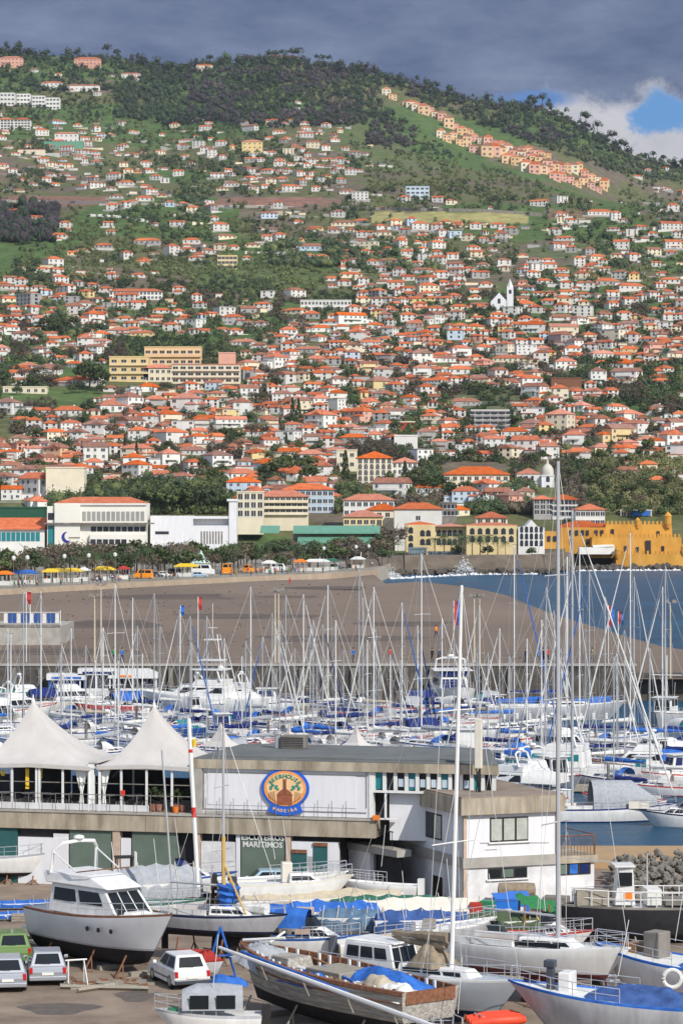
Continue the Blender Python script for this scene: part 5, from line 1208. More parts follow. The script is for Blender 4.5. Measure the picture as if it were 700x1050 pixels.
# ------------------------------------------------------------------ boats
class Hull:
    def __init__(s, L, B, free, draft, rake=.8, sw=.7, bow=.45, n=15, tumble=.0):
        s.L, s.B, s.free, s.draft, s.rake, s.sw, s.bow, s.n = L, B, free, draft, rake, sw, bow, n
    def half(s, t):
        if t < .45: k = s.sw+(1-s.sw)*math.sin(t/.45*PI/2)
        else: k = max(0, math.cos((t-.45)/.55*PI/2))**.75
        return s.B/2*k
    def zs(s, t): return s.free*(1+s.bow*max(0, t-.15)**1.7)
    def x(s, t, z=None):
        z = s.zs(t) if z is None else z
        return -s.L/2+s.L*t-s.rake*(s.zs(t)-z)/(s.zs(t)+s.draft)*t**4*1.6+.12*(1-t)**6*(s.zs(t)-z)
    def build(s, parent, mats, drop=.07, inset=.06, deckmat='white2', planks=False):
        # mats: topsides, rub strake, boot stripe, bottom
        b = MB(); n = s.n; rows = []
        for i in range(n+1):
            t = i/n; zs = s.zs(t); hb = max(s.half(t), .015); r = []
            lv = [(zs,1,0),(zs-.1,1.015,0),(zs*.6+.03,.985-.06*t*t,0),(.1,.92-.28*t*t,0),(0,.88-.3*t*t,0),(-s.draft*.55,.6-.3*t*t,0),(-s.draft*(1-.5*t**3),.06,0)]
            for z, wd, _ in lv: r.append((s.x(t, z), hb*wd, z))
            rows.append(r)
        m = len(rows[0]); mi = [1,0,0,2,3,3]
        for sd in (1,-1):
            vs = [(x, sd*y, z) for r in rows for x, y, z in r]; fs = []; ms = []
            for i in range(n):
                for k in range(m-1):
                    fs.append((i*m+k, (i+1)*m+k, (i+1)*m+k+1, i*m+k+1)); ms.append(mi[k])
            b.add(vs, fs, ms)
        b.add([(x, y, z) for x, y, z in rows[0]]+[(x, -y, z) for x, y, z in rows[0]], [(k, k+1, m+k+1, m+k) for k in range(m-1)], [0,0,0,2,3,3])
        h = b.build('hull', list(mats), parent, smooth=True)
        b = MB(); vs = []; fs = []; ms = []
        for i in range(n+1):
            t = i/n; hb = max(s.half(t), .015); hi = max(hb-inset, .008); zs = s.zs(t); xx = s.x(t)
            vs += [(xx,hb,zs),(xx,hi,zs+.01),(xx,hi*.98,zs-drop),(xx,0,zs-drop+(.05 if drop < .3 else 0)),(xx,-hi*.98,zs-drop),(xx,-hi,zs+.01),(xx,-hb,zs)]
        for i in range(n):
            for k in range(6): fs.append((i*7+k, (i+1)*7+k, (i+1)*7+k+1, i*7+k+1)); ms.append(0 if 1 < k < 4 else 1)
        fs.append((0,1,2,3,4,5,6)); ms.append(1)
        b.add(vs, fs, ms); b.build('deck', [deckmat, mats[1]], parent)
        return h
def cabin(parent, x0, x1, w, z, h, wallm='white', winm='glass', f=.6, a=.25, side=.12, taperw=.14, nwin=3, wz=(.3,.8), name='cabin', roof=None, front=True, bevel=.05, wfront=None):
    """a deckhouse from x0 (aft) to x1 (forward), windows as sub-parts"""
    wf = wfront if wfront is not None else w*.8
    b = MB(); v = [(x0,-w/2,z),(x1,-wf/2,z),(x1,wf/2,z),(x0,w/2,z),(x0+a,-w/2+taperw,z+h),(x1-f,-wf/2+taperw,z+h),(x1-f,wf/2-taperw,z+h),(x0+a,w/2-taperw,z+h)]
    b.add(v, [(0,3,2,1),(4,5,6,7),(0,1,5,4),(1,2,6,5),(2,3,7,6),(3,0,4,7)])
    c = b.build(name, wallm, parent, bevel=bevel); v = [Vector(q) for q in v]
    def pane(a_, b_, c_, d_, s0, s1, t0, t1, nm='window'):
        A = lambda s, u: (a_*(1-s)+b_*s)*(1-u)+(d_*(1-s)+c_*s)*u
        nn = (b_-a_).cross(d_-a_).normalized()*.014; q = MB(); q.add([tuple(A(s0,t0)+nn), tuple(A(s1,t0)+nn), tuple(A(s1,t1)+nn), tuple(A(s0,t1)+nn)], [(0,1,2,3)]); q.build(nm, winm, c)
    if nwin:
        g = .86/nwin
        for i in range(nwin):
            s0 = .07+i*g; s1 = s0+g*.86
            pane(v[0],v[1],v[5],v[4],s0,s1,wz[0],wz[1]); pane(v[2],v[3],v[7],v[6],1-s1,1-s0,wz[0],wz[1])
        if front:
            for i in range(3 if w > 1.8 else 2):
                k = 3 if w > 1.8 else 2; pane(v[1],v[2],v[6],v[5],.05+i*.9/k,.05+(i+.9)*.9/k,.18,.88,'windscreen')
    if roof:
        b = MB(); b.box(x0+a-.25, x1-f+.3, -w/2+taperw-.1, w/2-taperw+.1, z+h+.012, z+h+.07); b.build('roof', roof, parent, bevel=.03)
    return c
def rail(parent, H_, t0=.05, t1=.98, h=.6, n=7, m='steel', both=True, name='guard_rail', r=.018):
    for sd in (1,-1) if both else (1,):
        b = MB(); top = []; 
        for i in range(n+1):
            t = t0+(t1-t0)*i/n; x = H_.x(t); y = sd*max(H_.half(t)-.07, .02); z = H_.zs(t); b.tube([(x,y,z-.02),(x,y,z+h)], r, 4); top.append((x,y,z+h))
        b.tube(top, r, 4); b.tube([(x,y,z-h*.5) for x,y,z in top], r*.7, 4); b.build(name, m, parent)
def lumps(path, r, seed, n=7, m='coverblue', name='sail_cover', parent=None, flatten=1.0, sag=.0):
    rr = random.Random(seed); b = MB(); pts = []; rs = []
    K = 9
    for i in range(K+1):
        q = i/K; p = Vector(path[0])*(1-q)+Vector(path[1])*q; p.z -= sag*math.sin(q*PI); pts.append(p); rs.append(r*(.55+.6*(1-q))*rr.uniform(.8,1.25))
    b.tube(pts, rs, n); return b.build(name, m, parent, smooth=True)
def rig(t, H_, mx, mast_h, z0, cover='coverblue', jib=None, boom=True, mastm='alu', r=.075, seed=0, spreaders=2, mast_lean=0., stays=True, boom_len=None, wire_r=.014):
    top = Vector((mx-mast_h*mast_lean, 0, z0+mast_h)); foot = Vector((mx, 0, z0-.3))
    b = MB(); b.tube([foot, foot*.5+top*.5, top], [r*1.1, r, r*.75], 8); mo = b.build('mast', mastm, t, smooth=True)
    for k in range(spreaders):
        q = (k+1)/(spreaders+1)*1.02; p = foot*(1-q)+top*q; w = H_.B*.5*(1-.35*q); b = MB(); b.tube([(p.x-.1,-w,p.z-.03),(p.x,0,p.z),(p.x-.1,w,p.z-.03)], r*.32, 4); b.build('spreader', mastm, mo)
    b = MB(); b.tube([(top.x,0,top.z),(top.x-.05,0,top.z+.55)], .012, 3); b.tube([(top.x-.25,0,top.z+.12),(top.x+.3,0,top.z+.12)], .02, 3); b.build('wind_vane', 'stonegrey', mo)
    if stays:
        bow = Vector((H_.x(.985), 0, H_.zs(1)+.02)); st = Vector((H_.x(0)+.1, 0, H_.zs(0)))
        b = MB(); b.tube([top, bow], wire_r if not jib else .02, 4); b.tube([top, st], wire_r, 3)
        tm = .5
        for sd in (1,-1):
            cx = H_.half((mx+H_.L/2)/H_.L)*.93*sd; p1 = foot*.3+top*.7; b.tube([top, (p1.x-.1, sd*H_.B*.32, p1.z), (mx-.25, cx, z0)], wire_r, 3); b.tube([foot*.5+top*.5, (mx-.5, cx, z0)], wire_r, 3)
        b.build('rigging', 'wire', t)
        if jib:
            a = bow*.96+top*.04; c = bow*.08+top*.92; b = MB(); b.tube([a, a*.6+c*.4, c], [.06,.08,.035], 7); b.build('furled_jib', jib, t, smooth=True)
    if boom:
        bl = boom_len or min(mx+H_.L/2-.2, H_.L*.42); zb = z0+.95; b = MB(); b.tube([(mx-.05,0,zb),(mx-bl,0,zb+.05)], .06, 6); b.build('boom', mastm, t)
        if cover: lumps([(mx-.12,0,zb+.2),(mx-bl*.97,0,zb+.14)], .2, seed, m=cover, parent=t)
def sailboat(loc, hd, L=9, hull='white', stripe='hullblue', bottom='antifoul', mast_h=12, cover='coverblue', jib=None, label='', group=None, seed=0, hood=None, name='sailing_boat', winm='glass', keel=False, rails=True, mastx=None, boot=None, mastm='alu', r=.075, scale=1.0, biminis=False, spreaders=2, tiller=True):
    r_ = random.Random(seed); t = thing(name, label, 'sailing boat', loc, hd, group); t.scale = (scale,)*3
    H_ = Hull(L, L*.31, L*.095+.1, L*.05, rake=L*.1, sw=.6); H_.build(t, [hull, stripe, boot or stripe, bottom])
    zd = H_.free*1.02
    cabin(t, -L*.08, L*.25, L*.17, zd, .42, 'white', winm, f=.7, a=.05, nwin=3, front=False, wz=(.3,.72), taperw=.1, wfront=L*.09)
    b = MB(); zc = zd
    b.box(-L*.42, -L*.09, L*.09, L*.115, zc, zc+.26); b.build('cockpit_coaming', 'white', t); b = MB(); b.box(-L*.42, -L*.09, -L*.115, -L*.09, zc, zc+.26); b.build('cockpit_coaming', 'white', t)
    b = MB(); b.box(-L*.4, -L*.1, -L*.085, L*.085, zc-.02, zc+.03); b.build('cockpit_floor', 'wood', t)
    mx = mastx if mastx is not None else L*.1
    rig(t, H_, mx, mast_h, zd+.4, cover, jib, mastm=mastm, r=r, seed=seed, spreaders=spreaders)
    if rails: rail(t, H_, h=.55, n=6, r=.014)
    if hood:
        b = MB(); b.T = Matrix.Translation((-L*.1, 0, zd+.25)); K = 7
        vs = []
        for i in range(K+1):
            a = PI*i/K
            for x, s_ in ((-.45,.95),(.0,1.0),(.6,.5)): vs.append((x, math.cos(a)*L*.1, math.sin(a)*.72*s_))
        b.add(vs, [(i*3+k, (i+1)*3+k, (i+1)*3+k+1, i*3+k+1) for i in range(K) for k in range(2)]); b.build('spray_hood', hood, t, smooth=True)
    if keel:
        b = MB(); dz = H_.draft; b.add([(-L*.08,-.12,-dz*.9),(L*.14,-.12,-dz*.9),(L*.14,.12,-dz*.9),(-L*.08,.12,-dz*.9),(-L*.1,-.08,-dz-1.05),(L*.05,-.08,-dz-1.05),(L*.05,.08,-dz-1.05),(-L*.1,.08,-dz-1.05)], [(0,3,2,1),(4,5,6,7),(0,1,5,4),(1,2,6,5),(2,3,7,6),(3,0,4,7)]); b.build('keel', bottom, t)
        b = MB(); b.box(-L*.49, -L*.44, -.03, .03, -dz-.7, .1); b.build('rudder', bottom, t)
    return t, H_
def motorboat(loc, hd, L=8, hull='white', stripe='hullblue', bottom='antifoul', label='', group=None, seed=0, style='cuddy', canopy=None, name='motor_boat', winm='glass', scale=1.0, cabm='white', arch=True, draftk=.06):
    r_ = random.Random(seed); t = thing(name, label, 'motor boat', loc, hd, group); t.scale = (scale,)*3
    H_ = Hull(L, L*.34, L*.12+.12, L*draftk, rake=L*.14, sw=.88, bow=.55); H_.build(t, [hull, stripe, hull, bottom])
    zd = H_.free*1.0; W = L*.24
    if style == 'cuddy':
        cabin(t, -L*.02, L*.28, W, zd, .55, cabm, winm, f=.9, a=0, nwin=2, front=False)
        b = MB(); W2 = W*.5; v = [(-L*.06,-W2,zd+.5),(L*.06,-W2*.7,zd+.54),(L*.06,W2*.7,zd+.54),(-L*.06,W2,zd+.5),(-L*.1,-W2,zd+.98),(-L*.01,-W2*.6,zd+1.0),(-L*.01,W2*.6,zd+1.0),(-L*.1,W2,zd+.98)]
        b.add(v, [(0,1,5,4),(1,2,6,5),(2,3,7,6)]); b.build('windscreen', winm, t)
    elif style == 'wheelhouse':
        cabin(t, -L*.1, L*.16, W, zd, 1.7, cabm, winm, f=.35, a=.05, nwin=2, wz=(.5,.9), roof=cabm, taperw=.08)
        cabin(t, L*.165, L*.34, W*.8, zd, .45, cabm, winm, f=.4, a=0, nwin=0)
    elif style == 'flybridge':
        cabin(t, -L*.22, L*.26, W*1.15, zd, 1.25, cabm, winm, f=1.5, a=.1, nwin=3, wz=(.42,.85), taperw=.18)
        cabin(t, -L*.2, L*.07, W*.95, zd+1.262, .55, cabm, winm, f=.5, a=-.1, nwin=0, taperw=.06, name='flybridge')
        b = MB(); x = -L*.17; b.tube([(x,-W*.48,zd+1.7),(x+.35,-W*.44,zd+2.7),(x+.4,-W*.25,zd+2.85),(x+.4,W*.25,zd+2.85),(x+.35,W*.44,zd+2.7),(x,W*.48,zd+1.7)], .09, 6); b.build('radar_arch', cabm, t)
        b = MB(); b.lathe([(.25,0),(.3,.05),(.25,.2),(.05,.24)], 10, (x+.4,0,zd+2.94)); b.build('radar', 'white', t)
    if canopy:
        b = MB(); x0, x1 = (-L*.42, -L*.05) if style != 'flybridge' else (-L*.48, -L*.2); hh = 1.45 if style == 'cuddy' else 1.6; vs = []; K = 6
        for i in range(K+1):
            a = PI*i/K
            for x, s_ in ((x0,.8),((x0+x1)/2,1.0),(x1,.95)): vs.append((x, math.cos(a)*W*.62, zd+.5+math.sin(a)*hh*.62*s_))
        b.add(vs, [(i*3+k, (i+1)*3+k, (i+1)*3+k+1, i*3+k+1) for i in range(K) for k in range(2)]+[(0,3,6,9,12,15,18)]); b.build('canopy', canopy, t, smooth=True)
    rail(t, H_, .42, .985, .55, 5)
    if style != 'flybridge':
        b = MB(); b.box(-L*.5-.35, -L*.5-.02, -.2, .2, zd-.5, zd+.35); b.box(-L*.5-.3, -L*.5-.15, -.07, .07, -.5, zd-.49); b.build('outboard_motor', r_.choice(['cardark','white','black']), t)
    b = MB(); b.tube([(-L*.05,W*.35,zd+1.0),(-L*.1,W*.35,zd+3.2)], .015, 4); b.build('antenna', 'white', t)
    return t, H_

MG = 'boats moored in the marina'
def base(x, y): return on(x, y, 0)
MB_ITEMS = []; occupied = []
def mlook(hull, kind, cover):
    cn = {'coverblue':'bright blue','covernavy':'navy','coverwhite':'white','covergrey':'grey','coverbeige':'beige','covergreen':'green','coverred':'red',None:None}[cover]
    hn = {'white':'white','offwhite':'cream','hullblue':'blue','hullnavy':'navy','hullgrey':'grey','hullred':'red'}[hull]
    return hn, cn
# sail boats whose masts can be read in the photograph: mast x, mast top y, waterline y, heading, cover, jib, hull
SAIL = [(24,603,770,2.6,'covernavy',None,'white'),(42,608,748,.6,'coverblue',None,'white'),(88,657,752,2.9,'coverbeige',None,'white'),(118,597,768,2.5,'coverwhite',None,'white'),
 (105,640,757,.4,'covernavy','coverwhite','white'),(136,610,742,3.0,'coverblue',None,'hullnavy'),(158,606,765,.5,'coverblue',None,'white'),(164,637,738,2.8,'coverwhite',None,'white'),
 (184,622,752,2.7,'coverblue','coverwhite','white'),(195,628,770,.3,'coverblue','coverblue','white'),(212,628,778,2.6,'coverblue',None,'white'),(257,600,772,.5,'coverblue',None,'white'),(269,648,752,2.8,'covernavy','coverblue','white'),
 (279,625,760,.45,'coverblue','coverwhite','white'),(293,608,776,2.6,'coverblue',None,'white'),(311,607,762,.6,'coverwhite','coverwhite','white'),(318,640,745,2.7,'coverblue',None,'white'),(331,636,770,.4,'coverblue','covernavy','white'),
 (336,598,752,2.9,'covernavy','coverwhite','hullnavy'),(344,632,777,2.5,'coverwhite',None,'white'),(368,583,760,.5,'coverblue','coverwhite','white'),(372,610,742,2.8,'coverbeige',None,'white'),(383,600,775,2.7,'coverwhite','coverwhite','white'),
 (385,640,755,.3,'covernavy',None,'offwhite'),(412,615,768,.5,'covernavy','coverblue','white'),(432,568,776,2.6,'coverblue',None,'white'),(428,637,752,.5,'covernavy','covernavy','white'),(453,630,770,2.7,'coverwhite',None,'white'),
 (491,618,786,2.6,'covernavy','coverwhite','white'),(527,560,758,.5,'coverblue','coverblue','white'),(555,632,795,2.7,'coverblue',None,'white'),(594,562,775,2.8,'covernavy','coverwhite','white'),(604,585,790,2.6,'coverwhite','coverblue','white'),
 (600,640,760,.5,'coverwhite',None,'white'),(646,548,780,2.7,'coverblue','coverwhite','white'),(640,642,800,.5,'coverwhite','coverwhite','white'),(679,600,775,2.8,'covernavy','coverwhite','white'),(682,580,800,2.6,'covernavy',None,'white'),(650,590,765,.4,'coverwhite','coverwhite','white'),
 (62,665,738,2.9,'coverwhite',None,'white'),(230,650,742,.4,'coverwhite','coverwhite','white'),(302,660,740,2.9,'coverblue','coverwhite','white'),(352,662,738,.4,'coverwhite',None,'white'),(400,668,745,2.8,'covernavy',None,'white'),(512,640,775,2.7,'coverblue','coverwhite','white'),
 (540,650,778,2.6,'coverblue',None,'white'),(575,660,800,.5,'covernavy','coverwhite','white'),(620,610,810,2.7,'coverblue',None,'white'),(666,660,815,2.6,'coverblue',None,'white'),(8,640,756,.5,'coverblue',None,'white'),(248,668,765,2.8,'coverblue',None,'white'),(325,655,757,.4,'coverblue',None,'white'),(146,665,772,2.7,'coverwhite',None,'white'),(73,640,770,.4,'coverblue',None,'white'),(98,672,777,2.7,'coverblue',None,'white'),(522,668,810,2.7,'coverblue',None,'white'),(560,600,765,.5,'coverwhite','coverwhite','white'),(629,668,828,2.7,'covernavy',None,'white')]
for k in range(26):
    x_ = R.uniform(5, 690); y_ = R.uniform(738, 782) if x_ < 505 else R.uniform(775, 812); SAIL.append((x_, R.uniform(622, 690), y_, R.choice([.4, 2.7]), R.choice(['covergrey','coverwhite','covernavy','coverblue']), R.choice([None,'coverwhite']), 'white'))
for i, (x, yt, yb, hd, cv, jb, hl) in enumerate(SAIL):
    if cv == 'coverblue' and (i*7) % 5 < 3: cv = ['coverwhite','covergrey','covernavy'][i % 3]
    p = base(x, yb); mh = (yb-yt)/F*p.y-1.6; L = min(max(mh*.66, 6.2), 12.5)
    hd += R.uniform(-.25, .25)
    off = Vector((math.cos(hd), math.sin(hd), 0))*L*.1
    t, H_ = sailboat((p.x-off.x, p.y-off.y, 0), hd, L, hl, R.choice(['hullblue','covernavy','white','hullred']), R.choice(['antiblue','antired','antifoul']), mh, cv, jb, '', MG, i, hood=R.choice([None,'coverblue','covernavy','coverwhite']), winm=R.choice(['glass','glassblue']), mastm=R.choice(['alu','alu','maststeel']), r=.062)
    occupied.append((x, yb, L*F/p.y*.5)); hn, cn = mlook(hl, 's', cv)
    MB_ITEMS.append((t, x, yb, f"{hn} sailing boat, {cn} sail cover{', rolled '+mlook('white','s',jb)[1]+' jib' if jb else ''}"))
# motor boats filling the berths
k = 0
for tr in range(3000):
    if k >= 78: break
    if R.random() < .68: x, y = R.uniform(-5, 510), R.uniform(727, 782)
    else: x, y = R.uniform(505, 705), R.uniform(752, 836)
    if y > 815 and 560 < x: continue
    if 515 < x < 620 and y < 750: continue
    if any(((x-a)/(w*.55+14))**2+((y-b_)/7.)**2 < 1 for a, b_, w in occupied): continue
    if x < 200 and y > 775: continue
    if 515 < x < 700 and 735 < y < 762: continue
    p = base(x, y); L = R.uniform(5.5, 9); st = R.choices(['cuddy','wheelhouse','flybridge'], [6,3,2])[0]
    if st == 'flybridge': L = R.uniform(9, 11)
    hl = R.choices(['white','offwhite','hullblue','hullnavy','hullred'], [14,2,1.5,1,.6])[0]; cv = R.choices([None,'coverblue','covernavy','coverwhite','coverred','covergreen','covergrey'], [9,3,2,5,.5,.4,2])[0]
    hd = R.choice([.35,2.8,-.3,3.4,1.2,-1.2])+R.uniform(-.3,.3)
    t, H_ = motorboat((p.x, p.y, 0), hd, L, hl, R.choice(['hullblue','white','covernavy','hullred']), 'antifoul', '', MG, k, st, cv, winm=R.choice(['glass','glass','glassteal','glassblue']))
    hn, cn = mlook(hl, 'm', cv); occupied.append((x, y, L*F/p.y*.5))
    MB_ITEMS.append((t, x, y, f"{hn} {'cabin cruiser' if st == 'flybridge' else 'wheelhouse boat' if st == 'wheelhouse' else 'speedboat'}{', '+cn+' canopy' if cn else ''}")); k += 1
# singular boats one can name
def special():
    G_ = 'larger boats of the marina'
    p = base(464, 727)
    t, H_ = motorboat((p.x, p.y+2, 0), -PI/2+.05, 12, 'white', 'white', 'antifoul', 'white motor yacht seen bow on, two dark blue window bands across it', G_, 1, 'flybridge', None, 'motor_yacht', 'glassblue', 1.3)
    b = MB(); z = H_.free+1.262; b.box(-2.9, 1.6, -1.75, 1.75, z+.56, z+.62); b.build('hardtop', 'white', t); 
    b = MB(); b.add([(1.7,-1.3,z+.1),(1.7,1.3,z+.1),(1.3,1.2,z+.55),(1.3,-1.2,z+.55)], [(0,1,2,3)]); b.build('windscreen', 'glassblue', t)
    # sport fisher with a tall tower
    p = base(208, 733)
    t, H_ = motorboat((p.x, p.y, 0), 2.9, 13, 'white', 'white', 'antifoul', 'large white sport fishing boat with tall tuna tower and black windows', G_, 2, 'flybridge', None, 'sport_fishing_boat', 'glass', 1.15)
    zd = H_.free+1.262
    for sx, sy in ((-2.4,-1.2),(-2.4,1.2),(.4,-1.2),(.4,1.2)): b = MB(); b.tube([(sx,sy,zd),(-1.0+sx*.25,sy*.4,zd+5.0)], .05, 5); b.build('tower_leg', 'steel', t)
    for z, w in ((2.4,1.2),(4.4,.75)): b = MB(); b.box(-1.0-w,-1.0+w,-w*.8,w*.8,zd+z,zd+z+.1); b.build('tower_platform', 'white', t)
    b = MB(); b.box(-2.6,.9,-1.5,1.5,zd+1.5,zd+1.6); b.build('hardtop', 'white', t); b = MB(); b.tube([(-1,0,zd+5),(-1,0,zd+8.0)], .03, 4); b.tube([(-1.5,0,zd+5.6),(-.5,0,zd+5.6)], .03, 4); b.build('antenna', 'white', t)
    # three kiosk boats
    for x, y, w, hh, c1, c2, lb in ((69,723,4.4,3.6,'hullblue','white','blue kiosk boat with flat white and blue canopy below the stone quay'),(100,723,4.2,4.2,'white','white','white kiosk boat with striped front and roof sign board'),(137,723,5.8,3.8,'white','white','white kiosk boat with wide arched sign and orange lettering patch')):
        p = base(x, y); t = thing('kiosk_boat', lb, 'kiosk boat', p, 0, 'kiosk boats by the quay'); H_ = Hull(w+2.5, 2.6, .8, .4, .4, .9, .2); H_.build(t, ['white', c1, c1, 'antifoul'])
        b = MB(); b.box(-w/2, w/2, -1, 1, .8, 2.0); b.build('cabin', 'white', t)
        for sx in (-1,0,1): b = MB(); b.box(sx*w*.47-.08, sx*w*.47+.08, -1, -.9, 2.0, hh-.6); b.build('post', c1, t)
        b = MB(); b.box(-w/2+.1, w/2-.1, -.6, 1, 2.0, hh-.62); b.build('interior', 'dark' if c1 == 'white' else 'hullblue', t)
        b = MB()
        if x == 137: b.prism([(-w/2,hh-.6),(w/2,hh-.6),(w/2,hh),(w*.3,hh+.5),(-w*.3,hh+.5),(-w/2,hh)], -1.15, 1.1)
        else: b.box(-w/2-.15, w/2+.15, -1.15, 1.1, hh-.6, hh+.15)
        b.build('canopy', c2, t)
        b = MB(); b.box(-w*.4 if x != 137 else -w*.3, w*.4 if x != 137 else -.2, -1.19, -1.152, hh-.45, hh-.2); b.build('sign', {69:'coverblue',100:'covernavy',137:'orange'}[x], t)
        b = MB(); b.box(-w*.35, w*.35, -1.04, -1.002, 1.2, 1.75); b.build('counter_front', 'coverblue' if x == 137 else 'white2', t)
    # long blue striped ketch alongside
    p = base(570, 738)
    t, H_ = sailboat((p.x, p.y, 0), .04, 15.5, 'hullgrey', 'white', 'antifoul', (733-566)/F*p.y-2, 'covernavy', None, 'long grey yacht with bright blue deck covers lying along the quay', G_, 77, hood='coverblue', name='sailing_yacht', mastx=1.2, r=.11, mastm='maststeel')
    for x0, x1 in ((-6.6,-1.6),(2.0,6.0)): lumps([(x1,0,H_.free+.5),(x0,0,H_.free+.45)], .42, 5, m='coverblue', name='deck_cover', parent=t)
    for i in range(9): b = MB(); b.lathe([(.05,-.35),(.2,-.3),(.2,.3),(.05,.35)], 8, (-6+i*1.4,-2.45,.55)); b.build('fender', 'white', t)
    p = base(682, 745); t, H_ = motorboat((p.x, p.y, 0), -1.9, 9.5, 'hullgrey', 'stonegrey', 'antifoul', 'grey hulled trawler yacht with white wheelhouse, bow on, moored at the far right', G_, 3, 'wheelhouse', None, 'trawler', 'glass', 1.05)
    b = MB(); b.tube([(-.6,0,3),(-.6,0,7.2)], .07, 6); b.tube([(-.6,-1.6,5.2),(-.6,1.6,5.2)], .05, 5); b.build('mast', 'white', t)
    # big cruiser with teal windows
    p = base(568, 806); t, H_ = motorboat((p.x, p.y, 0), 2.85, 12.5, 'white', 'white', 'antifoul', 'big white cabin cruiser with long teal windows right of the terrace building', G_, 4, 'flybridge', None, 'cabin_cruiser', 'glassteal', 1.05)
    # sailing boat under a grey tent
    p = base(632, 842); t, H_ = sailboat((p.x, p.y, 0), .12, 9.5, 'white', 'covernavy', 'antifoul', 22, None, 'coverwhite', 'white sailing boat with a grey arched tent over its cockpit', G_, 6, mastx=-3.4, r=.1)
    b = MB(); vs = []; K = 8
    for i in range(K+1):
        a = PI*i/K
        for x, s_ in ((-2.0,1),(1.1,.98),(3.0,.35)): vs.append((x, math.cos(a)*1.25*(1 if x < 2 else .6), H_.free+math.sin(a)*2.1*s_))
    b.add(vs, [(i*3+k, (i+1)*3+k, (i+1)*3+k+1, i*3+k+1) for i in range(K) for k in range(2)]); b.build('tent', 'covergrey', t, smooth=True)
    b = MB(); b.box(.6, 2.2, -1.5, -1.42, H_.free+.05, H_.free+.6); b.build('locker', 'offwhite', t)
    p = base(686, 848); t, H_ = motorboat((p.x+1.0, p.y, 0), 3.0, 6.5, 'white', 'hullnavy', 'antired', 'small blue topped boat with varnished wood cockpit at the right edge of the marina', G_, 7, 'cuddy', 'coverblue', 'day_boat', 'glass')
    cabin(t, -2.4, .2, 1.7, H_.free+.1, .5, 'wood', 'glass', nwin=0, name='wooden_coaming')
    p = base(530, 810); t, H_ = motorboat((p.x, p.y, 0), 2.7, 7.5, 'white', 'hullblue', 'antifoul', 'small fishing boat with teal windows, blue roof and orange buoys piled on top', G_, 8, 'wheelhouse', None, 'fishing_boat', 'glassteal', 1.0, cabm='white')
    b = MB()
    for i in range(6): b.lathe([(.05,-.25),(.25,-.15),(.28,.1),(.05,.3)], 8, (-.5+.4*(i % 3), -.5+.7*(i//3), H_.free+2.1))
    b.build('buoys', 'orange', t); lumps([(-1.2,.3,H_.free+2.1),(1.0,.3,H_.free+2.1)], .4, 3, m='coverblue', name='roof_cover', parent=t)
    p = base(655, 800); motorboat((p.x, p.y, 0), 3.05, 9.5, 'white', 'rust', 'antifoul', 'white cruiser with two brown trim lines and blue flag behind the grey tented boat', G_, 9, 'flybridge', 'coverblue', 'cabin_cruiser', 'glass')
special()
ML = [('the bow-on white motor yacht',464,715),('the tall towered sport fishing boat',208,715),('the first white tent peak',35,725),('the second white tent peak',160,728),('the blue kiosk boat',69,705),('the long yacht with blue deck covers',570,730),('the grey tented boat',630,825),('the big teal windowed cruiser',568,785),('the grey trawler',682,730),('the air conditioning box',300,762)]
locate(MB_ITEMS, ML, 'boat', DIR8)
for o, *_ in MB_ITEMS:
    if len(o['label'].replace(',', ' ').split()) > 16:
        o['label'] = o['label'].replace(' sail cover', ' cover').replace('sailing boat', 'yacht').replace(', rolled ', ', ')
        if len(o['label'].replace(',', ' ').split()) > 16: o['label'] = o['label'].replace(' boat', '').replace(', rolled', '')
# pontoons
for (x0, x1, y) in ((-5,520,731),(-5,520,747),(-5,515,764),(515,705,770),(512,705,790),(512,705,812)):
    a = base(x0, y); c = base(x1, y); t = thing('pontoon', f"{'long' if x0 < 0 else 'short'} floating pontoon, {ordn({731:0,747:1,764:2,770:0,790:1,812:2}[y]).replace('nearest','first')} out from the {'stone quay on the marina side of the tents' if x0 < 0 else 'long yacht with blue covers'}", 'pontoon', (0,a.y,0), 0, 'floating pontoons')
    b = MB(); b.box(a.x, c.x, -.9, .9, .1, .55); b.build('walkway', 'oldwood', t)
    for i in range(int((c.x-a.x)/6)): b = MB(); b.tube([(a.x+3+i*6, 0, -1),(a.x+3+i*6, 0, 2.4)], .14, 6); b.build('pile', 'stonegrey', t)
# ------------------------------------------------------------------ terrace restaurant building
OX, OY = -19.3, 165.3; CA, SA = .9696, -.2449; RZ = math.atan2(SA, CA)
def rs(x, d=0.):     # distance along the facade of the point seen at x, at depth d
    k = (x-CX)/F; ox, oy = OX-SA*d, OY+CA*d
    return (k*oy-ox)/(CA-k*SA)
def rz_(x, y, d=0.):
    s = rs(x, d); Y = OY+CA*d+SA*s
    return H-(y-HY)/F*Y
rb = thing('restaurant_building', 'two level white harbour restaurant building with concrete bands and round sign', 'building', (OX, OY, 0), RZ)
G = 2.5; s0, s1 = -4, rs(385); zs0, zs1 = 5.62, 6.68     # slab band
sE = rs(512)
b = MB(); b.box(s0, s1, -.12, 10, zs0, zs1); b.build('concrete_band', 'concrete', rb)
b = MB(); b.box(s0, s1, -.18, -.123, zs1-.12, zs1+.02); b.build('band_lip', 'concrete2', rb)
b = MB(); b.box(s0, rs(346), .55, 9.8, G-.5, zs0-.01); b.box(rs(346)+.01, s1-.01, 3.5, 9.8, G-.5, zs0-.01); b.build('lower_wall', 'dark', rb)
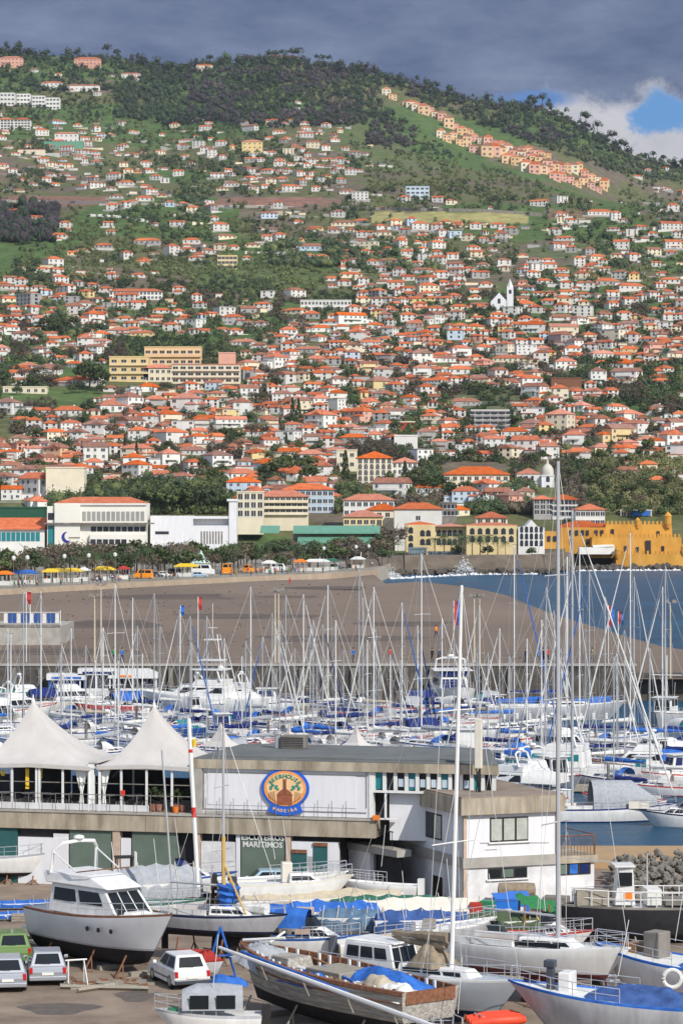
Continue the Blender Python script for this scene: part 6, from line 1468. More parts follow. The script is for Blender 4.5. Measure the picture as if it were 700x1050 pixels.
# ground floor bays: (x0, x1, kind)
def bay(x0, x1, m, nm, d=.04, zt=None, zb=G-.3, bump=None):
    b = MB(); b.box(rs(x0)+.01, rs(x1)-.01, d, .54, zb, (zt or zs0-.02)); return b.build(nm, m, rb)
bay(-30, 17.5, 'doorteal', 'door'); bay(18, 69, 'render', 'door', zt=5.1); b = MB(); b.box(rs(18), rs(69)+.2, .25, .5, 5.11, 5.6); b.build('dark_vent', 'dark', rb)
bay(54, 70, 'renderstain', 'door', .1, zt=5.35); bay(71, 115, 'doorgreen', 'door'); bay(115.5, 123, 'pillar', 'pillar', -.05); bay(123.5, 134, 'render', 'wall_panel', zt=5.2); bay(135, 181, 'doorgreen', 'door')
bay(200, 205, 'pillar', 'pillar', -.05); bay(205.5, 241, 'renderstain', 'door', zt=5.15); bay(241.5, 246, 'render', 'wall_panel'); dg = bay(247, 292.5, 'doorgreen', 'door', zt=5.4); bay(293, 298, 'pillar', 'pillar', -.05)
bay(298.5, 346, 'render', 'wall_panel', zt=5.3); b = MB(); b.box(rs(315), rs(320.5), .04, .11, G, 4.5); b.build('wall_panel', 'white', rb)
for a, c, yt in ((299,314.5,875),(321,335.5,868)):
    b = MB(); b.box(rs(a), rs(c), .0, .115, G-.3, rz_(a, yt)); b.build('door', 'doorteal', rb)
    b = MB(); b.box(rs(a)+.0, rs(c), -.06, .11, rz_(a, yt)+.005, rz_(a, yt)+.2); b.build('door_header', 'rust', rb)
b = MB(); b.box(rs(0)-.3, rs(5), .05, .115, 3.9, 4.6); b.build('notice', 'white', rb)
# wall stains: rows of bolts are left out; slab joints
for x in (80, 150, 230, 300, 356): b = MB(); b.box(rs(x)-.012, rs(x)+.012, -.13, -.121, zs0, zs1-.12); b.build('joint', 'stonegrey', rb)
# upper block
uL, uR = rs(200), rs(512); zr0 = 9.25; zr1 = 9.75
b = MB(); b.box(uL+.45, rs(380), .0, 8.8, zs1+.03, zr0); b.build('upper_wall', 'render', rb)
uB = rs(503, 9.6)
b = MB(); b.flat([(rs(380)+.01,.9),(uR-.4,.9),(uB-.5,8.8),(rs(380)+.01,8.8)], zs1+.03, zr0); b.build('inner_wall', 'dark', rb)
b = MB(); b.flat([(uL-.1,-.22),(uR,-.22),(uB,9.6),(uL-.1,9.6)], zr0, zr1); b.build('roof_slab', 'concrete', rb)
b = MB(); b.flat([(uL-.05,-.17),(uR-.05,-.17),(uB-.05,9.55),(uL-.05,9.55)], zr1+.003, zr1+.06); b.flat([(uL+.6,.5),(uR-.8,.5),(uB-.8,8.8),(uL+.6,8.8)], zr1+.061, zr1+.16); b.build('roof', 'roofdark', rb)
b = MB(); b.box(uL+.02, uL+.44, -.2, .3, zs1+.03, zr0-.005); b.build('pillar', 'concrete2', rb)
b = MB(); b.box(rs(213), rs(365), -.03, -.002, rz_(250,826), rz_(250,792)); b.build('sign_board', 'render', rb)
b = MB()
for (xa, xb, ya, yb) in ((209,376,791.5,792.2),(209,376,829,829.6),(209,209.5,792,829),(375.5,376,792,829)):
    b.box(rs(xa), rs(xb), -.05, -.031, rz_(xa if xa > 300 else 210, yb), rz_(xa if xa > 300 else 210, ya))
b.build('board_frame', 'stonegrey', rb)
b = MB(); b.box(rs(210), rs(293.7), .12-.14, -.001, zs1+.03, zs1+.2); b.build('skirting', 'concrete2', rb)
# the round sign
sx, sz = rs(293), rz_(293, 808.5)
sg = thing('sign_anchor', '', 'sign', (0,0,0)); bpy.data.objects.remove(sg)
def oval(rx, rz2, d0, d1, m, nm, parent, cz=0, n=40):
    b = MB(); b.prism([(sx+rx*math.cos(a), sz+cz+rz2*math.sin(a)) for a in np.linspace(0, 2*PI, n+1)[:-1]], d0, d1); return b.build(nm, m, parent)
si = oval(1.36, 1.12, -.16, -.05, 'signblue', 'round_sign', rb)
b = MB(); b.prism([(sx-.8,sz-.85),(sx-1.0,sz-1.28),(sx-.55,sz-1.42),(sx,sz-1.5),(sx+.55,sz-1.42),(sx+1.0,sz-1.28),(sx+.8,sz-.85),(sx,sz-1.05)], -.17, -.05); b.build('sign_ribbon', 'signblue', si)
oval(1.2, .97, -.19, -.161, 'signorange', 'orange_face', si); oval(1.05, .82, -.205, -.191, 'signpale', 'pale_face', si, .02)
b = MB(); K = [(-.42,-.85),(.42,-.85),(.42,-.38),(.36,-.2),(.2,-.08),(.09,-.02),(.075,.42),(.1,.44),(.1,.52),(-.1,.52),(-.1,.44),(-.075,.42),(-.09,-.02),(-.2,-.08),(-.36,-.2),(-.42,-.38)]
b.prism([(sx+x, sz+z) for x, z in K], -.24, -.206); b.build('copper_kettle', 'copper', si)
b = MB(); b.box(sx-.45, sx+.45, -.25, -.241, sz-.36, sz-.31); b.box(sx-.05, sx+.05, -.25, -.241, sz-.3, sz+.4); b.build('kettle_band', 'rust', si)
for sd in (-1, 1):
    b = MB(); 
    for k in range(7): b.prism([(sx+sd*(.6+.2*math.cos(k))+.09*math.cos(a), sz+.06+.12*math.sin(k*1.7)+.07*math.sin(a)) for a in np.linspace(0, 2*PI, 7)[:-1]], -.225-.001*k, -.206)
    b.build('hop_leaves', 'signgreen', si)
    b = MB()
    for k in range(4): x = sx+sd*(.55+.1*k); b.tube([(x,-.22,sz-.72+.06*k),(x+sd*.06,-.22,sz-.15-.03*k)], .018, 4)
    b.build('barley', 'copper', si)
def text_into(b, txt, size, loc, rot=0., sxz=1.0):
    cu = bpy.data.curves.new('txt', 'FONT'); cu.body = txt; cu.size = size; cu.align_x = 'CENTER'; cu.align_y = 'CENTER'; cu.extrude = .012; cu.offset = size*.02; cu.resolution_u = 2
    o = bpy.data.objects.new('txt', cu); COL.objects.link(o); me = bpy.data.meshes.new_from_object(o.evaluated_get(bpy.context.evaluated_depsgraph_get())); bpy.data.objects.remove(o)
    b.T = Matrix.Translation(loc) @ Matrix.Rotation(rot, 4, 'Y') @ Matrix.Rotation(PI/2, 4, 'X')
    b.add([tuple(v.co) for v in me.vertices], [tuple(p.vertices) for p in me.polygons]); b.T = Matrix.Identity(4)
b = MB(); W_ = 'BEERHOUSE'
for i, ch in enumerate(W_):
    a = (i-(len(W_)-1)/2)*.265; text_into(b, ch, .33, (sx+.84*math.sin(a)*1.06, -.222, sz+.02+.68*math.cos(a)-.02), a)
b.build('sign_lettering', 'signgreen', si)
b = MB(); W_ = 'MADEIRA'
for i, ch in enumerate(W_): a = i-(len(W_)-1)/2; text_into(b, ch, .24, (sx+a*.2, -.185, sz-1.24+.012*a*a), -a*.06)
b.build('ribbon_lettering', 'signpale', si)
b = MB(); text_into(b, 'ESCUTEIROS', .44, (rs(269), .02, rz_(269, 859.5))); b.build('door_lettering', 'coverwhite', dg)
b = MB(); text_into(b, 'MARÍTIMOS', .44, (rs(269), .02, rz_(269, 866.8))); b.build('door_lettering', 'coverwhite', dg)
# glazed gallery on the right of the upper block
for i in range(12):
    x = 383+i*11.2
    b = MB(); b.box(rs(x)-.1, rs(x)+.1, -.05, .12, rz_(450, 812), zr0-.01); b.build('window_post', 'white', rb)
    if i < 11:
        b = MB(); b.box(rs(x)+.11, rs(x+11.2)-.11, .06, .1, rz_(450, 811), zr0-.02); b.build('window', 'glass' if i % 3 else 'glassteal', rb)
        if i in (2,3,4,5,6,8): b = MB(); b.box(rs(x)+.15, rs(x+11.2)-.15, .03, .055, rz_(450, 808), rz_(450, 800)); b.build('blind', 'wallblue', rb)
b = MB(); b.box(rs(378), uR-.3, -.05, .15, rz_(450, 814.5), rz_(450, 812)-.003); b.build('sill', 'white', rb)
b = MB(); b.box(rs(378.5), rs(382.5), -.06, .5, zs1+.04, zr0-.006); b.build('pillar', 'white', rb)
b = MB(); b.box(rs(383), rs(407), .0, .3, zs1+.03, rz_(395, 841)); b.build('parapet', 'render', rb); b = MB(); b.box(rs(397), rs(470), .5, .85, zs1-1.2, rz_(450, 815)); b.build('side_wall', 'render', rb)
b = MB(); b.box(rs(394), rs(396), .0, .1, rz_(395, 841)+.003, rz_(450, 814.5)-.003); b.build('window_post', 'white', rb)
b = MB(); b.box(rs(386)-.15, rs(386)+.2, -.3, -.05, rz_(386,841)+.01, rz_(386,836)); tag(b.build('flower_box', 'orange', rb))
# roof plant, post, small far peaks
t = thing('air_conditioning_unit', 'grey air conditioning unit with dark flue on the restaurant roof', 'air conditioner', (OX+CA*rs(298,6)-SA*6, OY+SA*rs(298,6)+CA*6, zr1+.17), RZ)
b = MB(); b.box(-.5,.9,-.4,.5,0,.75); b.build('casing', 'stonegrey', t, bevel=.04); b = MB(); b.lathe([(.22,0),(.22,.8),(.3,.8),(.3,.95),(.05,1.0)], 10, (-.75,0,0)); b.build('flue', 'steel', t)
b = MB()
for k in range(6): b.box(-.45,.85,-.43,-.402,.1+k*.1,.14+k*.1)
b.build('grille', 'dark', t)
t = thing('antenna_mast', 'thick cream post with tangled black cables at the right end of the restaurant roof', 'antenna', (OX+CA*rs(490.5,-.9)-SA*-.9, OY+SA*rs(490.5,-.9)+CA*-.9, 0), RZ)
b = MB(); b.box(-.2,.2,-.15,.15, rz_(490,788,-.9), rz_(490,737,-.9)); b.build('post', 'offwhite', t, bevel=.04)
b = MB()
for k in range(7): b.tube([(R.uniform(-.15,.15),-.05,rz_(490,787)),(R.uniform(-.25,.3),-.15,rz_(490,798)),(R.uniform(-.2,.2),-.1,rz_(490,812+R.uniform(-3,4)))], .035, 5)
b.build('cables', 'black', t)
def tent(x, yp, xl, xr, ye, d0, depth, lb, nm='tent', grp='white peaked tents'):
    sl, sr = rs(xl, d0), rs(xr, d0); cx = rs(x, d0+depth/2); ze = rz_((xl+xr)/2, ye, d0); zp = rz_(x, yp, d0+depth/2)
    b = MB(); NK = 16; NR = 12; vs = []
    for r_i in range(NR+1):
        q = r_i/NR; kk = q**.9
        for k in range(NK*4):
            sd, u = divmod(k, NK); u = u/NK*2-1
            e = [(u,-1),(1,u),(-u,1),(-1,-u)][sd]
            m_ = (1-q)*.0+q; hx = (sl+sr)/2+(sr-sl)/2*e[0]; hy = d0+depth/2+depth/2*e[1]
            px_ = cx*(1-m_)+hx*m_; py_ = (d0+depth/2)*(1-m_)+hy*m_
            # concave sweep, round near the top and square at the eaves; corners a touch lower
            ang = math.atan2(e[1], e[0]); rr_ = max(abs(e[0]), abs(e[1]))
            z = ze+(zp-ze)*((1-q)**2.05*.86+.14*(1-q))
            if q > .93: z -= 0
            z -= .12*abs(e[0]*e[1])*q; lr = .1*(1-q)
            vs.append((px_+math.cos(ang)*lr, py_+math.sin(ang)*lr, z))
    n4 = NK*4
    fs = [(i*n4+k, i*n4+(k+1) % n4, (i+1)*n4+(k+1) % n4, (i+1)*n4+k) for i in range(NR) for k in range(n4)]
    b.add(vs, fs); base_i = NR*n4
    rim = vs[base_i:]; b.add(rim+[(a, c, z-.22) for a, c, z in rim], [(k, (k+1) % n4, n4+(k+1) % n4, n4+k) for k in range(n4)])
    t = thing(nm, lb, 'tent', (OX, OY, 0), RZ, grp); o = b.build('canopy', 'tent', t, smooth=True)
    b = MB(); b.lathe([(.1,-.1),(.12,.1),(.05,.3),(.02,.5)], 8, (cx, d0+depth/2, zp)); b.build('finial', 'white', t)
    for a in (sl+.1, sr-.1):
        for c in (d0+.15, d0+depth-.15): b = MB(); b.tube([(a,c,zs1+.01),(a,c,ze-.1)], .06, 6); b.build('post', 'white', t)
    return t
tent(34, 721, -30, 92, 783, -.1, 7.0, 'wide white peaked tent at the left end of the terrace')
tent(158, 726, 99, 201, 784.5, -.1, 6.4, 'white peaked tent over the terrace beside the sign wall')
def far_tent(x, yp, yb, Y, w, lb):
    p = at(x, yb, Y); h = (yb-yp)/F*Y; t = thing('pavilion', lb, 'pavilion', p, .2, 'small pavilions on the marina side')
    b = MB(); b.lathe([(w*.72,0),(w*.4,h*.22),(w*.15,h*.6),(.05,h)], 4, (0,0,0)); b.build('canopy', 'tent', t)
    for k in range(4): a = PI/4+k*PI/2; b = MB(); b.tube([(w*.6*math.cos(k*PI/2), w*.6*math.sin(k*PI/2), -6),(w*.6*math.cos(k*PI/2), w*.6*math.sin(k*PI/2), 0)], .06, 5); b.build('post', 'white', t)
far_tent(226, 741, 765, 180, 1.7, 'small white peak just behind the left end of the restaurant roof'); far_tent(365, 744, 766, 180, 1.6, 'small white peak behind the middle of the restaurant roof'); far_tent(296, 742, 763, 182, 1.0, 'tiny white peak behind the air conditioning box')
# white flat canopy between the tents and the terrace
t = thing('gutter_canopy', 'narrow white valley canopy between the two big tents', 'canopy', (OX, OY, 0), RZ)
b = MB(); zt = rz_(95, 780); b.box(rs(91), rs(100), 0, 6.5, zt-.15, zt-.05); b.build('sheet', 'tent', t); b = MB(); b.box(rs(89.5), rs(96), .05, .3, zs1+.4, zt-.152); b.build('curtain_bundle', 'curtain', t)
# terrace front: frames, low wall, curtains, railing
t = thing('terrace_screen', 'white framed terrace screen with low white wall below the tents', 'screen', (OX, OY, 0), RZ)
b = MB(); b.box(s0, rs(152), .0, .12, zs1+.03, zs1+.38); b.build('low_wall', 'renderstain', t)
for x in (-8, 12, 37, 40, 64, 102, 124, 150, 176):
    b = MB(); b.box(rs(x)-.06, rs(x)+.06, .02, .1, zs1+.381, rz_(x,783)-.1); b.build('frame_post', 'white', t)
b = MB(); b.box(s0, rs(196), .13, .17, rz_(50,803), rz_(50,802)); b.build('mid_rail', 'stonegrey', t)
b = MB(); b.box(s0, rs(196), .0, .1, rz_(50,785.5)-.1, rz_(50,785)-.02); b.build('top_rail', 'white', t)
for i in range(60):
    if -3+i*.2 < rs(110): pass
for (x, w) in ((82,3.6),(105,3.4)):
    b = MB(); zt = rz_(x,785); n = 8; vs = []
    for i in range(n+1):
        q = i/n; ww = w*.056*2.3*(1-q*1.35 if q < .62 else .163+(q-.62)*.5)
        for k in range(7): u = k/6*2-1; vs.append((rs(x)+u*ww, .25+.05*math.sin(k*2.2), zt-(zt-zs1-.1)*q))
    b.add(vs, [(i*7+k, i*7+k+1, (i+1)*7+k+1, (i+1)*7+k) for i in range(n) for k in range(6)]); tag(b.build('curtain', 'curtain', None, (0,0,0), smooth=True), f"tied white curtain {'left' if x == 82 else 'right'} of the bundled one on the terrace", 'curtain', 'terrace curtains')
    o = bpy.data.objects[-1] if False else None
for o in [o for o in bpy.data.objects if o.name.startswith('curtain') and o.parent is None and o.type == 'MESH']:
    o.location = (OX, OY, 0); o.rotation_euler = (0,0,RZ)
t = thing('terrace_railing', 'thin dark railing in front of the terrace edge', 'railing', (OX, OY, 0), RZ)
b = MB(); b.tube([(s0,-.2,zs1+.95),(rs(200),-.2,zs1+.95)], .02, 4); b.build('top_bar', 'stonegrey', t)
for i in range(30): x = s0+1+i*.8; b = MB(); b.tube([(x,-.2,zs1),(x,-.2,zs1+.95)], .018, 4); b.build('post', 'stonegrey', t)
# back screen of the terrace (dark clear plastic)
t = thing('rear_screen', 'dark rear weather screen of the tented terrace', 'screen', (OX, OY, 0), RZ)
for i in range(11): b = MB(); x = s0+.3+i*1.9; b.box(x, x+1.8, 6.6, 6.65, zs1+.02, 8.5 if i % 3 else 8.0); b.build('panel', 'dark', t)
def local(x, d, z): s = rs(x, d); return (OX+CA*s-SA*d, OY+SA*s+CA*d, z)
def mk_chair():
    t = thing('chair', 'chair', 'chair'); b = MB(); b.box(-.22,.22,-.22,.22,.42,.47); b.build('seat', 'dark', t); b = MB(); b.box(-.22,.22,.18,.22,.47,.92); b.build('backrest', 'dark', t)
    for sx in (-1,1):
        for sy in (-1,1): b = MB(); b.tube([(sx*.19,sy*.19,0),(sx*.19,sy*.19,.42)], .02, 4); b.build('leg', 'white', t)
    return t
def mk_table():
    t = thing('table', 'table', 'table'); b = MB(); b.lathe([(.45,.7),(.48,.73),(.45,.75)], 14); b.build('top', 'white', t); b = MB(); b.lathe([(.25,0),(.05,.06),(.04,.7)], 8); b.build('pedestal', 'stonegrey', t); return t
ch0, tb0 = mk_chair(), mk_table(); uc = ut = False
for i, x in enumerate((5, 30, 52, 72, 112, 138, 165)):
    tb = tb0 if not ut else copy_tree(tb0); ut = True; tb.location = local(x, 1.8, zs1+.01); tb['label'] = 'round white terrace table under the peaked tents'; tb['group'] = 'terrace tables'
    for k in range(3):
        c = ch0 if not uc else copy_tree(ch0); uc = True; a = k*2.1+i; d = 1.8+.75*math.sin(a); p = Vector(local(x, d, zs1+.01)); p.x += .8*math.cos(a); c.location = p; c.rotation_euler = (0,0,a-PI/2+RZ); c['label'] = 'dark terrace chair with white legs under the peaked tents'; c['group'] = 'terrace chairs'
for x, y0, lb in ((28,786,'long yellow hanging banner, the lower one'),(41.5,786,'short yellow hanging banner at the top of the screen'),(3,788,'small yellow banner at the left end')):
    b = MB(); h_ = {28:1.15,41.5:.55,3:.3}[x]; b.box(-.1,.1,-.02,.02,-h_,0); o = b.build('banner', 'yellow', None, local(x, .4, rz_(x, y0+3))); tag(o, lb+' of the terrace', 'banner', 'terrace banners')
for i, x in enumerate((157, 163, 180, 187)):
    pl = thing('potted_shrub', f"{['first','second','third','fourth'][i]} green potted shrub from the left at the sign wall end of the terrace", 'plant', local(x, .7, zs1+.01), 0, 'terrace shrubs')
    b = MB(); b.lathe([(.18,0),(.26,.4),(.22,.4)], 9); b.build('pot', 'tileold', pl); b = MB(); vs, fs = leaf_cloud(9, 26, .42, 1.3, .075, 60+i, z0=.35); b.add(vs, fs); b.build('foliage', 'leafA', pl)
b = MB(); b.lathe([(.15,0),(.2,.3),(.05,.32)], 10); tag(b.build('bucket', 'orange', None, local(180, .3, zs1+.02)), 'orange bucket on the terrace edge beneath the shrubs', 'bucket')
b = MB(); b.box(-.12,.12,-.05,.05,0,.3); tag(b.build('life_buoy_box', 'red', None, local(126, .05, zs1+.9)), 'small red box on the terrace frame', 'box')

# ------------------------------------------------------------------ corner office building
CXo, CYo = 6.5, 155.0; RO = math.atan2(.364, .931)     # front face runs right and away
ob = thing('harbour_office', 'square white two storey harbour office with flat brown roof and shaded left side', 'office building', (CXo, CYo, 0), RO)
fa = (.931, .364); la = (-.364, .931)
def fs_(x, d=0.):    # along the front face, d metres behind it
    k = (x-CX)/F; ox, oy = CXo+la[0]*d, CYo+la[1]*d; return (k*oy-ox)/(fa[0]-k*fa[1])
def fz(x, y): return H-(y-HY)/F*(CYo+fs_(x)*fa[1])
def ls_(x):          # along the left face
    k = (x-CX)/F; return (k*CYo-CXo)/(la[0]-k*la[1])
def lzz(x, y): return H-(y-HY)/F*(CYo+ls_(x)*la[1])
Wf, Dl = fs_(571), ls_(399)
b = MB(); b.box(0, Wf, 0, Dl, 5.12, 7.42); b.build('upper_wall', 'render', ob)
b = MB(); b.box(0, Wf, 0, Dl+.01, G-.3, 4.58); b.build('lower_wall', 'renderstain', ob)
b = MB(); b.box(-.12, Wf+.02, -.12, Dl+.3, 4.583, 5.117); b.build('concrete_band', 'concrete2', ob)
b = MB(); b.taper(-.32, Wf+.32, -.32, Dl+.35, 7.423, 8.3, 0,0,0,0); b.build('roof_fascia', 'concrete', ob)
b = MB(); b.box(-.25, Wf+.25, -.25, Dl+.3, 8.303, 8.38); b.build('roof', 'roofbrown', ob)
for k in range(14): b = MB(); x = -.3+k*(Wf+.6)/14; b.box(x, x+.03, -.335, -.321, 7.43, 8.29); b.build('fascia_seam', 'concrete2', ob)
def owin(face, x0, x1, y0, y1, n, panes='glass', nm='window'):
    if face == 'f':
        a, c = fs_(x0), fs_(x1); z0, z1 = fz((x0+x1)/2, y1), fz((x0+x1)/2, y0)
        b = MB(); b.box(a, c, -.04, .02, z0, z1); w = b.build(nm, 'black', ob)
        g = (c-a)/n
        for i in range(n): b = MB(); b.box(a+i*g+.06, a+(i+1)*g-.06, -.055, -.041, z0+.08, z1-.08); b.build('pane', panes if isinstance(panes, str) else panes[i % len(panes)], w)
        b = MB(); b.box(a-.1, c+.1, -.12, -.001, z0-.09, z0-.003); b.build('sill', 'white', w)
    else:
        a, c = ls_(x1), ls_(x0); z0, z1 = lzz((x0+x1)/2, y1), lzz((x0+x1)/2, y0)
        b = MB(); b.box(-.04, .02, a, c, z0, z1); w = b.build(nm, 'black', ob); g = (c-a)/n
        for i in range(n): b = MB(); b.box(-.055, -.041, a+i*g+.06, a+(i+1)*g-.06, z0+.08, z1-.08); b.build('pane', panes if isinstance(panes, str) else panes[i % len(panes)], w)
pg = mat('curtained_pane', (.4,.42,.38), .5, .15, 3)
owin('f', 502, 541, 838, 863, 3, [pg, pg, pg]); owin('f', 500, 540, 890, 901, 3, ['glass','doorgreen','glass']); owin('l', 429, 453, 833, 859, 3, [pg,'glass','doorgreen'])
b = MB(); b.box(-.05, .03, ls_(456), ls_(443.5), G-.2, lzz(450, 897)); fr = b.build('door_frame', 'white', ob); b = MB(); b.box(-.07, -.051, ls_(455)+.08, ls_(444.5)-.05, G-.2, lzz(450, 899)); b.build('door', 'black', fr)
# garage bay and lean-to on the shaded side
sG0, sG1 = ls_(409), ls_(383)
ga = at(409, 900, 158.9); gt = thing('lean_to_garage', 'shaded lean-to garage with tall dark doorway joining the office to the restaurant', 'garage', (ga.x, ga.y, 0), math.atan2(.835, -.55))
def gs(x): k = (x-CX)/F; return (k*ga.y-ga.x)/(-.55-k*.835)
b = MB(); b.box(gs(383), gs(361), -.02, .25, G-.3, 4.72); b.build('wall', 'render', gt)
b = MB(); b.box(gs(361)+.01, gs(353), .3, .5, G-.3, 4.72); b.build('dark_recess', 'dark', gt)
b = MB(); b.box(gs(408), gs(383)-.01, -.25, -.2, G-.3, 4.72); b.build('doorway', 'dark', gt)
b = MB(); b.box(-.3, gs(352), -.6, .35, 4.73, 5.1); b.build('slab', 'concrete2', gt)
b = MB()
for x_ in np.linspace(gs(405), gs(379), 12): b.tube([(x_, .2, 5.1), (x_, .2, 6.05)], .022, 4)
b.tube([(gs(406), .2, 6.05), (gs(378), .2, 6.05)], .035, 5); b.build('railing', 'black', gt)
b = MB(); b.tube([(gs(384), -.05, 2.5),(gs(384), -.05, 4.7)], .04, 5); b.build('drain_pipe', 'stonegrey', gt)
# corner pilasters, small plaque, lamp
b = MB(); b.box(-.06, .12, -.06, .12, G-.3, 4.58); b.box(-.06, .12, -.06, .12, 5.12, 7.42); b.box(Wf-.12, Wf+.06, -.06, .12, 5.12, 7.42); b.build('pilaster', 'pillar', ob)
b = MB(); b.box(1.2, 1.9, -.03, -.001, 5.5, 5.52); b.tube([(.9,-.05,5.9),(Wf-.5,-.05,5.75)], .012, 4); b.build('cable', 'stonegrey', ob)
# annex with roof terrace
aR = fs_(611)
b = MB(); b.box(Wf+.03, aR, .25, 5.5, G-.3, 4.55); b.build('annex_wall', 'renderstain', ob)
b = MB(); b.box(Wf+.03, aR+.15, .1, 5.6, 4.553, 4.95); b.build('annex_roof', 'concrete', ob)
def oz(x, y): return H-(y-HY)/F*(CYo+fs_(x)*fa[1]+.25)
b = MB(); b.box(fs_(573.5), fs_(607), .2, .27, oz(590,897), oz(590,885)); w = b.build('window', 'black', ob)
for i in range(3): b = MB(); a = fs_(574+i*11); b.box(a+.03, a+.5, .185, .199, oz(590,896), oz(590,886)); b.build('pane', ['doorgreen','coverblue','glassblue'][i], w)
b = MB(); zt = oz(590,857)
for x in np.linspace(Wf+.15, aR-.05, 12): b.tube([(x,.2,4.95),(x,.2,zt)], .018, 4)
b.tube([(Wf+.1,.2,zt),(aR,.2,zt)], .035, 5); b.tube([(aR,.2,zt),(aR,4,zt)], .03, 5); b.tube([(aR,.2,4.95),(aR,.2,zt)], .05, 5); b.build('balcony_railing', 'rust', ob)
b = MB(); b.tube([(Wf+.5,.6,4.95),(Wf+.9,.6,6.2)], .03, 4); b.tube([(Wf+1.2,.6,4.95),(Wf+.9,.6,6.2)], .03, 4); b.build('easel', 'steel', ob)
# ------------------------------------------------------------------ boatyard
YG = 'boats laid up in the boatyard'
def cradle(loc, hd, L, B, h, lb, m='rust'):
    t = thing('boat_stand', lb, 'boat stand', (loc[0], loc[1], G), hd, 'stands under the laid up boats')
    for sx in (-.3, .05, .3):
        b = MB(); b.box(sx*L-.12, sx*L+.12, -B*.3, B*.3, .001, .22); b.build('block', 'oldwood', t)
        for sd in (-1, 1):
            b = MB(); b.tube([(sx*L, sd*B*.55, 0),(sx*L, sd*B*.36, h)], .045, 6); b.tube([(sx*L-.4, sd*B*.5, 0),(sx*L, sd*B*.42, h*.6)], .03, 5); b.tube([(sx*L+.4, sd*B*.5, 0),(sx*L, sd*B*.42, h*.6)], .03, 5); b.build('prop', m, t)
def tarp(x, y, L, W, h, hd, m, lb, z=None, seed=0, nm='covered_boat', hullm=None, peak=.35, cat='covered boat', taper=.7, lift=.0, Y=None):
    p = on(x, y, G) if Y is None else at(x, y, Y); z0 = G+lift
    t = thing(nm, lb, cat, (p.x, p.y, z0), hd, 'covered boats of the boatyard')
    nx, ny = 26, 12; b = MB(); vs = []
    for i in range(nx+1):
        u = i/nx*2-1; wd = W/2*(1-max(0, u)**2.4*taper)*(1-max(0, -u)**6*.25)
        for j in range(ny+1):
            v = j/ny*2-1; av = abs(v)
            rz = h*(.62+peak*(1-av**1.3))*(1-.12*u*u); y_ = v*wd
            if av > .83: rz = h*(.62 - (av-.83)/.17*.34); y_ = math.copysign(wd*(.97+.05*math.sin(u*19+seed)), v)
            e = mnoise.noise(Vector((u*4+seed, v*3, seed*1.7)))*.12+mnoise.noise(Vector((u*11+seed, v*7, seed)))*.055
            rz += e*h*.7-.07*abs(math.sin(u*9.5))*(1-av)*h
            if i in (0, nx): rz *= .62
            vs.append((u*L/2, y_+e*.2, rz))
    m_ = ny+1
    b.add(vs, [(i*m_+j, (i+1)*m_+j, (i+1)*m_+j+1, i*m_+j+1) for i in range(nx) for j in range(ny)])
    b.build('tarpaulin', m, t, smooth=True)
    Hh = Hull(L*.98, W*.93, h*.55, h*.25, L*.08, .8, .15); hh = Hh.build(t, [hullm or 'white', 'white2', hullm or 'white', 'antifoul'], drop=.1)
    for c in t.children:
        if c.name.startswith(('hull', 'deck')): c.location = (0,0,h*.12)
    b = MB()
    for s_ in (-.25,.25): b.box(s_*L-.15, s_*L+.15, -W*.35, W*.35, -lift, .12)
    b.build('bearer', 'oldwood', t)
    b = MB()
    for k in range(5):
        u = -.8+k*.4; b.tube([(u*L/2, -W/2*1.0, h*.3),(u*L/2+.05, -W/2*.9, h*.66),(u*L/2, 0, h*(.64+peak)),(u*L/2+.05, W/2*.9, h*.66),(u*L/2, W/2, h*.3)], .018, 4)
    b.build('lashing', 'offwhite', t); return t
def ypos(x, y, z): return on(x, y, z)
def heap(path, r, seed, m, parent, name='tarpaulin_heap', hh=.9, z0=-.1):
    a, c = Vector(path[0]), Vector(path[1]); L_ = (c-a).length; nx, ny = 24, 16; b = MB(); vs = []
    d = (c-a).normalized(); s_ = Vector((-d.y, d.x, 0))
    for i in range(nx+1):
        u = i/nx
        for j in range(ny+1):
            v = j/ny*2-1; env = (1-abs(v)**2.2)*(1-abs(u*2-1)**3.5)
            n = mnoise.noise(Vector((u*L_*1.1+seed, v*1.4, seed*2.3)))*.55+mnoise.noise(Vector((u*L_*3+seed, v*3.5, seed)))*.28
            cr = abs(mnoise.noise(Vector((u*L_*4.5, v*5+seed, 3.1))))*.28
            p = a.lerp(c, u)+s_*v*r*1.5*(1+.25*n); z = max(0, env)*r*hh*(1+.9*n)-cr*r*env+z0
            vs.append((p.x, p.y, p.z+z))
    b.add(vs, [(i*(ny+1)+j, (i+1)*(ny+1)+j, (i+1)*(ny+1)+j+1, i*(ny+1)+j+1) for i in range(nx) for j in range(ny)]); return b.build(name, m, parent, smooth=True)
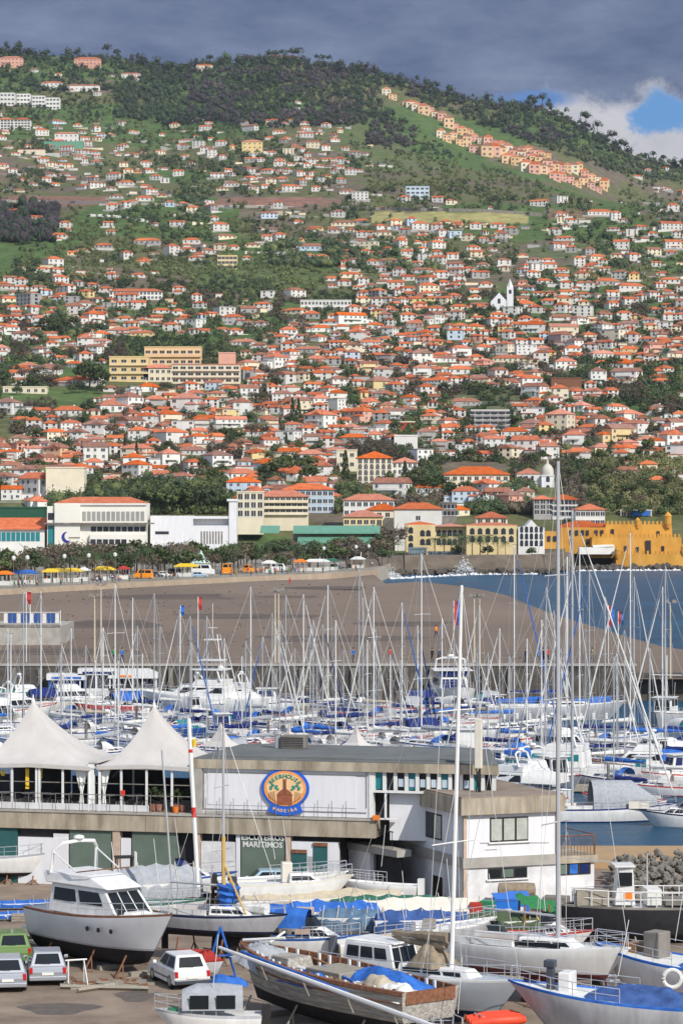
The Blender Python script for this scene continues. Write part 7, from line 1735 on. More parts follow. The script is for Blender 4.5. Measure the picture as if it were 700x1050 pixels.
# 1. flybridge motor yacht on the left
p = at(112, 900, 135.2); L1 = 9.8; hd = math.radians(-50)
t, H_ = motorboat((p.x, p.y, G+1.15), hd, L1, 'hullgrey', 'rust', 'antifoul', 'big white flybridge motor yacht with black bottom on stands beside the parked cars', YG, 1, 'none', None, 'motor_yacht', 'glass', draftk=.105)
for c in t.children:
    if c.name.startswith('hull'): c.data.materials[0] = mat('yacht_topsides', (.6,.6,.62), .35, .06, 1)
    if c.name.startswith('outboard'): bpy.data.objects.remove(c)
zd = H_.free; W = 2.75
cabin(t, -3.0, 2.2, W, zd, 1.3, 'white', 'glass', f=1.3, a=.1, nwin=2, wz=(.42,.86), taperw=.16, wfront=2.2)
cabin(t, 2.0, 3.3, 1.5, zd+.05, .32, 'white', 'glass', f=.9, a=0, nwin=0, name='foredeck_hump')
cabin(t, -3.15, 1.3, W*1.02, zd+1.312, .5, 'white', 'glass', f=1.6, a=-.25, nwin=0, taperw=.05, name='flybridge', wfront=2.0)
b = MB(); b.tube([(-.9,-1.2,zd+1.95),(.35,-1.05,zd+2.15),(.35,1.05,zd+2.15),(-.9,1.2,zd+1.95)], .03, 5); b.build('flybridge_rail', 'rust', t)
b = MB(); b.tube([(-2.9,-1.28,zd+1.75),(-2.75,-1.22,zd+2.8),(-2.5,-.9,zd+3.12),(-2.45,0,zd+3.2),(-2.5,.9,zd+3.12),(-2.75,1.22,zd+2.8),(-2.9,1.28,zd+1.75)], .085, 8); b.build('radar_arch', 'white', t, smooth=True)
b = MB(); b.tube([(-2.8,-1.24,zd+2.75),(-.9,-1.2,zd+1.95)], .035, 6); b.tube([(-2.8,1.24,zd+2.75),(-.9,1.2,zd+1.95)], .035, 6); b.build('arch_strut', 'white', t)
b = MB(); b.lathe([(.2,0),(.27,.06),(.22,.16),(.04,.2)], 12, (-2.45,0,zd+3.27)); b.build('radar', 'white', t)
for k in range(3): b = MB(); b.T = Matrix.Translation((.6+k*.75, -H_.half(.5+k*.09)*1.0-.005, zd*.66)) @ Matrix.Rotation(PI/2, 4, 'X'); b.lathe([(.11,-.02),(.12,0),(.11,.03)], 12); b.build('porthole', 'glass', t)
for k in range(7): b = MB(); x = H_.x(.08+k*.13); b.tube([(x,H_.half(.08+k*.13)-.1,zd),(x,H_.half(.08+k*.13)-.1,zd+.62)], .016, 4); b.tube([(x,-H_.half(.08+k*.13)+.1,zd),(x,-H_.half(.08+k*.13)+.1,zd+.62)], .016, 4); b.build('stanchion', 'steel', t)
b = MB(); b.box(-L1/2-.55, -L1/2+.05, -1.2, 1.2, .15, .28); b.build('bathing_platform', 'white', t)
b = MB(); b.box(H_.x(.93)-.15, H_.x(.93)+.4, -.08, .08, H_.zs(.95)+.02, H_.zs(.95)+.14); b.build('anchor_roller', 'steel', t)
cradle((p.x,p.y), hd, L1, 3.2, 1.0, 'steel props under the flybridge motor yacht')
# 2. small sloop with blue sail bag
p = at(229, 945, 136.5); t, H_ = sailboat((p.x, p.y, G+1.5), math.radians(-24), 6.6, 'hullgrey', 'hullnavy', 'antifoul', 8.4, None, None, 'pale grey sloop with yellow lower mast and blue sail bag, beside the motor yacht', YG, 31, keel=True, name='sloop', mastx=.0, r=.07)
lumps([(.3,0,2.1),(.1,0,1.1)], .5, 9, m='coverblue', name='sail_bag', parent=t); b = MB(); b.tube([(.02,0,.9),(.0,0,4.4)], .1, 8); b.tube([(.1,0,3.0),(1.4,-.5,.9)], .05, 6); b.build('wooden_spar', mat('yellow_varnish', (.55,.36,.12), .45, .1, 4), t)
lumps([(2.2,.1,1.1),(.6,.2,1.15)], .3, 4, m='coverwhite', name='stowed_sail', parent=t)
cradle((p.x,p.y), math.radians(-24), 6.6, 2.1, 1.2, 'steel props under the pale grey sloop')
# 3. white boat behind with low cabin, and things around
p = at(303, 908, 152); t, H_ = motorboat((p.x, p.y, G+.9), math.radians(8), 6.1, 'white', 'offwhite', 'antired', 'white bilge hull with small cabin raised in front of the teal doors', YG, 32, 'none', None, 'cabin_boat')
cabin(t, -.4, 1.5, 1.3, H_.free, .5, 'white', 'glass', f=.8, a=.05, nwin=1, front=False, wz=(.3,.75)); b = MB(); b.box(-.75,-.2,-.3,.3,H_.free,H_.free+1.05); b.build('console', 'offwhite', t, bevel=.05)
cradle((p.x,p.y), math.radians(8), 6.1, 1.9, .8, 'low stand under the white cabin boat')
c = make_car(4.1, 1.7, 1.5, 'carblue', name='car'); c['category'] = 'car'; p = on(268, 920, G); c.location = (p.x, p.y, G); c.rotation_euler = (0,0,PI+.1); c['label'] = 'pale blue car half hidden behind the white cabin boat'; c['group'] = 'cars parked in the boatyard'
# 4. old timber boat, the spars across it
p = at(340, 1010, 119.5); hd = math.radians(129); L4 = 12.4
t = thing('timber_fishing_boat', 'old weathered timber boat with brown rubbing strakes and long white spars laid across its deck', 'wooden boat', (p.x, p.y, G+1.15), hd, YG)
H4 = Hull(L4, 3.6, 1.25, 1.0, .9, .8, .5, n=22); H4.build(t, ['plankpaint', 'rust', 'plankpaint', 'antifoul'], drop=.5, inset=.16, deckmat='oldwood')
for f_, w_ in ((.9,.05),(.62,.045),(.36,.04),(.12,.03)):   # strakes
    b = MB()
    for sd in (1,-1):
        pts = []
        for i in range(23):
            tt = i/22; zs = H4.zs(tt); z = zs*f_; k = 1.0-(.015+.06*tt*tt)*(1-f_)/.4 if f_ > .6 else .985-.06*tt*tt-(.6-f_)*(.11+.38*tt*tt); pts.append((H4.x(tt, z), sd*max(H4.half(tt)*k+.01,.02), z))
        b.tube(pts, w_, 5)
    b.build('strake', 'rust' if f_ > .5 else 'oldwood', t)
for i in range(20):    # frame heads along the bulwark
    tt = .06+i*.045; 
    for sd in (1,-1): b = MB(); b.box(H4.x(tt)-.06, H4.x(tt)+.06, sd*(H4.half(tt)-.26)-.05, sd*(H4.half(tt)-.26)+.05, H4.zs(tt)-.5, H4.zs(tt)+.04); b.build('frame_head', 'white2' if i % 3 else 'rust', t)
b = MB(); b.box(-1.6,.6,-.9,.9,H4.free-.48,H4.free+.12); b.build('hatch', 'oldwood', t, bevel=.04); cabin(t, 2.0, 3.6, 1.5, H4.free-.45, .7, 'plankpaint', 'glass', nwin=0, f=.2, a=.1, name='low_coaming')
b = MB(); b.tube([(5.2,.6,1.9),(3.5,-.3,2.1)], .07, 6); b.tube([(4.2,.9,1.4),(4.4,-1.0,2.2)], .05, 6); b.build('plank', 'white2', t)
for k, (a, c, r, m_) in enumerate([((-5.5,-.3,1.7),(-.8,-.5,2.0),.42,'coverblue'),((-4.6,.5,1.7),(-2.6,.3,1.8),.35,'coverbeige'),((-6,.7,1.5),(-4.3,.8,1.6),.3,'coverwhite'),((-.4,-.6,1.7),(1.2,-.5,1.65),.25,'coverblue'),((-2.2,.9,1.5),(-.4,.9,1.5),.2,'coverbrown')]): heap([(a[0],a[1],H4.free-.35),(c[0],c[1],H4.free-.3)], r*1.7, 40+k, m_, t, hh=1.1)
a_ = at(225, 972, 122.0); c_ = at(452, 1056, 107.5)
b = MB(); b.tube([a_, a_.lerp(c_, .5), c_], [.07,.1,.11], 8); tag(b.build('spar', 'maststeel', smooth=True), 'long white spar lying across the old timber boat', 'spar')
a2, c2 = a_+Vector((.9,-.3,-.12)), a_.lerp(c_, .55)+Vector((.5,.1,-.1)); b = MB(); b.tube([a2, c2], .06, 8); tag(b.build('spar', 'coverblue', smooth=True), 'long blue wrapped spar lying beside the white spar', 'spar')
a3, c3 = at(258, 968, 127), at(385, 1008, 119); b = MB(); b.tube([a3, c3], .055, 7); tag(b.build('spar', 'alu', smooth=True), 'shorter grey spar resting on the bow of the timber boat', 'spar')
a4, c4 = at(355, 1019, 117.5), at(470, 1035, 114.0); 
for k in range(4):
    q = .2+.2*k; pp = a_.lerp(c_, q); b = MB(); b.tube([pp+Vector((0,0,-.02)), pp+Vector((.3,.1,-.75))], .03, 5); tag(b.build('spar_prop', 'oldwood'), f"{['first','second','third','fourth'][k]} short wooden prop under the long white spar from its left end", 'prop')
for k in range(14): b = MB(); x_ = R.uniform(-5.5, 4.5); y_ = R.uniform(-1.1, 1.1); a = R.uniform(-.4, .4); l_ = R.uniform(.7, 1.9); zz_ = H4.free-.4+R.uniform(0,.35); b.tube([(x_-l_*math.cos(a),y_-l_*math.sin(a),zz_),(x_+l_*math.cos(a),y_+l_*math.sin(a),zz_+R.uniform(-.05,.25))], R.uniform(.03,.07), 5); b.build('loose_plank', R.choice(['oldwood','wood','white2','coverblue']), t)
heap([(3.4,.1,H4.free-.35),(5.4,0,H4.free+.1)], .8, 66, 'covergrey', t); heap([(-1.0,1.0,H4.free-.4),(1.6,.9,H4.free-.4)], .5, 67, 'coverblue', t)
cradle((p.x,p.y), hd, L4, 3.6, 1.0, 'timber props under the old wooden boat', 'oldwood')
# 5. grey motor sailer with tall mast
p = at(432, 1000, 120.5); hd = math.radians(-42); L5 = 10.6
t = thing('motor_sailer', 'long pale grey motor sailer with four windowed wheelhouse and very tall white mast', 'motor sailer', (p.x, p.y, G+.95), hd, YG)
H5 = Hull(L5, 3.0, 1.1, .8, 1.2, .7, .4, n=18); H5.build(t, [mat('pale_grey_hull', (.5,.54,.58), .4, .06, 1), 'white', 'white', 'antiblue'], deckmat=mat('blue_grey_deck', (.45,.5,.55), .6, .08, 2))
zd = H5.free*1.02
cabin(t, -3.6, -.7, 1.9, zd, 1.15, 'white', 'glass', f=.35, a=.15, nwin=3, wz=(.42,.85), taperw=.1, wfront=1.75)
cabin(t, -.68, 3.1, 1.6, zd, .45, 'white', 'glass', f=.5, a=0, nwin=3, front=False, wz=(.35,.7), wfront=.9)
cabin(t, -3.5, -.85, 1.75, zd+1.16, .07, 'white', 'glass', f=.05, a=.05, nwin=0, name='roof')
mh5 = 15.6
rig(t, H5, 1.6, mh5, zd+.45, 'coverbrown', None, mastm='maststeel', r=.088, seed=5, spreaders=2, mast_lean=-.035, boom_len=3.2)
lumps([(1.3,0,zd+1.3),(-1.6,.05,zd+1.42)], .17, 8, m='coverbrown', name='furled_mainsail', parent=t, sag=.1); heap([(1.4,0,zd+.5),(-.2,.1,zd+.5)], .6, 18, 'coverbrown', t, 'loose_sailcloth', 1.2)
rail(t, H5, h=.6, n=8, r=.018)
cradle((p.x,p.y), hd, L5, 2.8, .9, 'props under the pale grey motor sailer')
# the plank ladder
b = MB(); b.tube([at(372, 1019, 118), at(448, 1010, 119)], .05, 6); tag(b.build('long_plank', mat('orange_wood', (.6,.33,.1), .7, .15, 3)), 'orange brown plank laid from the timber boat to the motor sailer', 'plank')
# 6. white racing sloop with far taller mast
p = at(553, 985, 125.5); hd = math.radians(-33)
t, H6 = sailboat((p.x, p.y, G+1.5), hd, 8.8, 'white', 'white', 'antired', (980-478)/F*125.5-.6, None, None, 'white yacht with black window stripe and extremely tall grey mast', YG, 33, keel=True, name='sailing_yacht', mastx=.9, r=.095, spreaders=3, hood=None)
for sd in (1,-1): b = MB(); b.box(-1.0, 1.4, sd*.74-.02 if sd > 0 else -.76, .76 if sd > 0 else -.72, 1.02, 1.02+.2); b.build('window_stripe', 'glass', t)
cradle((p.x,p.y), hd, 8.8, 2.6, 1.2, 'props under the white yacht with the tallest mast')
# 7. small open boat with canopy, bottom left
p = on(212, 1052, 3.3); t, H7 = motorboat((p.x, p.y+.4, G+.55), math.radians(183), 4.3, 'white', 'hullgrey', 'antifoul', 'small open fishing boat with grey tinted canopy in front of the timber boat', YG, 34, 'none', None, 'small_fishing_boat')
b = MB(); K = 7; vs = []
for i in range(K+1):
    a = PI*i/K
    for x, s_ in ((-1.4,.9),(-.6,1),(.4,1),(1.0,.75)): vs.append((x, math.cos(a)*.72, H7.free+.25+math.sin(a)*.98*s_))
b.add(vs, [(i*4+k, (i+1)*4+k, (i+1)*4+k+1, i*4+k+1) for i in range(K) for k in range(3)]); b.build('canopy', 'covergrey', t, smooth=True)
for k in range(2): b = MB(); b.box(-1.1+k*1.05, -.35+k*1.05, .715, .74, H7.free+.32, H7.free+.85); b.build('window', 'glass', t); b = MB(); b.box(-1.1+k*1.05, -.35+k*1.05, -.74, -.715, H7.free+.32, H7.free+.85); b.build('window', 'glass', t)
b = MB(); b.box(1.1,1.5,-.3,.3,H7.free,H7.free+.25); b.build('crate', 'greenplastic', t)
for k, x in enumerate((212, 238, 243)):
    q = on(x, 1046, 3.2); b = MB(); b.lathe([(.18,0),(.2,.03),(.13,.05),(.03,.42),(.01,.43)], 10); tag(b.build('traffic_cone', 'orange', None, (q.x, q.y-1.0, 3.1)), f"small orange cone, {['first','second','third'][k]} from the left on the small open boat", 'cone', 'orange cones')
# 8. grey boat with blue tarpaulin bottom right
p = at(628, 1040, 114); hd = math.radians(158)
t, H8 = motorboat((p.x, p.y, G+1.0), hd, 8.6, 'hullgrey', 'coverblue', 'antifoul', 'grey open boat with bright blue rail and deep blue tarpaulin at the bottom right corner', YG, 35, 'none', None, 'open_boat')
heap([(-4.2,0,H8.free),(1.4,0,H8.free)], .82, 13, 'coverdull', t, 'tarpaulin', .75)
b = MB(); b.box(1.6,2.1,-.45,.45,H8.free,H8.free+.95); b.build('console', 'white', t, bevel=.05); b = MB(); b.box(2.3,2.6,.1,.4,H8.free,H8.free+1.1); b.box(2.25,2.7,.05,.45,H8.free+1.1,H8.free+1.4); b.build('engine', 'cardark', t, bevel=.05)
# 9. white fishing boat with blue rail at the right
p = at(693, 1003, 122.5); hd = math.radians(140)
t, H9 = motorboat((p.x, p.y, G+1.1), hd, 8.4, 'white', 'coverblue', 'antifoul', 'white fishing boat with blue rail, engine block and white life ring at the right edge', YG, 36, 'none', None, 'fishing_boat')
b = MB(); b.box(.6,1.4,-.5,.4,H9.free,H9.free+1.2); b.build('engine', 'stonegrey', t, bevel=.05); b = MB(); b.box(1.9,2.5,-.4,.3,H9.free,H9.free+.6); b.build('locker', 'wood', t)
heap([(-4.0,0,H9.free),(-.4,0,H9.free)], .82, 12, 'coverblue', t, 'tarpaulin', .7)
def ring(parent, c, rx, mi, nm, rr=.09, ax='y'):
    b = MB(); pts = [(c[0]+(rx*math.cos(a)), c[1], c[2]+rx*math.sin(a)) for a in np.linspace(0, 2*PI, 19)] if ax == 'y' else [(c[0], c[1]+rx*math.cos(a), c[2]+rx*math.sin(a)) for a in np.linspace(0, 2*PI, 19)]; b.tube(pts, rr, 7); return b.build(nm, mi, parent, smooth=True)
q = at(689, 1004, 119.5); o = ring(None, (0,0,0), .36, 'coverwhite', 'life_ring'); o.location = q; tag(o, 'white life ring hung on the fishing boat at the right edge', 'life ring')
# 10. blue covered launch and the red folded dinghy
t, H10 = motorboat(tuple(at(462, 1048, 114.5)-Vector((0,0,1.2))), math.radians(200), 3.6, 'hullgrey', 'coverblue', 'antifoul', 'small launch with grey hull and bare steel hoops beside the red dinghy', YG, 37, 'none', None, 'launch')
for k in range(3): b = MB(); x = -1.2+k*.9; b.tube([(x,-.55,.6),(x,-.45,1.4),(x,.45,1.4),(x,.55,.6)], .03, 5); b.build('hoop', 'steel', t)
t = thing('inflatable_dinghy', 'bright red folded inflatable dinghy lying between the launch and the grey boat', 'dinghy', tuple(at(506, 1042, 115)-Vector((0,0,.2))), .15, YG)
for k, y_ in enumerate((-.55, 0, .55)):
    b = MB(); b.tube([(-1.0,y_*.9,0),(-.2,y_,.08),(.8,y_,.12),(1.15,y_*.8,.1)], [.16,.22,.22,.14], 9); b.build('tube', mat('orange_red_rubber', (.75,.07,.03), .5, .1, 3), t, smooth=True)
b = MB(); b.box(-1.0,1.0,-.6,.6,-1.0,-.1); b.build('support', 'oldwood', t)
# 11. black hulled workboat
p = at(656, 950, 143); t = thing('workboat', 'black hulled workboat with white wheelhouse, orange square and white railings, beached before the rocks', 'workboat', (p.x, p.y, G+.45), math.radians(184))
H11 = Hull(8.2, 2.6, 1.35, .5, .5, .85, .12); H11.build(t, ['antifoul', 'stonegrey', 'antifoul', 'black'], drop=.1)
z = 1.42
b = MB(); v = [(.35,-.7,z),(1.35,-.55,z),(1.35,.55,z),(.35,.7,z),(.45,-.6,z+1.85),(1.1,-.5,z+1.85),(1.1,.5,z+1.85),(.45,.6,z+1.85)]; b.add(v, [(0,3,2,1),(4,5,6,7),(0,1,5,4),(1,2,6,5),(2,3,7,6),(3,0,4,7)]); w_ = b.build('wheelhouse', 'white', t, bevel=.03)
b = MB(); b.box(.5,1.15,.585,.66,z+.95,z+1.6); b.build('window', 'glass', w_); b = MB(); b.box(.5,.85,.66,.7,z+.3,z+.62); b.build('hatch_mark', 'orange', w_); b = MB(); b.box(.35,1.35,-.7,.72,z+1.86,z+1.95); b.build('roof', 'white', w_)
b = MB(); b.box(-3.2,-1.1,-.8,.8,z,z+.25); b.build('hatch', 'stonegrey', t); b = MB(); b.box(-3.9,-2.6,-1.0,1.15,z-.5,z-.05); b.build('red_locker', 'coverred', t)
b = MB(); b.box(1.6,3.2,-.6,.6,z,z+.7); b.build('deck_crate', 'oldwood', t); b = MB(); b.box(-.9,-.2,-.5,.9,z,z+.8); b.build('deck_box', 'white2', t)
rail(t, H11, .05, .9, .75, 9, 'white', r=.028)
b = MB(); b.tube([(-.4,-.3,z),(-.4,-.3,z+2.4)], .04, 5); b.tube([(.3,-.3,z+1.9),(3.6,-.6,z+2.2)], .03, 5); b.build('derrick', 'steel', t)
cradle((p.x,p.y), math.radians(184), 8, 2.4, .4, 'low blocks beneath the black workboat', 'oldwood')
# 12. jet ski
p = on(204, 1003, G); t = thing('jet_ski', 'red and white jet ski on the ground between white hatchback and timber boat', 'jet ski', (p.x, p.y, G+.35), math.radians(-35))
Hj = Hull(2.9, 1.05, .45, .2, .3, .7, .5, n=10); Hj.build(t, ['white', 'coverred', 'white', 'white'], deckmat='white')
b = MB(); b.add([(-1.2,-.3,.45),(.6,-.3,.45),(.6,.3,.45),(-1.2,.3,.45),(-1.1,-.16,.85),(.5,-.2,.95),(.5,.2,.95),(-1.1,.16,.85)], [(0,3,2,1),(4,5,6,7),(0,1,5,4),(1,2,6,5),(2,3,7,6),(3,0,4,7)]); b.build('seat', 'coverred', t, bevel=.06)
b = MB(); b.tube([(.55,-.4,1.1),(.65,0,1.0),(.55,.4,1.1)], .035, 6); b.build('handlebar', 'black', t); b = MB(); b.add([(.5,-.32,.45),(1.35,0,.55),(.5,.32,.45),(.6,0,1.0)], [(0,1,3),(1,2,3),(0,3,2),(0,2,1)]); b.build('bonnet', 'coverred', t)
# cars
for (x, y, pt, rz, lb) in ((44, 1010, 'carsilver', math.radians(98), 'silver hatchback parked second from the left below the motor yacht'),(3, 1017, 'carsilver', math.radians(98), 'pale silver car cut off at the left edge of the yard'),(8, 990, 'cargreen', math.radians(100), 'lime green car behind the silver cars at the left edge'),(181, 1014, 'carwhite', math.radians(112), 'white hatchback parked alone under the motor yacht bow')):
    c = make_car(3.9, 1.68, 1.48, pt); c['category'] = 'car'; p = on(x, y, G); c.location = (p.x, p.y+1.4, G); c.rotation_euler = (0,0,rz); c['label'] = lb; c['group'] = 'cars parked in the boatyard'
# covered and laid up boats in the middle of the yard
tarp(325, 957, 6.6, 2.1, 1.7, math.radians(10), 'coverblue', 'boat under a deep blue tarpaulin in front of the white cabin boat', seed=1, hullm='covergrey')
tarp(362, 962, 3.6, 2.2, 1.6, math.radians(-8), mat('slate_blue_canvas', (.1,.17,.26), .85, .15, 3, .3), 'boat under a slate blue grey tarpaulin joined to the deep blue one', seed=2)
tarp(330, 940, 9.0, 2.0, 1.5, math.radians(14), 'coverbeige', 'long boat under a pale beige tarpaulin behind the deep blue one', seed=3)
tarp(398, 943, 6.4, 1.7, 1.35, math.radians(4), 'covergreen', 'dark green covered boat lying along the shaded office wall', seed=4)
tarp(428, 950, 8.0, 1.6, 1.3, math.radians(9), 'offwhite', 'long cream rolled hull between the green boat and the blue covers', seed=5, peak=.5)
tarp(432, 966, 4.8, 1.9, 1.7, math.radians(5), 'coverdull', 'faded blue patched tarpaulin boat beside the foot of the tall white mast', seed=6, hullm='white2')
tarp(400, 978, 5.6, 2.0, 1.0, math.radians(6), 'coverbeige', 'low beige covered boat behind the motor sailer cabin', seed=7)
tarp(513, 962, 5.6, 2.3, 1.35, math.radians(-4), 'coverolive', 'olive green tarpaulin boat in front of the office wall', seed=8)
tarp(160, 930, 5.0, 2.1, 1.9, math.radians(12), 'covergrey', 'boat under a pale grey peaked cover before the green door', seed=9, peak=.6, hullm='white')
tarp(30, 932, 4.0, 1.4, .5, math.radians(8), 'coverblue', 'flat blue tarpaulin strip on the ground behind the motor yacht stern', seed=10)
tarp(8, 944, 2.6, 1.0, .5, math.radians(4), 'coverblue', 'small blue covered trailer load at the left edge', seed=12)
tarp(588, 1000, 3.0, 1.4, 1.0, math.radians(-25), 'covergreen', 'small boat with green mesh heap on deck near the yard road', seed=13)
# white hulls and speedboats
for i, (x, y, L, hd_, st, lift, lb, hl, sp, cv) in enumerate([
 (190, 925, 5.6, 5, 'cuddy', .8, 'white speedboat with long blue tinted window behind the pale grey sloop', 'white','hullblue',None),(165, 948, 5.0, -12, 'none', .6, 'low white open boat full of gear right of the flybridge yacht', 'white','hullgreen',None),
 (388, 930, 4.2, 170, 'none', .9, 'short white hull beside the shaded office garage', 'white','white',None),(290, 930, 7.0, 8, 'none', .8, 'long flat white hull beneath the cabin boat', 'white','white',None),
 (512, 990, 5.6, -10, 'cuddy', .3, 'white sports boat with blue trim ahead of the olive tarpaulin', 'white','hullblue',None),(562, 976, 4.4, -15, 'cuddy', .35, 'white runabout with red and blue chevrons beside the green stall', 'white','hullred',None),
 (5, 905, 6.0, -8, 'none', 1.0, 'white pointed bow at the left edge before the teal door', 'white','covergrey',None),(395, 990, 4.6, 12, 'none', .7, 'low cream open boat by the motor sailer stern', 'offwhite','white',None),
 (322, 988, 4.6, -18, 'cuddy', .8, 'small white and blue boat with blue cover behind the timber boat bow', 'white','hullblue','coverblue'),(420, 985, 3.8, -5, 'none', .6, 'small pale dinghy behind the wheelhouse of the motor sailer', 'white2','white',None),(470, 972, 4.4, 30, 'none', .7, 'grey dinghy under the tall white mast', 'hullgrey','white',None)]):
    M.setdefault('hullgreen', M['covergreen']); M.setdefault('hullgrey2', M['hullgrey'])
    p = on(x, y, G); lift *= .62; t, Hh = motorboat((p.x, p.y, G+lift), math.radians(hd_), L, hl, sp, 'antifoul', lb, YG, 50+i, st, cv, 'laid_up_boat', winm='glassblue' if i == 0 else 'glass')
    cradle((p.x,p.y), math.radians(hd_), L, L*.3, max(.35, lift-.15), f"low stand beneath the {' '.join(lb.split()[:4])} hull")
# leaning poles
def pole(x0, y0, x1, y1, Y, r, segs, lb):
    a, c = at(x0, y0, Y), at(x1, y1, Y); t = thing('mast_pole', lb, 'mast', (0,0,0))
    for (q0, q1, m_) in segs: b = MB(); b.tube([a.lerp(c, q0), a.lerp(c, q1)], r, 8); b.build('section', m_, t)
pole(193.5, 737, 203, 912, 150, .11, [(0,.18,'maststeel'),(.18,.2,'red'),(.2,.52,'maststeel'),(.52,.58,'red'),(.58,1,'maststeel')], 'leaning white mast with red bands rising left of the sign wall')
pole(166, 769, 178, 935, 150, .05, [(0,1,'alu')], 'thin leaning grey mast in front of the second tent')
pole(194, 790, 203, 905, 158, .03, [(0,1,'stonegrey')], 'very thin grey pole behind the red banded mast')
b = MB(); b.lathe([(.1,0),(.12,.35),(.04,.4)], 8); tag(b.build('mast_head_float', 'yellow', None, at(199, 766, 150)), 'small yellow float hanging by the red banded mast', 'float')
# smaller yard furniture
def crate(x, y, w, d, h, m, lb, nm='crate', z=G, rz=0., slats=True, grp=None):
    p = on(x, y, z); t = thing(nm, lb, nm.replace('_', ' '), (p.x, p.y, z), rz, grp)
    b = MB(); b.box(-w/2, w/2, -d/2, d/2, 0, h); b.build('box', m, t, bevel=.02)
    if slats:
        b = MB()
        for k in range(3): b.box(-w/2-.02, w/2+.02, -d/2-.03, -d/2-.002, h*(.08+.33*k), h*(.22+.33*k))
        b.build('slat', 'oldwood' if 'wood' in m else m, t)
    return t
def skip_bin(x, y, m, lb, w=1.25):
    p = on(x, y, G); t = thing('wheelie_bin', lb, 'bin', (p.x, p.y, G), .1)
    b = MB(); b.taper(-w/2, w/2, -.5, .5, .15, 1.25, 0,0,0,0); b.taper(-w/2-.05, w/2+.05, -.55, .55, 1.251, 1.33, 0,0,0,0); b.build('body', m, t, bevel=.04)
    b = MB(); b.add([(-w/2-.04,-.56,1.34),(w/2+.04,-.56,1.34),(w/2+.04,.52,1.48),(-w/2-.04,.52,1.48),(-w/2-.04,-.56,1.38),(w/2+.04,-.56,1.38),(w/2+.04,.52,1.54),(-w/2-.04,.52,1.54)], [(0,3,2,1),(4,5,6,7),(0,1,5,4),(1,2,6,5),(2,3,7,6),(3,0,4,7)]); b.build('lid', m, t, bevel=.03)
    for sx in (-1,1): b = MB(); b.T = Matrix.Translation((sx*(w/2-.12), -.35, .1)) @ Matrix.Rotation(PI/2, 4, 'Y'); b.lathe([(.06,-.04),(.1,-.03),(.1,.03),(.06,.04)], 10); b.build('wheel', 'black', t)
    b = MB(); b.box(-.2,.2,-.52,-.501,.55,.85); b.build('emblem', 'coverwhite', t)
skip_bin(519, 948, 'blueplastic', 'big blue wheeled bin against the office wall', 1.3); skip_bin(531, 946, 'blueplastic', 'second blue wheeled bin tight against the first one', 1.0)
b = MB(); b.T = Matrix.Rotation(PI/2, 4, 'Y'); b.lathe([(.1,-1.0),(.38,-.95),(.42,-.6),(.42,.6),(.38,.95),(.1,1.0)], 14); q = on(531, 936, G); tag(b.build('rusty_tank', 'coverbrown', None, (q.x, q.y+1.2, G+1.0)), 'brown horizontal tank lying behind the blue bins', 'tank')
t = thing('market_stall', 'ragged stall of poles and boards under a sloping green net', 'stall', tuple(on(562, 962, G)), .1)
b = MB(); vs = []
for i in range(13):
    for j in range(7): u, v = i/12, j/6; vs.append((-1.5+u*3.2, -1+v*2, 1.75-.75*u*abs(math.sin(u*2))+.1*math.sin(i*2.1+j)+v*.3-.35*(v < .1)*u))
b.add(vs, [(i*7+j, (i+1)*7+j, (i+1)*7+j+1, i*7+j+1) for i in range(12) for j in range(6)]); b.build('net_cover', mat('green_net', (.03,.2,.07), .9, .2, 5), t, smooth=True)
for x_, y_ in ((-1.4,-.9),(-.2,-.9),(.9,-.9),(-1.4,.9),(1.4,.9)): b = MB(); b.tube([(x_,y_,0),(x_+.1,y_,1.75)], .06, 5); b.build('post', 'wood', t)
for k in range(9): b = MB(); x_ = -1.4+k*.33; b.tube([(x_,-.8,.1),(x_+R.uniform(-.3,.3),-.5,R.uniform(.9,1.6))], .045, 5); b.build('board', ['wood','oldwood','coverblue','yellow','oldwood','coverred'][k % 6], t)
for i,(x, y, w, h, m, lb) in enumerate([(488, 950,.6,1.2,'coverred','narrow red cabinet by the office corner'),(500, 950,.7,1.3,'greenplastic','green drum shaped box between red cabinet and bins'),(508, 956,.6,.6,'oldwood','low wooden crate in front of the green box'),(590, 958,.9,.8,'oldwood','wooden crate beside the green net stall'),(600, 955,.8,1.0,'wood','orange brown crate at the bow of the workboat'),
    (606, 947,1.2,.7,'oldwood','pile of boards crate at the corner of the annex'),(570, 935,1.3,.8,'stonegrey','grey machine box behind the net stall'),(146, 905,.45,1.0,'orange','upright orange cabinet before the green door'),(139, 906,.3,.9,'black','black cabinet joined to the orange one'),(452, 930,.7,.5,'greenplastic','small green box next to the dark doorway'),(35, 905,.9,.4,'oldwood','stack of short dark logs by the white door'),(45, 902,.7,.5,'wood','brown wooden box behind the motor yacht stern'),
    (312, 968,.85,1.75,'pillar','tall pale stone gate pillar among the covered boats'),(210, 985,.5,.5,'coverred','red bundle by the jet ski'),(80, 978,.4,.4,'coverblue','blue bucket on the ground behind the silver hatchback'),(20, 945,.8,.4,'oldwood','grey pallet near the blue trailer load'),(276, 975,.8,.6,'black','black engine block beneath the deep blue tarpaulin'),(292, 972,.6,.9,'stonegrey','outboard engine block beside the black one'),(440, 975,.6,1.5,'oldwood','narrow timber prop box at the foot of the tall mast')]):
    crate(x, y, w, w*.8, h, m, lb, 'stone_pillar' if m == 'pillar' else 'storage_box', rz=R.uniform(-.3,.3), slats=(m in ('oldwood','wood')))
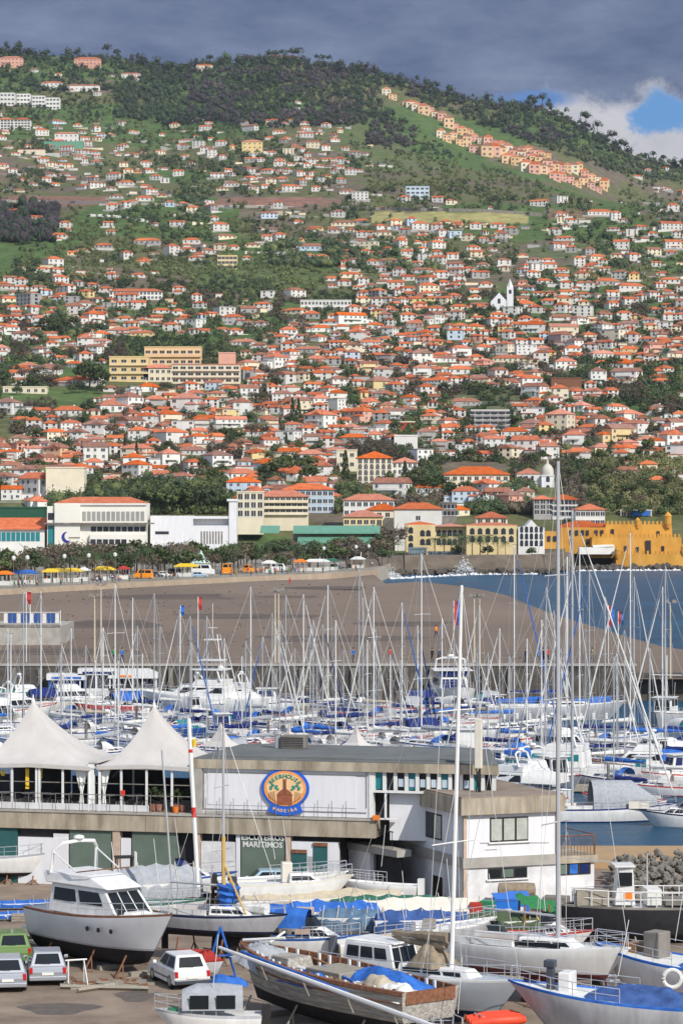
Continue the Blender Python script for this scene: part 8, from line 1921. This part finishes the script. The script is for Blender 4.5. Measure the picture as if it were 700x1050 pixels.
# long timbers and debris by the motor yacht
for i,(x0,y0,x1,y1,lb) in enumerate([(22,958,60,966,'long grey timber lying left of the motor yacht'),(24,965,66,975,'second grey timber below the first at the yacht stern'),(30,972,75,985,'third brown timber closest to the silver hatchback'),(62,1012,152,1014,'long broken plank on the asphalt before the motor yacht'),(80,1016,120,1010,'short diagonal plank among the debris by the long broken plank'),(100,1008,140,1013,'brown board beside the white hatchback')]):
    a, c = on(x0, y0, G+.12), on(x1, y1, G+.12); b = MB(); b.tube([a, c], .1, 4); tag(b.build('timber', 'oldwood' if i != 2 else 'wood'), lb, 'timber')
b = MB()
for i in range(90):
    x, y = R.uniform(62, 156), 1006+R.gauss(4, 3); p = on(x, y, G+.02); w = R.uniform(.05,.22); b.box(p.x-w, p.x+w, p.y-w*.6, p.y+w*.6, G+.002, G+R.uniform(.03,.12), R.randrange(3))
tag(b.build('debris', ['oldwood','stonegrey','rust']), 'scattered wood scraps and rubble under the motor yacht', kind='stuff')
t = thing('trestle', 'white folding trestle beside the silver hatchback', 'trestle', tuple(on(78, 1010, G)), .4)
for sx in (-.45,.45):
    for k in (-.3,.3): b = MB(); b.tube([(sx,k,0),(sx*.8,0,1.1)], .03, 5); b.build('leg', 'white', t)
b = MB(); b.tube([(-.5,0,1.1),(.5,0,1.1)], .04, 5); b.build('bar', 'white', t)
t = thing('forklift', 'small black and white forklift in front of the beige pillar', 'forklift', tuple(on(127, 915, G)), .2)
b = MB(); b.box(-.5,.5,-.5,.5,.25,.9); b.build('body', 'stonegrey', t, bevel=.05)
for sx in (-.42,.42):
    for sy in (-.4,.4): b = MB(); b.tube([(sx,sy,.9),(sx,sy,1.9)], .035, 5); b.build('post', 'black', t)
b = MB(); b.box(-.5,.5,-.5,.5,1.9,1.97); b.build('roof', 'black', t); b = MB(); b.tube([(.65,-.2,.1),(.65,-.2,2.2)], .05, 5); b.tube([(.65,.2,.1),(.65,.2,2.2)], .05, 5); b.build('lifting_mast', 'white', t)
for sx in (-.35,.35):
    for sy in (-1,1): b = MB(); b.T = Matrix.Translation((sx, sy*.5, .24)) @ Matrix.Rotation(PI/2, 4, 'X'); b.lathe([(.15,-.08),(.24,-.07),(.24,.07),(.15,.08)], 12); b.build('wheel', 'tyre', t)
for i,(x, y, lb) in enumerate(((663, 1008,'black tyre leaning on the stern trailer near the blue railed boat'),(640, 1002,'black tyre beside the trailer frame'))):
    q = on(x, y, G); o = ring(None, (0,0,0), .3, 'tyre', 'tyre', .11); o.location = (q.x, q.y, G+.41); o.rotation_euler = (.2,0,.5*i); tag(o, lb, 'tyre')
t = thing('boat_trailer', 'grey galvanised boat trailer frame between the two blue trimmed boats', 'trailer', tuple(on(636, 1018, G)), math.radians(-50))
for y_ in (-.6,.6): b = MB(); b.tube([(-2.4,y_,.5),(2.4,y_*.5,.6)], .06, 6); b.build('beam', 'steel', t)
for x_ in (-2,-1,0,1,2): b = MB(); b.tube([(x_,-.7,.55),(x_,.7,.55)], .05, 5); b.build('crossbar', 'steel', t)
for sy in (-1,1):
    b = MB(); b.T = Matrix.Translation((-.6, sy*.85, .32)) @ Matrix.Rotation(PI/2, 4, 'X'); b.lathe([(.18,-.09),(.3,-.08),(.3,.08),(.18,.09)], 14); b.build('wheel', 'tyre', t)
p = on(241, 958, G); person((p.x, p.y, G+1.2), -1.2, 2, 'khaki', 'navy', 'person bending over gear on the pale grey sloop stern', s=1.0)
b = MB(); lum = heap([(-.9,0,0),(1.0,.1,0)], .55, 70, 'coverblue', None, 'blue_sheet'); lum.location = tuple(on(233, 1010, G)); tag(lum, 'blue sheet heap beside the small open fishing boat', 'tarpaulin')
# blue A frame hoist near the jet ski
t = thing('hoist_frame', 'blue triangular hoist frame behind the jet ski', 'hoist', tuple(on(226, 1003, G)), .1)
for sx in (-.7,.7): b = MB(); b.tube([(sx,0,0),(0,0,2.3)], .06, 6); b.build('strut', 'coverblue', t)
b = MB(); b.tube([(-.7,0,.05),(.7,0,.05)], .05, 6); b.tube([(-.4,0,1.0),(.4,0,1.0)], .04, 6); b.build('crossbar', 'coverblue', t)

# ladders, drums, buckets and fenders between the boats
def ladder(x, y, h, lean, lb, Yoff=0):
    p = on(x, y, G); t = thing('ladder', lb, 'ladder', (p.x, p.y+Yoff, G), R.uniform(-.5, .5))
    for sx in (-.2, .2): b = MB(); b.tube([(sx,0,0),(sx,lean,h)], .03, 5); b.build('rail', 'steel', t)
    for k in range(int(h/.3)): q = (k+.7)*.3/h; b = MB(); b.tube([(-.2,lean*q,h*q),(.2,lean*q,h*q)], .018, 4); b.build('rung', 'steel', t)
ladder(262, 985, 2.2, .6, 'aluminium ladder between the pale grey sloop and the timber boat'); ladder(590, 1006, 2.3, .6, 'aluminium ladder by the white yacht with the tallest mast')
for i, (x, y, m, lb) in enumerate([(330, 975,'coverred','red oil drum behind the timber boat'),(341, 977,'coverblue','blue oil drum next to the red oil drum'),(468, 956,'covergreen','green drum under the olive tarpaulin boat'),(575, 980,'coverblue','blue drum on the yard road before the workboat'),(620, 990,'stonegrey','grey drum on the yard road beside the trailer'),(150, 945,'orange','orange drum behind the flybridge motor yacht'),(258, 965,'coverblue','small blue drum below the sloop bow')]):
    p = on(x, y, G); b = MB(); b.lathe([(.27,0),(.29,.02),(.28,.3),(.3,.32),(.28,.34),(.28,.6),(.3,.62),(.28,.64),(.29,.88),(.27,.9)], 14); tag(b.build('oil_drum', m, None, (p.x, p.y, G), smooth=True), lb, 'drum')
# ------------------------------------------------------------------ tidy up
# a kind's first-built copy that no place was found for is dropped
for o in list(bpy.data.objects):
    if o.parent is None and o.location.z < -150 and o.name in bpy.data.objects:
        for c in list(o.children_recursive): bpy.data.objects.remove(c)
        bpy.data.objects.remove(o)
print('objects', len(bpy.data.objects))
